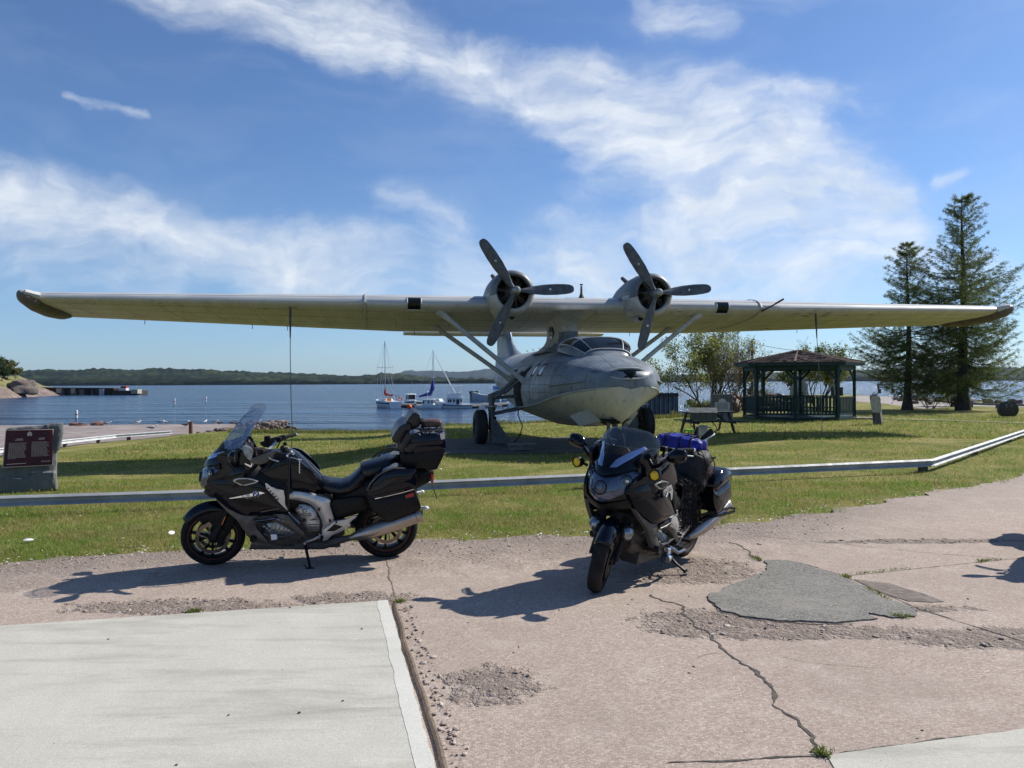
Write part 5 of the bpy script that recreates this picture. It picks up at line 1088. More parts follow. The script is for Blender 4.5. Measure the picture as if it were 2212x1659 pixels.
    if L_:
        sides('wind_deflector', [(590, 470), (660, 440), (800, 400), (822, 412), (790, 440), (700, 500), (660, 512), (610, 500)], .34, 'dark_silver', B, .015, .01, .02, smooth=0)
        sides('chrome_edge', [(545, 498), (560, 505), (590, 520), (597, 500), (604, 505), (594, 532), (570, 522), (544, 508)], .33, 'chrome', B, .01, .0, smooth=0)
        mb = MB(); mb.panel(outl([(518, 368), (545, 355), (585, 372), (612, 402), (596, 475), (572, 468), (540, 430)], .30), lambda u, v, off: Vector((u, .31+off, v)), .012, .006, .01, .03, smooth=1); mb.build('mirror_face', 'mirror_teal', B)  # extra panel for the mirror glass, its reflection painted pale teal
        for (a, b, r, m_) in [(845, 380, .028, 'plastic'), (880, 385, .022, 'dark_silver'), (905, 420, .02, 'engine_alu'), (870, 410, .03, 'plastic'), (925, 430, .016, 'chrome'), (860, 350, .02, 'rubber')]:
            x, z = TB(a, b, .2); mb = MB(); mb.ell((x, .2+random.uniform(-.04, .04), z), (r, r*.8, r), n=10, m=7); mb.build('bar_accessory', m_, B)
        x, z = TB(650, 410, 0); mb = MB(); mb.tube([(x+.03, -.06, z-.03), (x-.04, .06, z)], .06, 14); mb.build('gauge_pod', 'leather', B)
        x, z = TB(570, 330, 0); mb = MB(); mb.ell((x, 0, z-.02), (.03, .05, .05), n=12, m=8); mb.tube([(x, 0, z-.03), (x+.03, 0, z-.16)], .03, 8); mb.build('phone_mount', 'plastic', B)
        for a, b0, b1, m_ in ((893, 470, 880, 'rim_black'), (975, 485, 610, 'chrome')):
            mb = MB(); p0 = TB(a, b0, .30); p1 = TB(a-4, b1, .34); n = 9
            if m_ == 'chrome':
                for k in range(n): q = (lerp(p0[0], p1[0], k/n)+.004*(k % 2), .24, lerp(p0[1], p1[1], k/n)); mb.ell(q, (.007, .005, .009), n=6, m=4)
                mb.tube([(p0[0]-.02, .24, p0[1]+.0), (p0[0]+.02, .24, p0[1]+.01)], .006, 5)
            else: mb.tube([(p0[0], .25, p0[1]), (p0[0], .34, lerp(p0[1], p1[1], .3)), (p1[0], .36, p1[1])], .009, 6)
            mb.build('key_chain' if m_ == 'chrome' else 'lead_strap', m_, B)
        mb = MB(); P = outl([(310, 500), (350, 500), (352, 545), (312, 545)], .23); mb.panel(P, flare(.30, 1.76, 1.20, .23)[0], .03, grid=.05); mb.build('camera_bracket', 'plastic', B)
        mb = MB(); mb.tube([(p[0], .31, p[1]) for p in outl([(375, 515), (420, 530), (455, 575)], .31)], .004, 5); mb.build('lead', 'dark_silver', B)
        # lettering
        fpL = fp[0]
        c = TB(632, 743, .35); roundel(fpL, Vector((c[0], .3535, c[1])), Vector((-1, 0, 0)), Vector((0, 0, 1)), Vector((0, 1, 0)), .031)
        dx, dz = TB(700, 732, .35)[0]-TB(420, 778, .35)[0], TB(700, 732, .35)[1]-TB(420, 778, .35)[1]
        mb = MB(); mb.panel(outl([(418, 776), (520, 756), (600, 738), (640, 730), (668, 725), (702, 736), (670, 745), (600, 762), (520, 770), (430, 781)], .352), lambda u, v, off: Vector((u, .352+off, v)), .003, grid=.05); mb.build('badge_blade', 'chrome', fpL)
        for s_, (a, b), sz, m_ in (('K 1600', (553, 757), .024, 'logo_blue'), ('GTL', (572, 772), .026, 'silver'), ('SIX CYLINDER', (742, 872), .021, 'dark_silver')):
            q = TB(a, b, .357); text('lettering', s_, sz, m_, fpL, frameM((q[0], .3565, q[1]), (dx, 0, dz), (0, 0, 1)), .0006)
        mb = MB(); mb.panel(outl([(668, 880), (812, 852), (812, 862), (670, 890)], .352), lambda u, v, off: Vector((u, .3515+off, v)), .003, grid=.05); mb.build('badge_plate', 'dark_silver', fpL)
        # top case
        tc = empty('top_case'); tc.parent = B
        both = lambda w_: (lambda u, v, off: Vector((u, w_+off, v)) if off >= 0 else Vector((u, w_+off, v)))
        mb = MB(); mb.panel(outl([(1768, 408), (1800, 412), (2118, 375), (2108, 420), (2085, 470), (2055, 530), (1985, 542), (1955, 522), (1800, 525), (1775, 480)], .15), both(.235), .47, .02, .04, .035, smooth=0, back_bulge=.02); mb.build('case_body', 'plastic', tc, ang=50)
        mb = MB(); mb.panel(outl([(1800, 408), (1830, 330), (1862, 285), (1900, 268), (2085, 262), (2112, 285), (2122, 330), (2120, 372)], .15), both(.24), .48, .03, .06, .035, smooth=1, back_bulge=.03); mb.build('case_lid', 'paint_navy', tc, ang=50)
        for nm, pts_, y0, th, m_ in (('backrest_cushion', [(1705, 305), (1735, 250), (1765, 210), (1810, 185), (1850, 190), (1858, 230), (1820, 320), (1800, 385), (1770, 405), (1745, 395), (1752, 345), (1715, 335)], .17, .34, 'vinyl'), ('headrest', [(1818, 178), (1840, 140), (1872, 104), (1895, 100), (1925, 120), (1932, 170), (1922, 212), (1885, 228), (1860, 240), (1845, 200)], .13, .26, 'vinyl'), ('armrest', [(1765, 395), (1775, 350), (1820, 270), (1845, 258), (1862, 275), (1862, 300), (1820, 370), (1798, 410), (1775, 415)], .27, .07, 'vinyl')):
            mb = MB(); mb.panel(outl(pts_, y0), both(y0), th, .014, .02, .025, smooth=0, back_bulge=.012); mb.build(nm, m_, tc, ang=60)
        mb = MB()
        rk = lambda a, b, y: (TB(a, b, 0)[0], y, TB(a, b, 0)[1])
        for s_ in (-1, 1):
            mb.tube([rk(1885, 262, s_*.15), rk(1893, 235, s_*.15), rk(1930, 222, s_*.16), rk(2080, 212, s_*.16), rk(2112, 218, s_*.15), rk(2118, 262, s_*.15)], .007, 6)
            mb.tube([rk(1940, 225, s_*.07), rk(2100, 218, s_*.07)], .006, 6)
        for a in (1940, 2000, 2060, 2105): mb.tube([rk(a, 222-(a-1940)*.03, -.16), rk(a, 222-(a-1940)*.03, .16)], .006, 6)
        for k in range(5): mb.tube([rk(1900+k*40, 250, -.15), rk(1945+k*38, 222, .0), rk(1900+k*42, 250, .16)], .004, 5)
        mb.build('luggage_rack', 'dark_silver', tc)
        mb = MB(); mb.panel(outl([(2078, 250), (2108, 246), (2120, 285), (2095, 300), (2085, 290)], .18), both(.262), .03, .0, grid=.05); mb.box((TB(2112, 270, .1)[0], 0, TB(2112, 270, .1)[1]), (.012, .40, .055)); mb.build('chrome_corner', 'chrome_blue', tc)
        mb = MB(); q = TB(1925, 605, .1); mb.tube([(q[0]+.03, .1, q[1]+.02), (q[0], .11, q[1]+.015), (q[0]-.02, .11, q[1]-.03)], .010, 6); mb.build('plug_lead', 'plastic', B)
    else:
        for sg in (1, -1):
            n = Vector((1, sg*.10, .02)).normalized(); c = Vector((1.53, sg*.375, 1.045)); Mq = n.to_track_quat('Z', 'Y').to_matrix().to_4x4(); Mq.translation = c
            mb = MB(); mb.lathe([(0, -.055), (.03, -.05), (.045, -.02), (.050, .02), (.048, .032), (.041, .034), (.040, .025)], 28, M=Mq); mb.tube([c-n*.03, Vector((1.50, sg*.30, 1.02))], .014, 6); fg = mb.build('fog_lamp', 'plastic', B)
            mb = MB(); mb.ell((0, 0, .024), (.041, .041, .010), M=Mq, n=24, m=6); lo_ = mb.build('lens', 'yellow_lens', fg)
            mb = MB()
            for q in range(4): mb.ell((.018*math.cos(q*math.pi/2+.5), .022*math.sin(q*math.pi/2+.5), .031), (.012, .012, .006), M=Mq, n=10, m=5)
            mb.build('emitter', 'yellow_lens', fg)
            mb = MB(); mb.ell((1.60, sg*.135, .545), (.075, .062, .070), n=18, m=12); mb.tube([(1.60, sg*.13, .545), (1.5, sg*.12, .57)], .045, 10); mb.build('horn_cover', 'chrome_dark', B, M=St)
            c = Vector((1.06, sg*.33, .245)); mb = MB(); mb.tube([c+Vector((-.05, 0, 0)), c, c+Vector((.04, 0, 0))], [.03, .042, .044], 16); ql = mb.build('auxiliary_lamp', 'chrome', B); mb = MB(); mb.ell(c+Vector((.041, 0, 0)), (.006, .036, .036), n=14, m=6); mb.build('lens', 'lamp_glass', ql)
            mb = MB(); mb.tube([c+Vector((-.02, 0, .04)), c+Vector((-.02, 0, .075)), c+Vector((.03, 0, .08))], .022, 10); mb.build('lamp_bracket', 'chrome', ql)
            mb = MB(); mb.tube([(.98, sg*.20, .36), (1.0, sg*.32, .33), (.90, sg*.36, .27), (.72, sg*.34, .26), (.66, sg*.22, .28)], .017, 8); mb.build('crash_bar', 'chrome_dark', B)
            mb = MB(); mb.tube([(.25, sg*.27, .50), (-.2, sg*.41, .545), (-.28, sg*.43, .53), (-.28, sg*.43, .50), (-.2, sg*.41, .49), (.22, sg*.28, .45)], .014, 8, caps=True); mb.build('pannier_guard', 'rubber', B)
        sides('side_badge', [(560, 690), (640, 665), (700, 656), (735, 700), (738, 760), (722, 770), (700, 720), (640, 700), (580, 730)], .352, 'silver', B, .006, .002, .01, smooth=0)
        c = TB(590, 720, .36); roundel(fp[0], Vector((c[0], .368, c[1])), Vector((-1, 0, 0)), Vector((0, 0, 1)), Vector((0, 1, 0)), .036)
        q = TB(660, 690, .36); text('lettering', '1.6', .045, 'rim_black', fp[0], frameM((q[0], .3625, q[1]), (-1, 0, .1), (0, 0, 1)), .001)
        sides('silver_wing', [(800, 905), (900, 890), (960, 960), (930, 1010), (860, 985), (780, 960)], .335, 'silver', B, .03, .012, .02, smooth=0)
        mb = MB(); q = [(1.31, .235, .66), (1.22, .26, .50)]; mb.beam(q[0], q[1], .05, .055); mb.beam((1.31, -.235, .66), (1.22, -.26, .50), .05, .055); mb.build('radiator_intake', 'dark_silver', B, bev=.01)
    return B
mat('chrome_dark', (.25, .27, .30), .2, .9)
bk1 = bike('side', B1R, B1x, B1y, B1z, 'black touring motorcycle with tall clear windscreen and top case, seen side-on', R_(4))
bk2 = bike('front', B2R, B2x, B2y, B2z, 'black touring motorcycle with two yellow fog lamps and luggage strapped on, facing the camera', R_(21))
# ---- luggage (things of their own)
def blobmesh(c, r, M, amp=.12, f=6.0, n=40, m=26, e=2.8, seed=0, flat=None):
    mb = MB(); vs = []; fs = []
    for i in range(m+1):
        p = math.pi*i/m
        for k in range(n):
            t = 2*math.pi*k/n
            sp_ = lambda v: math.copysign(abs(v)**(2/e), v)
            q = Vector((sp_(math.cos(t))*sp_(math.sin(p)), sp_(math.sin(t))*sp_(math.sin(p)), sp_(math.cos(p))))
            q2 = Vector((q.x*r[0], q.y*r[1], q.z*r[2])); nn = 1+amp*(1-abs(mn.noise(q2*f+Vector((seed, 0, 0))))*3)+amp*.5*mn.noise(q2*f*2.7)
            vs.append(Vector(c)+q2*nn)
    for i in range(m):
        for k in range(n):
            k2 = (k+1) % n; fs.append((i*n+k, (i+1)*n+k, (i+1)*n+k2, i*n+k2))
    mb.add(vs, fs, M=M); return mb
M1_ = mw_of(B1R, B1x, B1y, B1z); M2_ = mw_of(B2R, B2x, B2y, B2z)
q = TB(2010, 182, 0); e_ = empty('pouch', mw=M1_ @ Matrix.Translation((q[0], 0, q[1]-.03)), label='brown leather pouch strapped on top of the motorcycle top case', cat='pouch')
mb = blobmesh((-.01, .0, .035), (.10, .085, .036), I3, .04, 14, e=4); mb.build('pouch_body', 'leather', e_)
mb = MB(); mb.panel([(-.06, .012), (.045, .012), (.05, .05), (.0, .062), (-.06, .055)], lambda u, v, off: Vector((u-.03, .084+off, v)), .01, .006, .01, .02, smooth=1); mb.build('flap', 'leather', e_)
mb = MB()
for k, x in enumerate((.075, .085, .095)): mb.tube([(x, -.09, .0), (x, -.09, .06), (x+.005, 0, .075), (x, .09, .06), (x, .092, .0)], .006, 5)
mb.build('strap', 'rubber', e_)
e_ = empty('dry_bag', mw=M2_ @ Matrix.Translation((.15, -.02, 1.17)), label='bright blue dry bag strapped across the back of the motorcycle', cat='bag')
blobmesh((0, 0, 0), (.14, .235, .080), I3, .10, 11, n=56, m=36, e=3.2, seed=3).build('bag_body', 'blue_fabric', e_, ang=70)
mb = MB()
for y in (-.12, .04, .15): mb.tube([(.165, y, -.05), (.13, y, .075), (0, y+.01, .10), (-.13, y, .075), (-.165, y, -.05)], .009, 6, sq=.5)
mb.build('strap', 'rubber', e_)
e_ = empty('shoes', mw=M2_ @ Matrix.Translation((.12, .13, 1.27)), label='pair of neon green and black shoes on top of the blue bag', cat='shoes')
for k, (dx, dy, rz, m1) in enumerate(((0, .0, 20, 'rubber'), (-.02, .10, -35, 'rubber'))):
    Mx = Matrix.Translation((dx, dy, -.01)) @ Matrix.Scale(.85, 4) @ Matrix.Rotation(R_(rz), 4, 'Z') @ Matrix.Rotation(R_(28), 4, 'Y')
    mb = MB(); mb.loft([[(x, w_*math.cos(t), h0+h_*math.sin(t)) for t in [2*math.pi*j/12 for j in range(12)]] for x, w_, h_, h0 in [(-.09, .015, .02, .03), (-.075, .03, .04, .035), (-.03, .034, .035, .03), (.03, .038, .024, .02), (.075, .034, .018, .016), (.095, .012, .008, .012)]], M=Mx); mb.build('shoe_upper', m1, e_)
    mb = MB(); mb.loft([[(x, w_*math.cos(t), -.004+.012*math.sin(t)) for t in [2*math.pi*j/12 for j in range(12)]] for x, w_ in [(-.095, .015), (-.07, .034), (.0, .034), (.06, .042), (.10, .015)]], M=Mx); mb.build('sole', 'white' if k else 'neon', e_)
mb = MB(); mb.tube([(-.02, -.16, .0), (.02, -.12, .035), (-.01, -.08, .03), (.03, -.03, .04)], .012, 6); mb.build('lace', 'neon', e_)
e_ = empty('duffel_bag', mw=M2_ @ Matrix.Translation((.18, .16, .93)), label='black duffel bag hanging over the seat under the blue bag', cat='bag')
blobmesh((0, 0, 0), (.17, .15, .20), I3, .10, 7, n=52, m=36, e=2.8, seed=8).build('bag_body', 'black_fabric', e_, ang=70)
mb = MB()
for x in (-.09, .08): mb.tube([(x, -.1, .2), (x, .08, .205), (x+.01, .165, .08), (x, .165, -.12), (x, .12, -.2)], .010, 6, sq=.5)
mb.tube([(-.1, .12, .12), (-.02, .19, .15), (.1, .17, .08), (.13, .15, -.02)], .008, 6); mb.build('strap', 'rubber', e_)
mb = MB(); mb.tube([(.02, .165, .02), (.05, .165, -.01)], .008, 6); mb.build('zip_pull', 'red_lens', e_)
# sheepskin on the rider seat: draped shell + tufts
e_ = empty('sheepskin', mw=M2_ @ Matrix.Translation((.48, 0, .82)), label='shaggy black sheepskin draped over the rider seat of the loaded motorcycle', cat='sheepskin')
def shp(u, v, off=0):
    a = v*2.1; return Vector((u, (.265+off)*math.copysign(min(1, abs(math.sin(a))*1.15), v), (.12+off)*math.cos(a)-.04-(.12*max(0, abs(v)-.7)*8)))
mb = MB(); mb.loft([[shp(u, v, -.012*abs(math.sin(u*9))) for v in np.linspace(-1, 1, 21)] for u in np.linspace(-.19, .19, 9)], closed=False, caps=False); mb.build('hide', 'fleece', e_)
mb = MB()
for _ in range(1900):
    u, v = random.uniform(-.19, .19), random.uniform(-1, 1); p = shp(u, v); n = (p-Vector((u, 0, -.1))).normalized(); d = Vector((random.gauss(0, .3), random.gauss(0, .3), random.gauss(-.4, .3)))
    mb.tube([p, p+n*.014+d*.008, p+n*.018+d*.026], [.006, .005, .002], 3, caps=False)
mb.build('curls', 'fleece', e_, fix=False)
# ============================================================ street furniture, monuments, gazebo, boats
mat('galv', (.36, .37, .385), .6, .1, c2=(.27, .275, .285), sc=3, c3=(.22, .15, .10), sc3=2.2, f3=(.72, .8), rv=.1)
mat('galv_pale', (.55, .56, .57), .45, c2=(.44, .45, .46), sc=4, rv=.08)  # paler galv copy; the far rail's sunlit brightness sits in its colour
mat('post_wood', (.13, .10, .08), .9, c2=(.07, .055, .045), sc=9, stretch=(1, 1, .2), bump=.006, bs=20)
mat('slate', (.085, .098, .10), .85, c2=(.15, .155, .15), sc=5, c3=(.26, .23, .17), sc3=3, f3=(.55, .7), stretch=(1.2, 1.2, .35), bump=.03, bs=7, f2=(.35, .65))
mat('plaque', (.050, .010, .020), .45, spec=.3, c2=(.065, .014, .026), sc=6)
mat('bronze', (.55, .45, .38), .5, .1)
mat('green_paint', (.006, .026, .024), .5, spec=.3, c2=(.012, .045, .040), sc=6, c3=(.05, .06, .05), sc3=5, f3=(.62, .74))
mat('shingle', (.080, .052, .042), .9, c2=(.13, .09, .072), sc=9, c3=(.055, .04, .034), sc3=2, f3=(.5, .7), bump=.01, bs=40)
mat('grey_wood', (.16, .155, .145), .9, c2=(.09, .085, .08), sc=10, stretch=(1, 1, .25), bump=.008, bs=18)
mat('dark_teal_wood', (.018, .030, .032), .7, c2=(.035, .05, .05), sc=8)
mat('lid_metal', (.06, .07, .065), .6, c2=(.16, .17, .155), sc=6, f2=(.5, .62), stretch=(1, 3, 1))
mat('box_green', (.035, .045, .04), .6, c2=(.055, .065, .058), sc=7)
mat('pale_stone', (.42, .40, .33), .85, c2=(.30, .28, .22), sc=8, bump=.02, bs=14)
mat('black_granite', (.012, .013, .014), .25, c2=(.02, .02, .021), sc=20)
mat('rock', (.16, .13, .11), .9, c2=(.085, .075, .068), sc=2.5, c3=(.22, .15, .12), sc3=.6, f3=(.5, .62), bump=.04, bs=5, coord='Object')
mat('rock_red', (.22, .11, .085), .9, c2=(.13, .08, .07), sc=3, bump=.03, bs=6)
mat('timber_dark', (.030, .027, .025), .9, c2=(.06, .05, .045), sc=4)
mat('timber_grey', (.20, .19, .175), .9, c2=(.12, .115, .105), sc=4, bump=.01, bs=10)
mat('steel_pile', (.075, .085, .095), .7, c2=(.16, .15, .14), sc=2.5, stretch=(2, 2, .3))
mat('gel_white', (.72, .73, .72), .25, c2=(.64, .65, .65), sc=2, coat=.3)
mat('gel_grey', (.38, .42, .45), .4, c2=(.32, .35, .38), sc=2)
mat('navy_stripe', (.01, .02, .05), .4)
mat('boat_glass', (.015, .02, .025), .08, spec=.8)
mat('sail_red', (.32, .05, .035), .8)
mat('sail_blue', (.01, .03, .22), .8)
mat('boat_blue', (.03, .20, .42), .4)
mat('orange_buoy', (.80, .10, .02), .4)
mat('gull_white', (.72, .72, .70), .8); mat('gull_grey', (.14, .15, .17), .8)
mat('wire', (.02, .02, .02), .7)
mat('concrete_old', (.20, .195, .18), .95, c2=(.14, .135, .125), sc=5, bump=.01, bs=20)
mat('shell', (.62, .59, .53), .6)
mat('weathered_white', (.55, .54, .50), .85, c2=(.36, .34, .30), sc=11, c3=(.18, .15, .12), sc3=7, f3=(.6, .7))
def rail(name, pts, ztop, label, mt_, posts, hgt=.14, flange=.075, zf=None, group=None):
    r = empty(name, (pts[0][0], pts[0][1], 0), 0, label, 'guardrail', group); o0 = Vector((pts[0][0], pts[0][1], 0))
    prof = [(-.05, 0), (-.05, .008), (-.008, .045), (-.008, hgt-.045), (-.05, hgt-.032), (-.045, hgt-.026), (0, hgt), (.008, hgt), (.008, 0)]
    for i in range(len(pts)-1):
        a, b = Vector(pts[i]), Vector(pts[i+1]); d = (b-a); n = max(2, int(d.length/1.5)); nn = Vector((-d.y, d.x)).normalized()
        rr = []
        for k in range(n+1):
            q = a.lerp(b, k/n); zt = ztop(q.x, q.y); rr.append([(q.x+nn.x*u-o0.x, q.y+nn.y*u-o0.y, zt-hgt+v) for u, v in prof])
        mb = MB(); mb.loft(rr); mb.build('rail', mt_, r, ang=30)
        L = d.length
        for s_ in (posts[i] if isinstance(posts, list) else np.arange(.6, L, posts)):
            s_ = float(s_)
            q = a+d.normalized()*s_; zt = ztop(q.x, q.y); zg = hz1(q.x, q.y)
            mb = MB(); mb.box((0, 0, 0), (.14, .12, zt-.02-zg+.2), Matrix.Translation((q.x+nn.x*.08-o0.x, q.y+nn.y*.08-o0.y, (zt-.02+zg-.2)/2)) @ Matrix.Rotation(math.atan2(d.y, d.x), 4, 'Z')); p_ = mb.build('post', 'post_wood', r, bev=.008)
            mb = MB(); 
            for zz in (-.05, -.10): mb.ell((q.x-nn.x*.004-o0.x, q.y-nn.y*.004-o0.y, zt+zz), (.012, .012, .012), n=8, m=5)
            mb.build('bolt', 'engine_dark', p_)
    return r
rail('guardrail', [(-14, 8.3), (8.13, 14.9), (19.5, 28.0)], lambda x, y: float(np.interp(x, [-14, -7, -4, 1, 8.2, 16, 20], [.33, .285, .245, .25, .255, .24, .22])), 'low galvanized guardrail running behind both motorcycles and bending away on the right', 'galv', [[5, 10.6, 16.0, 22.95], [4.6, 9.5, 14]], group='low guardrails round the lawn')
rail('guardrail', [(p.x, p.y) for p in fr], lambda x, y: float(np.interp(y, [p.y for p in fr], [p.z for p in fr])), 'white sunlit guardrail between the lawn and the boat ramp, behind the stone monument', 'galv_pale', 3.2, hgt=.15, group='low guardrails round the lawn')
br = [D(x, y, d) for x, y, d in [(2078, 869, 50), (2130, 870.5, 48.5), (2300, 875, 45)]]
rail('guardrail', [(p.x, p.y) for p in br], lambda x, y: float(np.interp(x, [p.x for p in br], [p.z for p in br])), 'grey guardrail on the shore beyond the spruces at the right edge', 'galv', 2.4, hgt=.14, group='low guardrails round the lawn')
# --- stone monument with bilingual plaque (leans a little)
d0 = 12.75; mo = Vector(((62-CX)/F*d0, d0, -.07)); ma = R_(27); mn_ = Vector((math.sin(ma), -math.cos(ma), 0)); mu_ = Vector((math.cos(ma), math.sin(ma), 0))
r = empty('stone_monument', mo, ma, 'slanting grey slate slab with a maroon bilingual plaque at the left edge', 'monument')
def mp(px, py):
    d = ray(px, py); o_ = Vector((0, 0, H)); q = o_+d*((mo-o_).dot(mn_)/d.dot(mn_)); return ((q-mo).dot(mu_), q.z-mo.z)
P = [mp(*q) for q in [(-6, 1062), (4, 1010), (10, 960), (14, 926), (30, 924.5), (60, 922), (90, 920), (112, 916), (135, 915.5), (136, 925), (134, 945), (130, 965), (122, 980), (121, 1000), (121, 1030), (124, 1057), (100, 1060), (50, 1064), (10, 1066)]]
mb2 = MB(); mb2.panel(jag(P, .014, .05, 7), lambda u, v, off: Vector((u, .02-off+mn.noise(Vector((u*4, 0, v*1.5)))*.02+mn.noise(Vector((u*14, 2, v*5)))*.012-(.035 if v < .36+.05*math.sin(u*6)+.02*math.sin(u*17) else 0)+mn.noise(Vector((u*30, 4, v*20)))*.006, v)), .26, bulge=.02, edge=.012, grid=.03)
mb2.build('stone_slab', 'slate', r, ang=28)
pc = [mp(*q) for q in [(7, 1009), (14, 929), (115.5, 927), (114, 1003.5)]]
def quad(u, v): a = Vector(pc[0]).lerp(Vector(pc[3]), u); b = Vector(pc[1]).lerp(Vector(pc[2]), u); return a.lerp(b, v)
mb = MB(); mb.panel([tuple(p) for p in pc], lambda u, v, off: Vector((u, -.055-off, v)), .04, bulge=.008, edge=.01, grid=.06); pl = mb.build('plaque', 'plaque', r)
mb = MB(); PP = [(p[0], -.066, p[1]) for p in pc]; mb.tube(PP+[PP[0]], .007, 5, caps=False); mb.build('plaque_border', 'bronze', pl)
mb = MB()
for col_, (u0, u1) in enumerate(((.085, .46), (.555, .93))):
    for k in range(15):
        v = .66-k*.030 if col_ else .645-k*.030
        if (col_ and k > 13): continue
        ue = u1-random.uniform(.0, .06) if not (k == 14) else u0+.16
        u = u0
        while u < ue:
            w_ = random.uniform(.018, .05); a, b = quad(u, v), quad(min(u+w_, ue), v); mb.beam((a.x, -.0665, a.y), (b.x, -.0665, b.y), .002, .0062); u += w_+.008
for (u0, u1, v) in [(.235, .365, .755), (.205, .375, .725), (.70, .83, .765), (.69, .82, .735)]:
    a, b = quad(u0, v), quad(u1, v); mb.beam((a.x, -.0665, a.y), (b.x, -.0665, b.y), .002, .009)
a, b = quad(.07, .075), quad(.46, .085); mb.beam((a.x, -.0665, a.y), (b.x, -.0665, b.y), .002, .010)
mb.build('plaque_text', 'bronze', pl)
a = quad(.86, .115); text('lettering', 'Canada', .045, 'bronze', pl, Matrix.Translation((a.x, -.066, a.y)) @ Matrix.Rotation(R_(90), 4, 'X'), .001)
a = quad(.50, .89); mb = MB()
mb.panel([(-.03, -.035), (.03, -.035), (.036, -.01), (.03, .02), (.012, .028), (0, .045), (-.012, .028), (-.03, .02), (-.036, -.01)], lambda u, v, off: Vector((a.x+u, -.064-off, a.y+v)), .004, .006, .01, .012); mb.build('crest', 'bronze', pl)
# --- concrete step under the aircraft
p = D(1127, 952, 21.6); r = empty('concrete_step', (p.x, p.y, hz1(p.x, p.y)+.02), R_(4), 'low weathered concrete step block on the dark pad below the aircraft hull', 'step')
mb = MB(); mb.box((0, 0, .09), (.68, .42, .12), taper=1.0); mb.build('block', 'concrete_old', r, bev=.015); mb = MB(); mb.box((0, 0, .175), (.80, .50, .05)); mb.build('tread_slab', 'concrete_old', r, bev=.01)
for dx in (-.24, .24): mb = MB(); mb.box((dx, 0, .015), (.12, .4, .03)); mb.build('foot', 'concrete_old', r)
# --- picnic table
p = D(1528, 936, 27.3); zt_ = hz1(p.x, p.y); r = empty('picnic_table', (p.x, p.y, zt_), R_(7), 'dark green wooden picnic table between the motorcycle luggage and the gazebo', 'picnic table')
for k in range(5): mb = MB(); mb.box((0, -.30+k*.15, .75), (1.85, .135, .04)); mb.build('table_plank', 'dark_teal_wood', r, bev=.004)
for y in (-.72, .72):
    for k in (0, 1): mb = MB(); mb.box((0, y+(k-.5)*.15, .45), (2.3 if y < 0 else 1.9, .135, .04)); mb.build('seat_plank', 'dark_teal_wood', r, bev=.004)
for x in (-.66, .66):
    for s_ in (1, -1): mb = MB(); mb.beam((x+s_*.0, s_*.28, .73), (x*1.08, s_*.72, 0), .05, .10); mb.build('leg', 'dark_teal_wood', r)
    mb = MB(); mb.beam((x+.04, -.82, .41), (x+.04, .82, .41), .045, .09); mb.build('seat_support', 'dark_teal_wood', r)
    mb = MB(); mb.beam((x, 0, .42), (x*.4, 0, .72), .04, .08); mb.build('brace', 'dark_teal_wood', r)
# --- electrical box on a post
p = D(1519, 990, 18.0); r = empty('electrical_box', (p.x, p.y, hz1(p.x, p.y)), R_(-12), 'green-grey metal electrical box on a steel post behind the loaded motorcycle', 'electrical box')
zb = D(1519, 905, 18.0).z-hz1(p.x, p.y)
mb = MB(); mb.box((0, 0, zb/2-.1), (.19, .12, zb-.1)); mb.build('post', 'galv', r, bev=.01); mb = MB(); mb.box((0, 0, zb-.19), (.34, .2, .03)); mb.build('mounting_plate', 'galv', r)
mb = MB(); w2, hh_ = .30, .21; z0 = zb-.02
mb.add([(-w2, -.16, z0), (w2, -.16, z0), (w2, .16, z0), (-w2, .16, z0), (-w2, -.16, z0+hh_*.82), (w2, -.16, z0+hh_*.82), (w2, .16, z0+hh_*1.25), (-w2, .16, z0+hh_*1.25)], [(0, 3, 2, 1), (0, 1, 5, 4), (1, 2, 6, 5), (2, 3, 7, 6), (3, 0, 4, 7), (4, 5, 6, 7)]); bx_ = mb.build('cabinet', 'box_green', r, sm=False, bev=.008)
mb = MB(); mb.add([(-w2-.02, -.19, z0+hh_*.80), (w2+.02, -.19, z0+hh_*.80), (w2+.02, .18, z0+hh_*1.30), (-w2-.02, .18, z0+hh_*1.30), (-w2-.02, -.19, z0+hh_*.84), (w2+.02, -.19, z0+hh_*.84), (w2+.02, .18, z0+hh_*1.34), (-w2-.02, .18, z0+hh_*1.34)], [(0, 3, 2, 1), (0, 1, 5, 4), (1, 2, 6, 5), (2, 3, 7, 6), (3, 0, 4, 7), (4, 5, 6, 7)]); ld = mb.build('lid', 'lid_metal', r, sm=False)
mb = MB()
for x in (-.2, -.07, .07, .2): mb.box((x, -.163, z0+.11), (.006, .006, .2))
mb.build('cabinet_seams', 'void', bx_)
mb = MB(); mb.tube([(-.27, -.17, z0+.02), (-.28, -.18, z0-.12), (-.2, -.17, z0-.18)], .012, 6); mb.tube([(.16, -.05, z0-.02), (.26, -.12, z0-.1), (.32, -.12, z0-.22), (.24, -.1, z0-.30), (.1, -.07, z0-.26)], .014, 6); mb.build('cable', 'wire', r)
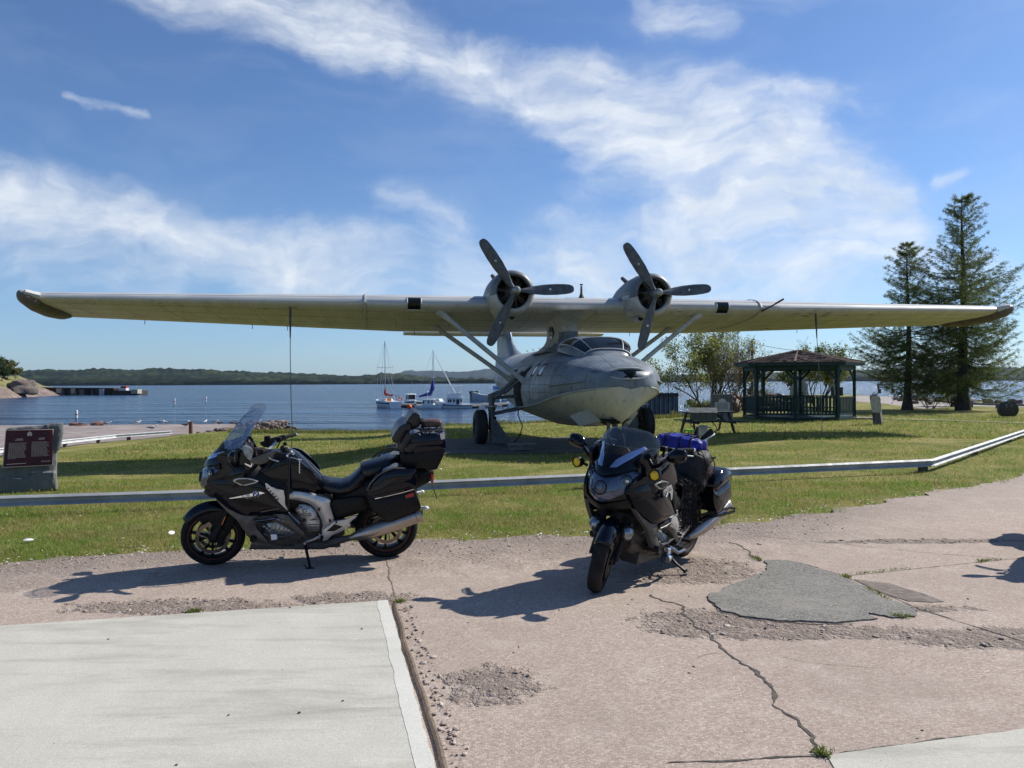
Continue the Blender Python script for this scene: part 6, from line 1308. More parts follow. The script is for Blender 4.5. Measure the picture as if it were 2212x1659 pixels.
# --- grey stone marker with white plaque
p = D(1559, 906, 33.5); r = empty('stone_marker', (p.x, p.y, hz1(p.x, p.y)), R_(-3), 'upright grey granite marker with a pale arched plaque behind the picnic table', 'monument')
ht = D(1559, 851, 33.5).z-hz1(p.x, p.y); mb = MB(); mb.box((0, 0, ht/2), (.92, .26, ht)); mb.build('stone_slab', 'slate', r, bev=.02); mb = MB(); mb.box((0, 0, .05), (1.1, .5, .12)); mb.build('base', 'concrete_old', r)
mb = MB(); mb.panel([(-.32, ht*.42), (.32, ht*.42), (.32, ht*.70), (.17, ht*.72), (.13, ht*.80), (0, ht*.85), (-.13, ht*.80), (-.17, ht*.72), (-.32, ht*.70)], lambda u, v, off: Vector((u, -.135-off, v)), .02, grid=.1); pl2 = mb.build('plaque', 'box_pale' if 'box_pale' in MATS else 'galv_pale', r)
mb = MB()
for k in range(6): mb.beam((-.24, -.157, ht*(.68-.04*k)), (.24, -.157, ht*(.68-.04*k)), .002, .015)
mb.build('plaque_text', 'slate', pl2)
# --- gazebo
GD = 36.2; gc_ = D(1724, 902, GD); gz_ = hz1(gc_.x, gc_.y); r = empty('gazebo', (gc_.x, gc_.y, gz_), 0, 'dark green octagonal wooden gazebo with brown shingle roof', 'gazebo')
RG = 2.42; b0 = R_(22); VX = [(RG*math.cos(b0+k*math.pi/4), RG*math.sin(b0+k*math.pi/4)) for k in range(8)]
fz = .16
mb = MB(); mb.loft([[(x*1.04, y*1.04, z) for x, y in VX] for z in (.02, fz)]); mb.build('floor_deck', 'green_paint', r, sm=False)
for k, (x, y) in enumerate(VX):
    mb = MB(); mb.box((x, y, (fz+2.42)/2), (.14, .14, 2.42-fz), rz=math.atan2(y, x)); mb.build('post', 'green_paint', r)
    x2, y2 = VX[(k+1) % 8]; d = Vector((x2-x, y2-y, 0)).normalized()
    for (ox, oy, s_) in ((x, y, 1), (x2, y2, -1)):
        mb = MB(); a = Vector((ox, oy, 1.80)); mb.beam(a, a+d*s_*.58+Vector((0, 0, .55)), .05, .09); mb.build('brace', 'green_paint', r)
    mb = MB(); mb.beam((x, y, 2.36), (x2, y2, 2.36), .10, .20); mb.build('lintel', 'green_paint', r)
    cxm, cym = (x+x2)/2, (y+y2)/2
    if k == 7: continue        # entry on the right
    rl = MB(); rl.beam((x, y, 1.03), (x2, y2, 1.03), .09, .06); rl.beam((x, y, .28), (x2, y2, .28), .05, .07); rp = rl.build('railing', 'green_paint', r)
    mb = MB(); n = 11
    for q in range(1, n): f = q/n; mb.box((lerp(x, x2, f), lerp(y, y2, f), .65), (.035, .075, .74), rz=math.atan2(d.y, d.x)+math.pi/2)
    mb.build('balusters', 'green_paint', rp)
    if k in (0, 1, 2, 3, 4):
        mb = MB(); mb.beam((x*.86, y*.86, .48), (x2*.86, y2*.86, .48), .35, .05); mb.build('bench_seat', 'dark_teal_wood', r)
RR = 2.88; ap = D(1722, 757.5, GD).z-gz_; ez_ = 2.46
E8 = [(RR*math.cos(b0+k*math.pi/4), RR*math.sin(b0+k*math.pi/4)) for k in range(8)]
mb = MB(); mb.loft([[(x, y, ez_) for x, y in E8], [(x, y, ez_+.13) for x, y in E8]]); mb.build('fascia', 'green_paint', r, sm=False)
rf = []
mb = MB(); nc = 13
for k in range(8):
    (x, y), (x2, y2) = E8[k], E8[(k+1) % 8]
    for c in range(nc):
        f0, f1 = c/nc, (c+1)/nc; za, zb_ = lerp(ez_+.13, ap, f0)+.035, lerp(ez_+.13, ap, f1)+.012
        s0, s1 = 1.015-f0*.985, 1.015-f1*.985
        m_ = max(1, int(12*(1-f0)))
        for j in range(m_):
            u0, u1 = j/m_, (j+1)/m_; jz = random.uniform(0, .018)
            A_0 = (lerp(x, x2, u0)*s0, lerp(y, y2, u0)*s0, za+jz); B_0 = (lerp(x, x2, u1)*s0, lerp(y, y2, u1)*s0, za+jz); C_0 = (lerp(x, x2, u1)*s1, lerp(y, y2, u1)*s1, zb_); D_0 = (lerp(x, x2, u0)*s1, lerp(y, y2, u0)*s1, zb_)
            A_1 = (A_0[0], A_0[1], A_0[2]-.05); B_1 = (B_0[0], B_0[1], B_0[2]-.05)
            mb.add([A_0, B_0, C_0, D_0, A_1, B_1], [(0, 1, 2, 3), (4, 5, 1, 0)], random.choice((0, 0, 1)))
MATS['shingle2'] = MATS['shingle'].copy(); 
roof = mb.build('roof', ['shingle', 'shingle'], r, sm=False, fix=False)
mb = MB()
for k in range(8):
    x, y = E8[k]; mb.tube([(x*1.01, y*1.01, ez_+.17), (0, 0, ap+.03)], [.055, .04], 6, sq=.6)
mb.build('hip_caps', 'shingle', roof)
mb = MB(); mb.loft([[(x*.98, y*.98, ez_+.02) for x, y in E8], [(x*.02, y*.02, ap-.12) for x, y in E8]]); mb.build('ceiling', 'timber_dark', r, sm=False)
mb = MB(); mb.box((0, .2, .76), (1.3, .7, .05)); mb.build('table', 'dark_teal_wood', r)
# boardwalk
a = D(1790, 903, 35.6); mb = MB(); o0 = Vector((gc_.x, gc_.y, 0))
r = empty('boardwalk', (a.x, a.y, hz1(a.x, a.y)), 0, 'dark weathered boardwalk leading right from the gazebo entrance', 'boardwalk')
for k in range(13): mb = MB(); mb.box((-1.6+k*.30, .25-k*.05, .10-k*.004), (.27, 1.3, .045)); mb.build('plank', 'timber_grey', r)
# --- pale stone monument behind the gazebo
p = D(1727, 892, 40.5); r = empty('stone_cairn', (p.x, p.y, hz1(p.x, p.y)), 0, 'pale rough stone monument with small dark plaques seen through the gazebo', 'monument')
ht = D(1718, 815, 40.5).z-hz1(p.x, p.y); mb = MB(); mb.panel([(x*.5, z) for x, z in jag([(-.8, 0), (.75, 0), (.78, ht*.5), (.8, ht*.82), (.62, ht*.9), (.35, ht), (-.1, ht*.97), (-.3, ht*.85), (-.72, ht*.72), (-.74, ht*.3)], .06, .15, 3)], lambda u, v, off: Vector((u, -off+mn.noise(Vector((u*3, 1, v*3)))*.06, v)), .4, .05, .05, .1); mb.build('stone_slab', 'pale_stone', r, ang=25)
for (x, z, w_, h) in ((-.14, ht*.55, .13, .25), (.12, ht*.55, .12, .25), (0, ht*.68, .2, .12)):
    mb = MB(); mb.box((x, -.08, z), (w_, .05, h)); mb.build('plaque', 'slate', r)
# --- weathered post with white board
p = D(1897, 914, 31.0); r = empty('wooden_post', (p.x, p.y, hz1(p.x, p.y)), R_(-35), 'thick leaning weathered timber post with a peeling white notice board', 'post')
ht = D(1892, 853, 31.0).z-hz1(p.x, p.y)
mb = MB(); mb.loft([[(x*s_+dx, y*s_, z) for x, y in ((-.15, -.15), (.15, -.15), (.16, .15), (-.15, .16))] for z, s_, dx in ((-.1, 1.05, 0), (ht*.4, 1.0, -.05), (ht*.85, .98, -.13), (ht*.97, .9, -.15), (ht, .7, -.13))]); mb.build('timber', 'grey_wood', r, ang=30)
mb = MB(); mb.panel(jag([(-.20, ht*.42), (.14, ht*.40), (.16, ht*.62), (.10, ht*.95), (-.22, ht*.97), (-.24, ht*.7)], .02, .08, 6), lambda u, v, off: Vector((u, -.20-off, v)), .03, grid=.1); mb.build('notice_board', 'weathered_white', r, sm=False)
mb = MB()
for k in range(14): mb.tube([(random.uniform(-.25, .0), random.uniform(-.1, .1), ht-.02), (random.uniform(-.28, .05), random.uniform(-.15, .15), ht+random.uniform(.04, .14))], .006, 4)
mb.build('dry_grass', 'post_wood', r)
# --- round black granite stone
p = D(2176, 900, 36.5); r = empty('round_stone', (p.x, p.y, hz1(p.x, p.y)), R_(-4), 'round polished black granite disc with a carved emblem near the right edge', 'monument')
mb = MB(); q = []
for k in range(41):
    a = R_(-52)+(R_(284))*k/40; q.append((.46*math.cos(a), .36+.40*math.sin(a)))
mb.panel(q, lambda u, v, off: Vector((u, -.12-off, v)), .16, .012, .02, .08); sb = mb.build('stone_disc', 'black_granite', r)
mb = MB()
for s_ in (-1, 1):
    mb.tube([(s_*.04, -.15, .62), (s_*.12, -.15, .60), (s_*.13, -.15, .50), (s_*.07, -.15, .45)], .008, 5)
    for q in range(3): mb.tube([(s_*.10, -.15, .52+q*.03), (s_*.17, -.15, .53+q*.035)], .006, 5)
mb.tube([(0, -.15, .55), (.04, -.15, .53), (0, -.15, .49), (-.04, -.15, .53), (0, -.15, .55)], .008, 5); mb.tube([(-.05, -.15, .66), (0, -.15, .70), (.05, -.15, .66)], .008, 5); mb.build('emblem', 'galv', sb)
# --- bench, bollards, bin, utility pole
p = D(1915, 849.5, 82); r = empty('bench', (p.x, p.y, p.z), R_(4), 'small dark park bench on the shore path looking over the water', 'bench')
for z, y in ((.45, 0), (.62, .22), (.78, .25), (.92, .28)): mb = MB(); mb.box((0, y, z), (1.8, .36 if z < .5 else .03, .05 if z < .5 else .11)); mb.build('seat' if z < .5 else 'back_slat', 'timber_dark', r)
for x in (-.75, .75): mb = MB(); mb.box((x, .05, .25), (.08, .5, .5)); mb.box((x, .26, .65), (.08, .08, .7)); mb.build('leg', 'timber_dark', r)
for k, px_ in enumerate((2082-0, 2102)):
    pass
for k, (x, lb) in enumerate(((1830-.0, 'left'), ()) if False else ((2081/1.0, ''),)): pass
for x, lb in ((1797.5+1.5, 'short dark mooring bollard on the shore path seen just left of the gazebo corner post'), (1817, 'short dark mooring bollard on the shore path, right one of the pair beyond the gazebo')):
    p = D(x*1.0+0, 851, 88); r = empty('bollard', (p.x, p.y, p.z), 0, lb, 'bollard', 'mooring bollards on the shore'); mb = MB(); mb.tube([(0, 0, -.2), (0, 0, .65)], .22, 12); mb.build('bollard_post', 'timber_dark', r); mb = MB(); mb.tube([(0, 0, .65), (0, 0, .78)], [.27, .24], 12); mb.build('cap', 'timber_dark', r)
p = D(2068, 880, 47); r = empty('litter_bin', (p.x, p.y, p.z), 0, 'dark slatted litter bin beside the trunk of the tallest spruce', 'litter bin')
for x in (-.25, .25):
    for y in (-.2, .2): mb = MB(); mb.box((x, y, .5), (.06, .06, 1.0)); mb.build('post', 'timber_dark', r)
mb = MB()
for z in (.25, .45, .65): mb.box((0, -.2, z), (.5, .04, .12)); mb.box((0, .2, z), (.5, .04, .12))
mb.build('slats', 'timber_dark', r); mb = MB(); mb.box((0, 0, 1.02), (.65, .55, .05)); mb.build('lid', 'timber_dark', r)
p = D(1625, 860, 58); tp = D(1624, 737, 58); r = empty('utility_pole', (p.x, p.y, hz1(p.x, p.y)), 0, 'slim wooden utility pole behind the bare-branched bush left of the gazebo', 'utility pole')
mb = MB(); mb.tube([(0, 0, 0), (0, 0, tp.z-hz1(p.x, p.y))], [.12, .09], 8); mb.build('pole', 'timber_grey', r); mb = MB(); mb.tube([(-.3, 0, tp.z-hz1(p.x, p.y)-.15), (.3, 0, tp.z-hz1(p.x, p.y)-.15)], .03, 6); mb.build('bracket', 'galv', r)
def cat_line(a, b, sag, n=20): return [Vector(a).lerp(Vector(b), k/n)-Vector((0, 0, sag*4*(k/n)*(1-k/n))) for k in range(n+1)]
a = tp-Vector((0, 0, .12)); e_ = D(1900, 737, 56); l0 = D(1440, 745, 60)
mb = MB(); mb.tube(cat_line(a, e_+Vector((3, 0, .8)), 1.05), .016, 4); tag(mb.build('overhead_wire', 'wire', None), 'thin sagging overhead wire crossing above the gazebo roof', 'wire')
# --- sheet-pile wharf right of the aircraft
r = empty('wharf', tuple(D(1400, 869, 78)), 0, 'grey vertical timber pile wharf behind the aircraft nose', 'wharf'); o0 = D(1400, 869, 78); o0.z = WZ; r.location.z = WZ
mat('pile_pale', (.33, .33, .32), .9, c2=(.18, .18, .175), sc=3, stretch=(2, 2, .3))
n = 36
for k in range(n):
    px_ = 1378+k*(1466-1378)/n; dd = 78-k*.06; top = D(px_, 848.5+random.uniform(-1.0, 1.0), dd); mb = MB(); h = top.z-WZ
    mb.box((top.x-o0.x, top.y-o0.y, h/2), (.085+random.uniform(0, .035), .14, h)); mb.build('pile', ('pile_pale', 'timber_dark', 'timber_grey', 'steel_pile')[(k*7) % 4], r)
mb = MB(); a, b = D(1378, 853, 77.8), D(1466, 853, 75.8); mb.beam((a.x-o0.x, a.y-o0.y-.1, a.z-WZ), (b.x-o0.x, b.y-o0.y-.1, b.z-WZ), .1, .2); mb.build('waler', 'timber_dark', r)
mb = MB(); a, b = D(1378, 850, 80), D(1466, 850, 78); mb.beam((a.x-o0.x, a.y-o0.y, a.z-WZ-.2), (b.x-o0.x, b.y-o0.y, b.z-WZ-.2), 3.0, .2); mb.build('deck', 'timber_grey', r)
mb = MB(); a = D(1385, 848, 78); b = D(1385.5, 780, 78); mb.tube([(a.x-o0.x, a.y-o0.y, 0), (b.x-o0.x, b.y-o0.y, b.z-WZ)], .26, 10); mb.build('mooring_pile', 'timber_dark', r)
mb = MB(); c = [D(x, y, 79) for x, y in ((1444, 849), (1445, 822), (1466, 822), (1470, 849))]; mb.tube([q-o0 for q in c], .05, 5); mb.build('gangway_rail', 'galv', r)
mb = MB(); c = D(1462, 850, 66); 
# --- long timber pier on the left
PD = 262; o0 = D(180, 852, PD); o0.z = WZ; r = empty('timber_pier', tuple(o0), 0, 'long dark timber pier reaching out from the rocky headland on the left', 'pier')
L = lambda x, y, d=PD: D(x, y, d)-o0
mb = MB(); a, b = L(92, 838.3), L(255, 839.5); mb.beam(a, b, 6, .5); mb.build('deck', 'timber_dark', r)
for k in range(17):
    x = 104+k*9.0; z0 = L(x, 839).z; w_ = random.choice((.9, .9, 2.2, 1.6)); mb = MB(); mb.box((L(x, 840).x, random.uniform(-1, 1), z0/2), (w_, 4, z0)); mb.build('crib', 'timber_grey' if k in (4, 7, 9, 11) else 'timber_dark', r)
mb = MB(); mb.beam(L(100, 843), L(255, 843.6), .4, .35); mb.build('waler', 'timber_dark', r)
mb = MB(); a, b = L(256, 843.5), L(309, 843.8); mb.box(((a.x+b.x)/2*1.0, 0, a.z/2), (b.x-a.x-.5, 8, a.z)); mb.build('pier_head', 'timber_dark', r)
mb = MB(); a = L(267, 838.5); mb.box((a.x, 0, a.z-.6), (2.6, 2, 1.2)); mb.build('hut', 'gel_white', r); mb = MB(); mb.box((a.x+.3, 0, a.z+.35), (1.9, 1.6, .7)); mb.build('hut_roof', 'sail_red', r)
for px_, w_ in ((139, 1.6), (169, 1.2)): mb = MB(); a = L(px_, 843); mb.box((a.x, -3.2, a.z*.9), (w_, .3, 1.6)); mb.build('fender_board', 'pale_stone', r)
mb = MB(); a = L(231, 844); mb.box((a.x, -3.4, a.z*.7), (1.6, .3, 2.2)); mb.build('fender_board', 'gel_grey', r)
mb = MB(); a = L(304, 845); mb.box((a.x, -3, a.z*.95), (2.2, 3, 1.4)); mb.build('fender_board', 'pale_stone', r)
# --- floating dock
DK = 109
o0 = D(1030, 878, DK); o0.z = WZ; r = empty('floating_dock', tuple(o0), 0, 'low grey wooden floating dock between the moored boats', 'dock')
seg = [(D(860, 874.5, 117), D(935, 881, 107)), (D(935, 880, 108), D(1010, 880, 108)), (D(1005, 880, 108), D(1150, 872, 125))]
for a, b in seg:
    mb = MB(); a = a-o0; b = b-o0; a.z = b.z = .38; mb.beam(a, b, 2.0, .22); mb.build('deck', 'timber_grey', r)
    for f in (.1, .35, .6, .88): q = a.lerp(b, f); mb = MB(); mb.box((q.x, q.y, .1), (1.7, 1.8, .42)); mb.build('float', 'timber_dark', r)
# --- boats
def hull_boat(L_, Bm, hb, hs, parent, m1='gel_white', m2='navy_stripe', transom=.75, draft=.3, name='hull'):
    rr = []
    for k in range(13):
        f = k/12; x = -L_/2+L_*f; wv = Bm/2*(transom+(1-transom)*math.sin(min(1, f/.55)*math.pi/2) if f < .55 else math.cos((f-.55)/.45*math.pi/2)**.75); wv = max(wv, .02); z = lerp(hs, hb, f**2.2)
        ring = [(x+(.12*L_*max(0, f-.8)), 0, -draft*(1-f**3)), (x, wv*.55, -draft*.55), (x+.03*L_*f**4, wv*.86, .12), (x+.05*L_*f**4, wv*.97, z*.6), (x+.07*L_*f**4, wv*1.0, z*.82), (x+.08*L_*f**4, wv*1.0, z)]
        rr.append(ring+[(p[0], -p[1], p[2]) for p in ring[1:]][::-1])
    mb = MB(); mb.loft(rr)
    n = len(rr[0])
    for fi, f in enumerate(mb.f):
        if len(f) == 4:
            ks = sorted(i % n for i in f); mb.mi[fi] = 1 if (3 in ks and 4 in ks) or (n-3 in ks and n-4 in ks) else 0
    return mb.build(name, [m1, m2], parent, ang=40)
def boat(name, px, d, rz, label, cat='boat'):
    p = D(px, 880, d); return empty(name, (p.x, p.y, WZ), R_(rz), label, cat, 'boats moored at the floating dock')
def stay(mb, a, b, r=.014): mb.tube([a, b], r, 4)
def zpx(py, d, px=950): return D(px, py, d).z-WZ
b_ = boat('sailboat', 836, 113, 118, 'white sailboat with a red sail cover, leftmost of the moored boats'); 
hull_boat(7.6, 2.5, 1.2, .95, b_); hm = zpx(735, 113)
mb = MB(); mb.box((.6, 0, 1.15), (3.0, 1.4, .42), taper=.85); cb_ = mb.build('cabin', 'gel_white', b_, bev=.08); mb = MB(); mb.box((-.93, 0, 1.2), (.05, .6, .45)); mb.build('companionway', 'orange', cb_)
mb = MB(); mb.tube([(.8, 0, .9), (.8, 0, hm)], [.07, .045], 8); mb.tube([(.8, -1.2, hm*.60), (.8, 1.2, hm*.60)], .03, 5); mb.build('mast', 'gel_grey', b_)
mb = MB(); mb.tube([(.75, 0, 1.75), (-1.0, 0, 1.75), (-2.4, 0, 1.65)], .05, 6); mb.build('boom', 'gel_grey', b_)
mb = MB(); mb.tube([(.78, 0, 2.9), (.7, 0, 2.1), (-.2, 0, 1.9), (-2.2, 0, 1.78)], [.05, .26, .2, .1], 8); mb.build('sail_cover', 'sail_red', b_)
mb = MB()
for q in ((3.8, 0, 1.25), (-3.7, 0, 1.1)): stay(mb, (.8, 0, hm-.1), q, .022)
for s_ in (-1, 1): stay(mb, (.8, s_*1.2, hm*.6), (.8, 0, hm-.2)); stay(mb, (.8, s_*1.2, hm*.6), (.6, s_*1.2, .95)); stay(mb, (.8, 0, hm*.6), (-.2, s_*1.2, .95))
mb.build('rigging', 'gel_grey', b_)
mb = MB(); 
for x in (-2.4, -1.2): mb.tube([(x, -1.05, .95), (x, -1.0, 1.75), (x, 0, 1.95), (x, 1.0, 1.75), (x, 1.05, .95)], .03, 5)
mb.build('canopy_frame', 'sail_red', b_); mb = MB(); mb.lathe([(.24+.06*math.cos(a), .06*math.sin(a)) for a in np.linspace(0, 6.28, 9)], 16, M=Matrix.Translation((-3.3, -.9, 1.35)) @ Matrix.Rotation(R_(60), 4, 'Y')); mb.build('lifebuoy', 'orange_buoy', b_)
b_ = boat('motorboat', 888, 121, -72, 'small white motorboat with a glazed wheelhouse, second from the left'); hull_boat(6.2, 2.3, 1.15, .8, b_)
b_.scale = (0.8, 0.8, 0.82)
mb = MB(); mb.box((-.2, 0, 1.5), (1.9, 1.7, 1.3), taper=.88); cb_ = mb.build('wheelhouse', 'boat_glass', b_, bev=.06); mb = MB(); mb.box((-.2, 0, 2.24), (2.3, 1.95, .2), taper=.85); mb.build('roof', 'gel_white', b_, bev=.06); mb = MB()
for x in (-1.1, .7):
    for y in (-.8, .8): mb.tube([(x, y, .8), (x*.92, y*.9, 2.2)], .05, 5)
mb.box((-.2, 0, 1.0), (2.0, 1.8, .45)); mb.build('window_frame', 'gel_white', cb_); mb = MB(); mb.tube([(-.9, .3, 2.2), (-.9, .3, 4.6)], .025, 5); mb.ell((-.9, .3, 4.4), (.28, .05, .35), n=10, m=6); mb.build('aerial', 'gear', b_)
b_ = boat('cabin_boat', 925, 106, -8, 'low white cabin boat with an outboard motor, in front of the blue-sailed yacht'); hull_boat(5.8, 2.1, .95, .7, b_, m2='gel_white')
b_.scale = (0.62, 0.7, 0.75)
mb = MB(); mb.box((.1, 0, 1.2), (2.7, 1.6, .95), taper=.9); cb_ = mb.build('cabin', 'gel_white', b_, bev=.1); mb = MB(); mb.box((.1, 0, 1.71), (3.0, 1.8, .08)); mb.build('roof', 'gel_white', b_, bev=.03)
for x in (-.85, .3, 1.1): mb = MB(); mb.box((x, -.79, 1.28), (.34, .06, .5)); mb.build('window', 'boat_glass', cb_)
mb = MB(); mb.box((1.42, 0, 1.3), (.06, 1.2, .45)); mb.build('windshield', 'boat_glass', cb_); mb = MB(); mb.box((-2.95, 0, .75), (.35, .35, .6)); mb.box((-3.0, 0, .2), (.15, .15, .7)); mb.build('outboard_motor', 'plastic', b_, bev=.05)
mb = MB(); mb.tube([(-.2, .2, 1.7), (-.2, .2, 3.1)], .03, 5); mb.ell((-.2, .2, 3.15), (.26, .26, .15), n=12, m=6); mb.build('radar', 'gel_white', b_)
b_ = boat('sailboat', 943, 114, 160, 'yacht with a furled blue sail behind the low cabin boat'); hull_boat(6.0, 2.0, .9, .75, b_); hm = zpx(755, 114)
mb = MB(); mb.box((.5, 0, 1.05), (2.8, 1.3, .4), taper=.85); mb.build('cabin', 'gel_white', b_, bev=.08); mb = MB(); mb.tube([(.6, 0, .9), (.5, 0, hm)], [.07, .045], 8); mb.tube([(.55, -1.0, hm*.52), (.55, 1.0, hm*.52)], .025, 5); mb.build('mast', 'gel_grey', b_)
mb = MB(); mb.tube([(.6, 0, 4.1), (.62, 0, 2.9), (1.0, 0, 2.0), (2.9, 0, 1.55)], [.08, .35, .30, .12], 8); mb.build('sail_cover', 'sail_blue', b_); mb = MB(); mb.tube([(-3.6, 0, 1.0), (.5, 0, hm-.3)], [.12, .05], 6); mb.build('furled_headsail', 'gel_white', b_)
mb = MB(); mb.tube([(.6, 0, 1.7), (3.0, 0, 1.5)], .05, 6); mb.build('boom', 'gel_grey', b_)
mb = MB(); stay(mb, (.5, 0, hm-.1), (3.6, 0, 1.0)); 
for s_ in (-1, 1): stay(mb, (.5, 0, hm-.3), (.6, s_*1.1, .9))
mb.build('rigging', 'gel_grey', b_)
b_ = boat('cabin_cruiser', 983, 107, 195, 'white cabin cruiser with a flying bridge and tall hoop, biggest boat at the dock'); hull_boat(7.6, 2.8, 1.35, .85, b_)
b_.scale = (0.6, 0.7, 0.64)
mb = MB(); mb.box((.3, 0, 1.65), (3.6, 2.2, 1.5), taper=.95); cb_ = mb.build('cabin', 'gel_white', b_, bev=.06); mb = MB(); mb.box((.1, 0, 2.45), (4.4, 2.5, .10)); mb.build('roof', 'gel_white', b_, bev=.03)
for x, w_ in ((-1.2, .4), (-.4, .7), (.5, .4), (1.3, .4), (1.75, .3)):
    for y in (-1.07, 1.07): mb = MB(); mb.box((x, y, 1.75 if w_ < .6 else 1.5), (w_, .06, .62 if w_ < .6 else 1.1)); mb.build('window' if w_ < .6 else 'door', 'boat_glass', cb_)
mb = MB(); mb.loft([[(x, y*1.0, z) for x, y in ((-1.3, -.95), (1.5, -.9), (1.9, 0), (1.5, .9), (-1.3, .95))] for z in (2.5, 3.3)], caps=False); mb.build('flying_bridge', 'gel_white', b_, ang=30)
mb = MB(); mb.tube([(1.5, -.9, 2.5), (.9, -.9, 4.9), (-1.6, -.9, 5.0), (-1.4, -.9, 2.5)], .06, 6); mb.tube([(1.5, .9, 2.5), (.9, .9, 4.9), (-1.6, .9, 5.0), (-1.4, .9, 2.5)], .06, 6); mb.tube([(.9, -.9, 4.9), (.9, .9, 4.9)], .05, 6); mb.tube([(-1.6, -.9, 5), (-1.6, .9, 5)], .05, 6); mb.build('hoop', 'gel_white', b_)
mb = MB(); mb.box((-2.6, -1.42, .75), (2.6, .12, .6)); mb.build('dinghy', 'gel_white', b_, bev=.04)
# far wharf stub, skiff, fishing boat
p = D(1023, 864, 150); r = empty('pier_stub', (p.x, p.y, WZ), 0, 'dark piled end of a wharf behind the cabin cruiser', 'pier'); r.scale = (.4, .6, .9)
for k in range(7): mb = MB(); mb.tube([(-1.6+k*.55, random.uniform(-.5, .5), 0), (-1.6+k*.55, 0, zpx(845+random.uniform(-2, 4), 150))], .24, 8); mb.build('pile', 'timber_dark' if k % 2 else 'timber_grey', r)
mb = MB(); mb.box((.2, 0, 1.9), (4.4, 2, .5)); mb.build('deck', 'timber_dark', r)
p = D(1052, 864, 147); b_ = empty('work_boat', (p.x, p.y, WZ), R_(172), 'grey open work boat with a sheer bow seen left of the aircraft wheel', 'boat', 'boats moored at the floating dock'); hull_boat(9.5, 3.2, 2.9, 1.6, b_, 'gel_grey', 'gel_grey', draft=.4)
b_.scale = (0.55, 0.55, 0.62)
mb = MB(); mb.tube([(4.9, 0, 2.95), (2.0, 1.45, 2.05), (-4.5, 1.2, 1.65)], .1, 6); mb.tube([(4.9, 0, 2.95), (2.0, -1.45, 2.05), (-4.5, -1.2, 1.65)], .1, 6); mb.build('gunwale', 'gel_white', b_)
p = D(1078, 864, 152); b_ = empty('fishing_boat', (p.x, p.y, WZ), R_(20), 'white fishing boat with a blue wheelhouse half hidden by the aircraft hull', 'boat', 'boats moored at the floating dock'); hull_boat(9, 3, 2.2, 1.5, b_)
b_.scale = (0.55, 0.6, 0.52)
mb = MB(); mb.box((0, 0, 3.0), (3.4, 2.4, 2.6)); cb_ = mb.build('wheelhouse', 'gel_white', b_, bev=.06); mb = MB(); mb.box((0, 0, 4.9), (3.8, 2.8, 1.3)); mb.build('upper_deck', 'boat_blue', b_, bev=.06)
for x in (-1.1, 0, 1.1): mb = MB(); mb.box((x, -1.22, 3.4), (.6, .06, .9)); mb.build('window', 'boat_glass', cb_)
mb = MB(); mb.tube([(0, 0, 5.5), (0, 0, 7.6)], .06, 6); mb.build('mast', 'gel_white', b_)
p = D(1106, 880, 108); b_ = empty('small_boat', (p.x, p.y, WZ), R_(90), 'small white boat behind the landing gear of the aircraft', 'boat', 'boats moored at the floating dock'); hull_boat(5.2, 2, 1.2, .9, b_); mb = MB(); mb.box((0, 0, 1.5), (1.6, 1.4, 1.1), taper=.85); mb.build('wheelhouse', 'gel_white', b_, bev=.06)
b_.scale = (0.7, 0.7, 0.8)
# buoys
for px, py, d, lb in ((854, 877.5, 110, 'orange round buoy beside the stern of the leftmost sailboat'), (885, 877, 108, 'orange round buoy at the near corner of the floating dock')):
    p = D(px, py, d); r = empty('mooring_buoy', (p.x, p.y, WZ), 0, lb, 'buoy', 'orange mooring buoys'); mb = MB(); mb.ell((0, 0, .2), (.34, .34, .38), n=14, m=9); mb.build('float', 'orange_buoy', r); mb = MB(); mb.tube([(0, 0, .5), (0, 0, .7)], .07, 6); mb.build('ring', 'white', r)
for px, py, d, lb in ((165, 896, 84, 'white marker buoy nearest the boat ramp'), (377, 872, 138, 'white marker buoy second from the left, out on the water'), (445, 867, 155, 'small white marker buoy farthest out on the water')):
    p = D(px, py, d); r = empty('marker_buoy', (p.x, p.y, WZ), 0, lb, 'buoy', 'white marker buoys'); h = .85 if d < 100 else 1.1; mb = MB(); mb.tube([(0, 0, -.3), (0, 0, h)], .15, 10); mb.build('float', 'gel_white', r); mb = MB(); mb.tube([(0, 0, h*.35), (0, 0, h*.48)], .158, 10); mb.build('band', 'sail_red', r)
# rusty mooring post on the shore
p = D(412, 936, 41.5); r = empty('mooring_post', (p.x, p.y, hz1(p.x, p.y)), 0, 'short rusty steel mooring post at the top of the shore by the boat ramp', 'bollard')
mb = MB(); h = D(412, 912, 41.5).z-hz1(p.x, p.y); mb.tube([(0, 0, -.2), (0, 0, h)], .10, 12); mb.build('pipe', 'rust', r); mb = MB(); mb.tube([(0, 0, h), (0, 0, h+.04)], .11, 12); mb.build('cap', 'rust', r)
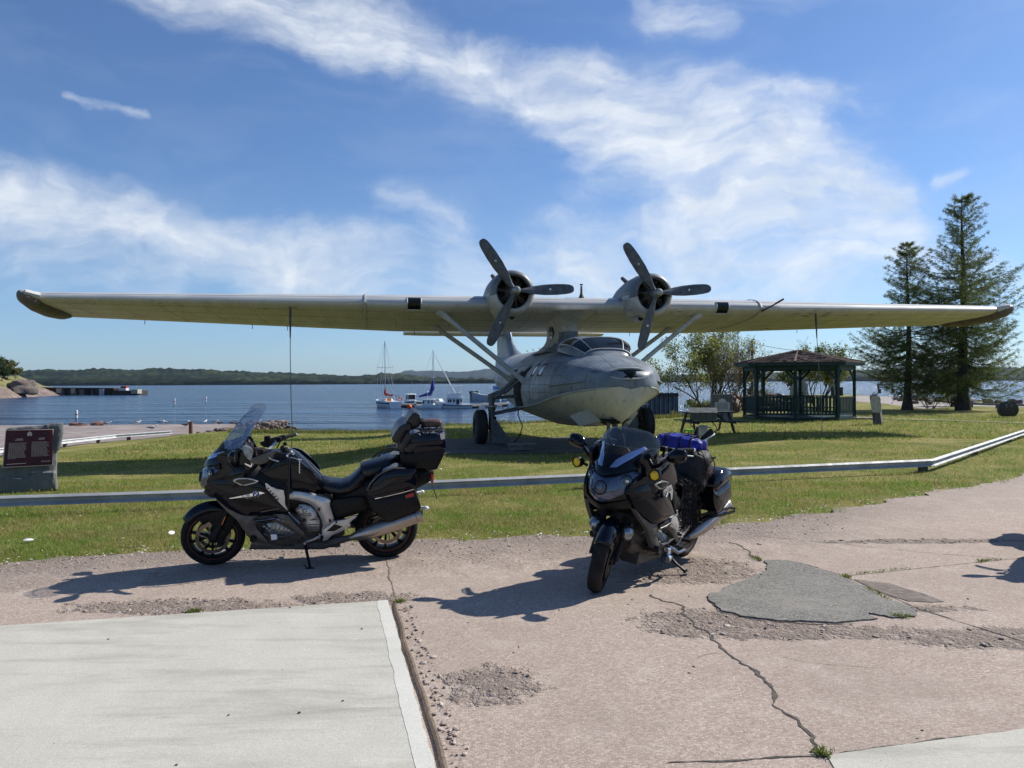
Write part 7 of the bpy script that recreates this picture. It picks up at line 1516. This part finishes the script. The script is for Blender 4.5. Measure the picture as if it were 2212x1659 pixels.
# gulls
def gull(px, py, d, rz, dark, label, big=1.0):
    p = D(px, py, d); z = max(hz1(p.x, p.y), WZ); r = empty('gull', (p.x, p.y, z), R_(rz), label, 'gull', 'gulls resting along the waterline')
    s_ = 1.15*big; mb = MB(); mb.loft([[(x*s_, w_*math.cos(t)*s_, (zc+w_*1.05*math.sin(t))*s_) for t in [2*math.pi*k/10 for k in range(10)]] for x, w_, zc in [(-.30, .01, .17), (-.2, .035, .16), (-.08, .08, .155), (.05, .09, .17), (.13, .06, .20), (.17, .045, .26), (.21, .045, .29), (.25, .03, .285), (.31, .008, .275)]])
    mb.build('body', 'gull_grey' if dark else 'gull_white', r)
    mb = MB(); mb.loft([[(x*s_, (sg_*.085+w_*math.cos(t)*.3)*s_, (.185+w_*math.sin(t))*s_) for t in [2*math.pi*k/8 for k in range(8)]] for sg_ in (1,) for x, w_ in [(-.36, .005), (-.2, .03), (.0, .045), (.1, .02)]]); mb.loft([[(x*s_, (-.085+w_*math.cos(t)*.3)*s_, (.185+w_*math.sin(t))*s_) for t in [2*math.pi*k/8 for k in range(8)]] for x, w_ in [(-.36, .005), (-.2, .03), (.0, .045), (.1, .02)]]); mb.build('wings', 'gull_grey', r)
    mb = MB(); mb.tube([(0, .03, 0), (0, .03, .1)], .01, 4); mb.tube([(0, -.03, 0), (0, -.03, .1)], .01, 4); mb.build('legs', 'orange', r)
GU = [(232, 912, 66, 10, 0, 'white gull at the water edge, farthest left'), (297, 908, 69, 40, 0, 'white gull near the green weed patch'), (347, 905, 70, 0, 0, 'white gull in the shallows left of centre, first of a loose trio'), (359, 906, 69, 170, 0, 'white gull in the shallows, middle of a loose trio'), (330, 922, 52, 20, 0, 'lone white gull standing in the middle of the boat ramp'),
      (402, 913, 60, 0, 1, 'grey gull on the ramp close to the rusty post'), (412, 907, 68, 160, 0, 'white gull in the water above the rusty post, left one'), (444, 904, 70, 90, 0, 'white gull standing tall in the water, facing away'), (464, 905, 69, 0, 0, 'white gull just right of the rusty post'), (473, 906, 66, 180, 1, 'dark gull just right of the rusty post'),
      (503, 905, 66, 10, 1, 'dark gull in the group behind the windscreen, left end'), (510, 907, 63, 170, 1, 'dark gull in the group behind the windscreen, front left'), (523, 905.5, 66, 0, 0, 'white gull in the group behind the windscreen'), (548, 905, 66, 20, 1, 'grey gull with raised head beyond the rocks'), (556, 903.5, 66, 30, 0, 'white gull beyond the rocks, right of the raised-head gull'), (569, 905, 65, 170, 1, 'dark gull near the windscreen edge'), (586, 904, 66, 0, 1, 'dark gull farthest right, beside the windscreen')]
for g in GU: gull(*g)
# rocks
def rock(name, c, s_, m_, label=None, seed=0, sub=3, flat_=.75, cat='rock', group=None):
    import bmesh
    bm = bmesh.new(); bmesh.ops.create_icosphere(bm, subdivisions=sub, radius=1)
    for v in bm.verts:
        p = v.co*1.0; q = p+Vector((seed*3.1, seed, 0)); k = 1+.35*mn.noise(q*.9)+.18*mn.noise(q*2.2); k2 = max(abs(p.x), abs(p.y), abs(p.z)); v.co = Vector((p.x/k2**.6*k*s_[0], p.y/k2**.6*k*s_[1], p.z/k2**.6*k*s_[2]*flat_))
    me = bpy.data.meshes.new(name); bm.to_mesh(me); bm.free(); me.materials.append(MATS[m_]); me.polygons.foreach_set('use_smooth', [True]*len(me.polygons)); me.set_sharp_from_angle(angle=R_(32))
    o = bpy.data.objects.new(name, me); S.collection.objects.link(o); o.location = c; o.rotation_euler = (random.uniform(-.2, .2), random.uniform(-.2, .2), random.uniform(0, 6)); tag(o, label, cat if label else None, group); return o
for k, (px, py, d, sx, sz, m_, lb) in enumerate([(487, 928, 44, .42, .36, 'rock_red', 'reddish boulder on the shore left of the windscreen'), (462, 932, 43, .34, .24, 'rock', 'flat grey boulder left of the reddish boulder'), (494, 935, 42, .28, .2, 'rock', 'pale low boulder in front of the reddish boulder'), (516, 931, 43.5, .30, .24, 'rock', 'brown boulder right of the reddish boulder'), (209, 914, 66, .5, .35, 'rock_red', 'dark rounded boulder at the water edge beside the gulls'), (178, 914.5, 66, .42, .2, 'rock_red', 'low reddish rock at the water edge just right of the monument'), (160, 914, 66, .35, .3, 'rock_red', 'reddish rock at the water edge touching the monument outline')]):
    p = D(px, py, d); rock('boulder', (p.x, p.y, max(hz1(p.x, p.y), WZ)+sz*.3), (sx, sx*.8, sz), m_, lb, k, group='boulders on the left shore')
def riprap(name, pts, n, size, label_kind='stuff', m_='rock', flat_=1.0, pw=1.0):
    import bmesh
    V = []; Fc = []
    bm = bmesh.new(); bmesh.ops.create_icosphere(bm, subdivisions=2, radius=1); base = [v.co.copy() for v in bm.verts]; faces = [[v.index for v in f.verts] for f in bm.faces]; bm.free()
    for i in range(n):
        c = pts(); s_ = size[0]+(size[1]-size[0])*random.random()**pw; e3 = Vector((random.uniform(.7, 1.5), random.uniform(.7, 1.2), random.uniform(.5, .9)*flat_))*s_; rz = Matrix.Rotation(random.uniform(0, 6.3), 3, 'Z') @ Matrix.Rotation(random.gauss(0, .3), 3, 'X'); k = len(V)
        for p in base:
            q = p+Vector((i*1.7, i*.3, 0)); f = 1+.4*mn.noise(q*1.1); mx = max(abs(p.x), abs(p.y), abs(p.z))**.6; w_ = rz @ Vector((p.x/mx*e3.x*f, p.y/mx*e3.y*f, p.z/mx*e3.z*f)); V.append(tuple(w_+c))
        Fc += [[a+k for a in f] for f in faces]
    o = npmesh(name, V, Fc, m_); o['kind'] = label_kind; return o
def seg_pts(a, b, w_, hh_=.3):
    def f():
        t = random.random(); q = Vector(a).lerp(Vector(b), t); q = q+Vector((random.gauss(0, w_), random.gauss(0, w_), 0)); z = max(hz1(q.x, q.y), WZ-.1); return Vector((q.x, q.y, z+random.uniform(-.05, hh_)))
    return f
riprap('shore_rocks', seg_pts(D(540, 925, 46).to_2d().to_3d(), D(596, 920, 52).to_2d().to_3d(), .7, .55), 170, (.07, .24), pw=1.6)
riprap('shore_rocks', seg_pts(D(455, 932, 42).to_2d().to_3d(), D(540, 926, 46).to_2d().to_3d(), .5, .2), 60, (.06, .2), pw=1.5)
riprap('shore_rocks', seg_pts(D(1462, 890, 47).to_2d().to_3d(), D(1650, 890, 49).to_2d().to_3d(), 1.3, .8), 320, (.16, .42))
riprap('shore_rocks', seg_pts(D(1455, 875, 62).to_2d().to_3d(), D(1500, 880, 55).to_2d().to_3d(), 1.5, .7), 120, (.2, .45))
riprap('shore_rocks', seg_pts(D(2100, 864, 56).to_2d().to_3d(), D(1980, 858, 70).to_2d().to_3d(), 1.5, .2), 60, (.12, .3))
# small litter: shells on the grass, stones on the broken road
def grass_pt(y0, y1, xr=1.0):
    while True:
        y = random.uniform(y0, y1); x = random.uniform(-.72, .74)*y*xr
        if y > np.interp(x, [p[0] for p in EDGE], [p[1] for p in EDGE])-.15 and not (x < -13 and y > 18): return Vector((x, y, hz1(x, y)+.02))
riprap('shell_litter', lambda: grass_pt(7.6, 15), 300, (.004, .013), m_='shell', flat_=.35)
def edge_litter():
    x = random.uniform(-6.5, 9); y = np.interp(x, [p[0] for p in EDGE], [p[1] for p in EDGE])+random.gauss(0, .14); return Vector((x, y, .022))
riprap('shell_litter', edge_litter, 420, (.004, .014), m_='shell', flat_=.35)
riprap('shell_litter', lambda: grass_pt(15, 34), 120, (.010, .026), m_='shell', flat_=.35)
mat('pebble', (.34, .265, .22), .9, c2=(.24, .19, .16), sc=3, c3=(.5, .42, .36), sc3=5, f3=(.5, .6))
def blob_pts(B_):
    w_ = [b[2]*b[3] for b in B_]
    def f():
        b = random.choices(B_, w_)[0]; a = random.uniform(0, 6.28); q = math.sqrt(random.random())*1.05; return Vector((b[0]+b[2]*q*math.cos(a), b[1]+b[3]*q*math.sin(a), .008))
    return f
riprap('broken_paving', blob_pts(BL), 1000, (.002, .016), m_='pebble', flat_=.45, pw=3)
def verge():
    x = random.uniform(-7, 4.5); y = np.interp(x, [p[0] for p in EDGE], [p[1] for p in EDGE])-abs(random.gauss(.1, .55)); return Vector((x, y, .008))
riprap('verge_gravel', verge, 1100, (.002, .014), m_='pebble', flat_=.45, pw=3.5)
riprap('verge_gravel', lambda: (lambda t: Vector((c0.x-e1.x*.10-e2.x*0+e2.x*t+random.gauss(.03, .03), c0.y+e2.y*t-e1.y*.1, .01)))(random.uniform(.1, 4.5)), 520, (.002, .014), m_='pebble', flat_=.5, pw=2.6)
riprap('loose_stones', lambda: Vector((random.uniform(-3.2, 4.5), random.uniform(3.2, 7.6), .036)), 70, (.002, .009), m_='timber_dark', flat_=.6, pw=2)
# two big pale clam shells on the grass
for px, py, rz, tl, lb in ((61, 1168, 10, 8, 'large flat white oval shell lying on the grass below the monument'), (371, 1153, 60, 55, 'large white oval shell tilted in the grass left of the front wheel')):
    p = G(px, py, .03); M_ = Matrix.Translation((p.x, p.y, .045)) @ Matrix.Rotation(R_(rz), 4, 'Z') @ Matrix.Rotation(R_(tl), 4, 'X'); mb = MB(); mb.lathe([(0, .006), (.035, .004), (.055, -.004), (.054, -.008), (.03, -.001), (0, .001)], 20, M=M_ @ Matrix.Diagonal((1.0, .62, 1, 1)) @ Matrix.Scale(1.0 if tl < 20 else .72, 4)); tag(mb.build('sea_shell', 'white'), lb, 'shell', 'pale shells on the verge')
# ============================================================ vegetation
def leaf_mat(name, sat_=1.0):
    m = bpy.data.materials.new(name); m.use_nodes = True; MATS[name] = m; t = NT(m.node_tree)
    o = t.n('ShaderNodeOutputMaterial'); a = t.n('ShaderNodeAttribute'); a.attribute_name = 'Col'
    d = t.n('ShaderNodeBsdfPrincipled'); t.put(d.inputs['Base Color'], a.outputs['Color']); d.inputs['Roughness'].default_value = .6; d.inputs['Specular IOR Level'].default_value = .25
    tr = t.n('ShaderNodeBsdfTranslucent'); t.put(tr.inputs[0], a.outputs['Color']); mx = t.n('ShaderNodeMixShader'); mx.inputs[0].default_value = .48; t.t.links.new(d.outputs[0], mx.inputs[1]); t.t.links.new(tr.outputs[0], mx.inputs[2]); t.t.links.new(mx.outputs[0], o.inputs[0])
leaf_mat('leaf'); leaf_mat('blade_grass')
mat('bark', (.075, .060, .048), .95, c2=(.04, .033, .028), sc=8, stretch=(1, 1, .3), bump=.02, bs=15)
mat('bark_red', (.16, .085, .06), .9, c2=(.09, .06, .05), sc=6)
def tris(P, U, Vv, colors):
    n = len(P); V = np.empty((n*3, 3)); V[0::3] = P-U; V[1::3] = P+U; V[2::3] = P+Vv
    return V, np.arange(n*3).reshape(n, 3), np.repeat(colors, 3, 0)
def spruce(p, height, rad, label, seed, n_whorl=46, dens=1.0, lean=0):
    rg = np.random.default_rng(seed); rd = random.Random(seed)
    r = empty('spruce_tree', p, 0, label, 'tree', 'spruces by the shore path')
    mb = MB(); zz = np.linspace(0, height, 14); mb.tube([(0.04*math.sin(z*.7+seed), 0.03*math.cos(z*.6), z-(.1 if z == 0 else 0)) for z in zz], [max(.012, .27*(rad/4.3)*(1-z/height)**.9+(.16*math.exp(-z/.3))) for z in zz], 12); mb.build('trunk', 'bark', r)
    bb = MB(); P = []; Dn = []
    for w_ in range(n_whorl):
        f = (w_+rd.random()*.5)/n_whorl; z = height*(.12+.87*f); 
        prof = (1-f)**.74*(.84+.18*math.sin(f*11+seed))*(1.0 if f > .10 else .75)
        nb = 6+int(3*(1-f))
        for k in range(nb):
            zj = rd.uniform(-1.1, 1.1)*height/n_whorl; L = rad*prof*rd.choice((rd.uniform(.75, 1.15), rd.uniform(.45, .95)))+.15; a = rd.uniform(0, 6.28); ca, sa = math.cos(a), math.sin(a)
            up = lerp(-.12, .55, f)+rd.uniform(-.2, .2); m_ = max(4, int(L/.28)); pts = []
            for j in range(m_+1):
                t = j/m_; dz = L*(up*t-.30*math.sin(t*math.pi)*(1-f)*.6+.16*t*t*(1-f)); wob = .06*L*math.sin(t*5+k)
                pts.append(Vector((ca*L*t-sa*wob, sa*L*t+ca*wob, z+zj*min(1, 3*(1-f))+dz)))
            bb.tube(pts, [max(.006, .035*(L/rad)*(1-j/m_)+.006) for j in range(m_+1)], 4, caps=False)
            for j in range(1, m_+1):
                t = j/m_; q = pts[j]; tl = L*.42*(1-t*.75)*(.6 if t < .25 else 1); d0_ = (pts[j]-pts[j-1]).normalized()
                for s_ in (-1, 1):
                    if t < .18 and rd.random() < .6: continue
                    if rd.random() < .10: continue
                    sdv = Vector((-d0_.y, d0_.x, 0))*s_; td = (d0_*.75+sdv*.8+Vector((0, 0, rd.uniform(-.45, .12)))).normalized(); nt = max(2, int(tl/.13))
                    bb.tube([q, q+td*tl], [.006, .003], 3, caps=False)
                    for h in range(nt):
                        c = q+td*tl*((h+rd.random())/nt)+Vector((0, 0, -.02*h)); P.append(c); Dn.append(td)
                if t > .6:
                    for h in range(3): P.append(q+d0_*rd.uniform(-.1, .15)); Dn.append(d0_)
    bb.build('branches', 'bark', r, fix=False)
    P = np.array(P); Dn = np.array(Dn); k = int(9*dens); Pn = np.repeat(P, k, 0); Dd = np.repeat(Dn, k, 0); n = len(Pn)
    Pn = Pn+rg.normal(0, .045, Pn.shape); rv = rg.normal(0, 1, Pn.shape); rv -= (rv*Dd).sum(1, keepdims=True)*Dd; rv /= np.linalg.norm(rv, axis=1, keepdims=True)+1e-9
    tipv = (Dd*.75+rv*.75+np.array([0, 0, -.08]))*rg.uniform(.07, .15, (n, 1)); U = np.cross(Dd, rv)*.012
    b = np.repeat(rg.random(len(P)), k)[:, None]*.6+rg.random((n, 1))*.4
    col_ = np.array([.040, .072, .020])*(1-b)+np.array([.18, .22, .062])*b; hot = (np.repeat(rg.random(len(P)), k) > .86)[:, None]; col_ = np.where(hot, col_*1.3+np.array([.03, .02, 0]), col_); col_ = np.hstack([col_, np.ones((n, 1))])
    V, Fa, C = tris(Pn, U, tipv, col_); o = npmesh('needles', V, Fa, 'leaf', C); o.parent = r
    return r
p = D(2081, 888, 45); spruce((p.x, p.y, hz1(p.x, p.y)), D(2081, 418, 45).z-hz1(p.x, p.y), 5.0, 'tallest spruce, behind the tip of the right wing', 3, 44, .85)
p = D(1962, 889, 46); spruce((p.x, p.y, hz1(p.x, p.y)), D(1958, 522, 46).z-hz1(p.x, p.y), 3.4, 'slimmer shorter spruce left of the tallest one', 11, 36, .85)
def decid(name, p, height, spread, label, seed, stems=5, leaf=.05, nleaf=9000, c_lo=(.05, .09, .02), c_hi=(.24, .30, .07), bare=.35, bark='bark', cat='tree', group=None, leafbias=None):
    rg = np.random.default_rng(seed); rd = random.Random(seed); r = empty(name, p, 0, label, cat, group); tips = []; bb = MB()
    def grow(a, d, L, rad, dep):
        n = 4; pts = [a]; q = a; dd = d
        for i in range(n):
            dd = (dd+Vector((rd.gauss(0, .12), rd.gauss(0, .12), rd.gauss(.04, .06)))).normalized(); q = q+dd*L/n; pts.append(q)
        bb.tube(pts, [max(.005, rad*(1-.55*i/n)) for i in range(n+1)], 6 if dep < 2 else 3, caps=False)
        if dep >= 2: tips.extend(pts[1:])
        if dep < 5 and L > height*.05:
            for i in range(2 if dep else 3):
                j = rd.randint(2, n); out = Vector((rd.gauss(0, 1), rd.gauss(0, 1), rd.gauss(.15, .3))).normalized(); grow(pts[j], (dd*.75+out*.62).normalized(), L*rd.uniform(.55, .82), rad*.5, dep+1)
            grow(pts[-1], dd, L*.7, rad*.5, dep+1)
    for k in range(stems):
        a = 6.28*k/stems+rd.random(); o_ = Vector((math.cos(a), math.sin(a), 0)); grow(Vector((o_.x*.15, o_.y*.15, -.1)), (o_*spread/height*rd.uniform(.3, .75)+Vector((0, 0, 1))).normalized(), height*rd.uniform(.34, .44), height*.016, 0)
    bb.build('branches', bark, r, fix=False)
    T = np.array([tuple(t) for t in tips]); T = T[T[:, 2] < height*1.02]
    if leafbias is not None: w_ = np.array([leafbias(t) for t in T]); w_ = w_/w_.sum()
    else: w_ = None
    keep = rg.random(len(T)) > bare; T2 = T[keep]; w2 = None if w_ is None else w_[keep]/w_[keep].sum()
    idx_ = rg.choice(len(T2), nleaf, p=w2); P = T2[idx_]+rg.normal(0, spread*.045, (nleaf, 3)); clump = rg.random(len(T2))[idx_][:, None]
    a = rg.normal(0, 1, (nleaf, 3)); a /= np.linalg.norm(a, axis=1, keepdims=True); b = rg.normal(0, 1, (nleaf, 3)); b -= (a*b).sum(1, keepdims=True)*a; b /= np.linalg.norm(b, axis=1, keepdims=True)
    s_ = rg.uniform(.6, 1.3, (nleaf, 1))*leaf; V = np.empty((nleaf*4, 3)); V[0::4] = P-a*s_; V[1::4] = P+b*s_*.5; V[2::4] = P+a*s_; V[3::4] = P-b*s_*.5
    m_ = clump*.6+rg.random((nleaf, 1))*.4; C = np.hstack([np.array(c_lo)*(1-m_)+np.array(c_hi)*m_, np.ones((nleaf, 1))]); o = npmesh('foliage', V, np.arange(nleaf*4).reshape(nleaf, 4), 'leaf', np.repeat(C, 4, 0)); o.parent = r; return r
def at(px, py, d): q = D(px, py, d); return (q.x, q.y, hz1(q.x, q.y))
HT = lambda px, py, d: D(px, py, d).z-hz1(*D(px, py, d)[:2])
decid('shrub_tree', at(1540, 900, 46), HT(1545, 705, 46), 3.6, 'multi-stemmed young tree with yellow-green leaves left of the gazebo', 21, 5, .07, 11000, (.09, .12, .025), (.42, .42, .10), .25, leafbias=lambda t: 1.6 if t[0] < 0 else .45)
decid('shrub_tree', at(1586, 905, 43.5), HT(1600, 760, 43.5), 2.2, 'thin nearly bare reddish bush at the left corner of the gazebo', 25, 5, .06, 1100, (.08, .09, .03), (.25, .2, .08), .5, bark='bark_red')
decid('leafy_shrub', at(1490, 893, 47), 1.9, 1.7, 'low yellow-green shrub at the foot of the young tree by the rocks', 27, 7, .06, 7000, (.09, .11, .02), (.46, .42, .08), .1, cat='shrub')
decid('leafy_shrub', at(1528, 893, 48), 1.5, 1.5, 'low green shrub right of the yellow-green one by the rocks', 28, 7, .06, 4500, (.05, .08, .015), (.24, .26, .05), .1, cat='shrub')
decid('shrub_tree', at(1765, 885, 50), HT(1765, 752, 50), 2.6, 'round green tree behind the gazebo showing above its roof', 31, 4, .08, 6000, (.05, .08, .02), (.26, .28, .06), .3)
decid('leafy_shrub', at(2060, 872, 52), 2.3, 1.9, 'bright green shrub behind the trunk of the tallest spruce', 33, 6, .07, 6500, (.09, .14, .03), (.38, .42, .09), .15, cat='shrub')
decid('leafy_shrub', at(2010, 884, 48), 1.9, 1.9, 'sparse grey-green bush between the two spruce trunks', 34, 6, .05, 1500, (.05, .07, .02), (.14, .16, .05), .3, cat='shrub')
decid('leafy_shrub', at(1630, 856, 74), 1.1, 1.0, 'small round dark shrub on the far shore left of the gazebo', 35, 5, .08, 1500, (.03, .05, .015), (.08, .10, .03), .1, cat='shrub')
# headland on the left
hl_pts = [(-230, 216), (0, 216)]
m_h = MB()
rows = []
for j in range(22):
    f = j/21; row = []
    for i in range(90):
        px = -1500+i*550/30 if i < 30 else -950+(i-30)*(150+950)/59; base_y = 858-(px > 0)*px*.045
        dd = 205+60*f+max(0, px)*.35
        prof = np.interp(px, [-1500, -700, -420, -100, 0, 10, 38, 60, 85, 110, 150], [826, 770, 740, 775, 812, 815, 811, 822, 833, 838, 843])
        zt = D(px, prof, 240).z; zb_ = WZ-.6; hgt = math.sin(min(1, f*1.6)*math.pi/2)**.9
        x = (px-CX)/F*dd; y = dd; z = lerp(zb_, zt, hgt*(1 if px < 120 else max(0, (150-px)/30)))+mn.noise(Vector((x*.12, y*.12, 0)))*1.3*(f > 0)*hgt+mn.noise(Vector((x*.5, y*.5, 0)))*.35
        row.append((x, y, z))
    rows.append(row)
m_h.loft(rows, closed=False, caps=False)
m = bpy.data.materials.new('headland'); m.use_nodes = True; MATS['headland'] = m; t = NT(m.node_tree); b = t.n('ShaderNodeBsdfPrincipled'); o = t.n('ShaderNodeOutputMaterial'); t.t.links.new(b.outputs[0], o.inputs[0])
P_ = t.n('ShaderNodeNewGeometry').outputs['Position']; sp_ = t.n('ShaderNodeSeparateXYZ'); t.put(sp_.inputs[0], P_)
rk = t.ramp(t.noise(P_, .5, 6, .7), [(.3, (.07, .055, .045)), (.55, (.20, .15, .125)), (.7, (.34, .29, .25))]); gr = t.ramp(t.noise(P_, .4, 5, .7), [(.35, (.07, .085, .02)), (.6, (.22, .19, .075))])
t.put(b.inputs['Base Color'], t.mix(t.map(t.m('ADD', sp_.outputs[2], t.m('MULTIPLY', t.noise(P_, .15, 4, .6), 5)), 2.6, 4.2), rk, gr)); b.inputs['Roughness'].default_value = .95
tag(m_h.build('headland', 'headland', ang=40), kind='structure')
o = rock('rock_outcrop', tuple(D(48, 838, 226)), (3.6, 3, 2.3), 'rock', 'bare grey rock outcrop on the headland below the trees', 5, 4, 1.0)
def hp(px, py, d): return tuple(D(px, py, d))
decid('headland_tree', hp(15, 818, 232), 5.6, 3.2, 'pale rounded tree standing highest on the left headland', 41, 4, .26, 3500, (.08, .10, .04), (.24, .25, .11), .2, group='trees on the headland')
decid('headland_tree', hp(34, 818, 234), 3.2, 3.2, 'low olive bush to the right of the pale headland tree', 42, 5, .26, 2600, (.06, .09, .03), (.20, .20, .07), .1, group='trees on the headland')
decid('headland_tree', hp(3, 824, 226), 4.6, 3.4, 'dark green conifer-like bush at the left picture edge', 43, 5, .24, 5000, (.02, .045, .015), (.05, .08, .025), .05, group='trees on the headland')
decid('headland_tree', hp(-22, 820, 228), 6.5, 5, 'dark green trees just left of the picture edge on the headland', 44, 5, .26, 5000, (.02, .045, .015), (.07, .10, .03), .05, group='trees on the headland')
# grass blades
rg = np.random.default_rng(5)
def blades(name, n, y0, y1, hh_, ww_, dens_pow=1.0, region=None, dry=.25):
    y = rg.uniform(y0, y1, n*2); x = rg.uniform(-.78, .80, n*2)*y-.0
    ye = np.interp(x, [p[0] for p in EDGE], [p[1] for p in EDGE]); pn = np.array([N2(a, b, 1.7, 4) for a, b in zip(x, y)]); pf = np.array([N2(a, b, 7, 2) for a, b in zip(x, y)])
    d = y-ye+pn*.42+pf*.2
    keep = (d > .0) & (rg.random(len(x)) < np.clip(.25+d*1.6, 0, 1)) & ~((x < np.interp(y, [18, 40], [-13.4, -15.9])) & (y > 15)) & ~(inpoly(x, y, pe2)) & (land_dist(x, y) > .1)
    if region is not None: keep &= region(x, y)
    x, y, pn, pf = x[keep][:n], y[keep][:n], pn[keep][:n], pf[keep][:n]; m_ = len(x); z = hfun(x, y)
    h = hh_*rg.uniform(.5, 1.3, (m_, 1))*(1+1.1*np.clip(pf, 0, 1)[:, None]); a = rg.uniform(0, 6.28, m_); P = np.stack([x, y, z-.005], 1); U = np.stack([np.cos(a), np.sin(a), a*0], 1)*ww_*rg.uniform(.6, 1.3, (m_, 1)); tp_ = np.stack([rg.normal(0, .55, m_), rg.normal(0, .55, m_), np.ones(m_)], 1)*h
    mm = rg.random((m_, 1)); bigp = np.clip(.5+pn*1.6, 0, 1)[:, None]
    c = np.array([.12, .155, .026])*(1-mm)+np.array([.31, .335, .07])*mm; c = c*(1-.0*bigp); dryc = np.array([.42, .37, .16]); isd = (rg.random((m_, 1)) < dry+.30*(1-bigp)); c = np.where(isd, dryc*rg.uniform(.6, 1.2, (m_, 1)), c); lush = (bigp > .62) & ~isd; c = np.where(lush, c*np.array([.75, 1.1, .7]), c)
    V, Fa, C = tris(P, U, tp_, np.hstack([c, np.ones((m_, 1))])); return npmesh(name, V, Fa, 'blade_grass', C, kind='stuff')
blades('grass', 190000, 7.4, 13.5, .042, .0032)
blades('grass', 120000, 13.0, 24, .045, .005, dry=.2)
blades('grass', 80000, 23, 39.5, .07, .012, dry=.25)
def tuft_edge(n):
    x = rg.uniform(-15, 9, n); y = 38.2+rg.normal(0, .5, n); return x, y
# rough grass fringe at the top of the bank
x, y = tuft_edge(26000); ld = land_dist(x, y); k = (ld > -.3) & (ld < 1.6); x, y = x[k], y[k]; m_ = len(x); a = rg.uniform(0, 6.28, m_); nz = np.array([N2(q, w_, .8, 3) for q, w_ in zip(x, y)])
P = np.stack([x, y, hfun(x, y)-.02], 1); U = np.stack([np.cos(a), np.sin(a), a*0], 1)*.012; tp_ = np.stack([rg.normal(0, .3, m_), rg.normal(0, .3, m_), np.ones(m_)], 1)*(rg.uniform(.08, .24, (m_, 1))*(1+1.4*np.clip(nz, 0, 1)[:, None])); mm = rg.random((m_, 1)); c = np.array([.07, .10, .02])*(1-mm)+np.array([.28, .27, .08])*mm
V, Fa, C = tris(P, U, tp_, np.hstack([c, np.ones((m_, 1))])); npmesh('bank_grass', V, Fa, 'blade_grass', C, kind='stuff')
# yellow flowers
n = 1500; x = rg.uniform(-12, 16, n*3); y = rg.uniform(10.5, 34, n*3); cl_ = np.array([N2(a, b, .35, 8) for a, b in zip(x, y)]); k = (cl_ > .12) & (y > np.interp(x, [p[0] for p in EDGE], [p[1] for p in EDGE])+1) & ~(inpoly(x, y, pe2)) & ~((x < -13)); x, y = x[k][:n], y[k][:n]; m_ = len(x)
P = np.stack([x, y, hfun(x, y)+.05], 1); U = np.tile([[.013, 0, 0]], (m_, 1)); V = np.empty((m_*4, 3)); V[0::4] = P-U; V[1::4] = P+np.array([0, 0, -.01]); V[2::4] = P+U; V[3::4] = P+np.array([0, .006, .016]); npmesh('yellow_flowers', V, np.arange(m_*4).reshape(m_, 4), 'leaf', np.tile([[.75, .58, .03, 1]], (m_*4, 1)), kind='stuff')
# weeds in the joints
def weeds(L, n, nm='joint_weeds'):
    P = []; 
    for _ in range(n):
        a, b = random.choice(L); q = Vector(a).lerp(Vector(b), random.random()); P.append((q.x+random.gauss(0, .018), q.y+random.gauss(0, .018), .01))
    P = np.array(P); a = rg.uniform(0, 6.28, n); U = np.stack([np.cos(a), np.sin(a), a*0], 1)*.004; tp_ = np.stack([rg.normal(0, .018, n), rg.normal(0, .018, n), rg.uniform(.008, .03, n)], 1); mm = rg.random((n, 1)); c = np.array([.06, .11, .02])*(1-mm)+np.array([.22, .25, .06])*mm; V, Fa, C = tris(P, U, tp_, np.hstack([c, np.ones((n, 1))])); npmesh(nm, V, Fa, 'blade_grass', C, kind='stuff')
g2 = lambda x, y: G(x, y, .0)
weeds([(g2(855, 1303), g2(870, 1301)), (g2(1820, 1246), g2(1835, 1250)), (g2(1870, 1272), g2(1925, 1300)), (g2(1820, 1246), g2(1960, 1230)), (g2(2110, 1215), g2(2160, 1211)), (g2(1625, 1205), g2(1645, 1213)), (g2(410, 1325), g2(430, 1322)), (g2(1768, 1625), g2(1785, 1636)), (g2(1925, 1333), g2(1960, 1336))], 1100)
# third motorcycle standing just outside the right edge (only its shadow reaches the frame)
b3 = copy_tree(bk2); b3.matrix_world = Matrix.Translation((6.45, 8.75, 0)) @ Matrix.Rotation(R_(10), 4, 'Z') @ Matrix.Translation((-B2R.x, -B2R.y, 0)) @ bk2.matrix_world
b3['label'] = 'black touring motorcycle parked beyond the right edge, only its shadow showing'
# ------------------------------------------------------------ haze
HAZE = True
if HAZE:
    m = bpy.data.materials.new('haze'); m.use_nodes = True; MATS['haze'] = m; t = NT(m.node_tree); o = t.n('ShaderNodeOutputMaterial'); v = t.n('ShaderNodeVolumePrincipled'); v.inputs['Color'].default_value = (.62, .78, 1, 1); v.inputs['Density'].default_value = 2.4e-5; v.inputs['Anisotropy'].default_value = .2; t.t.links.new(v.outputs[0], o.inputs['Volume'])
    mb = MB(); mb.box((0, 0, 121.5), (25400, 25400, 257)); hz_o = tag(mb.build('haze', 'haze', sm=False), kind='stuff')
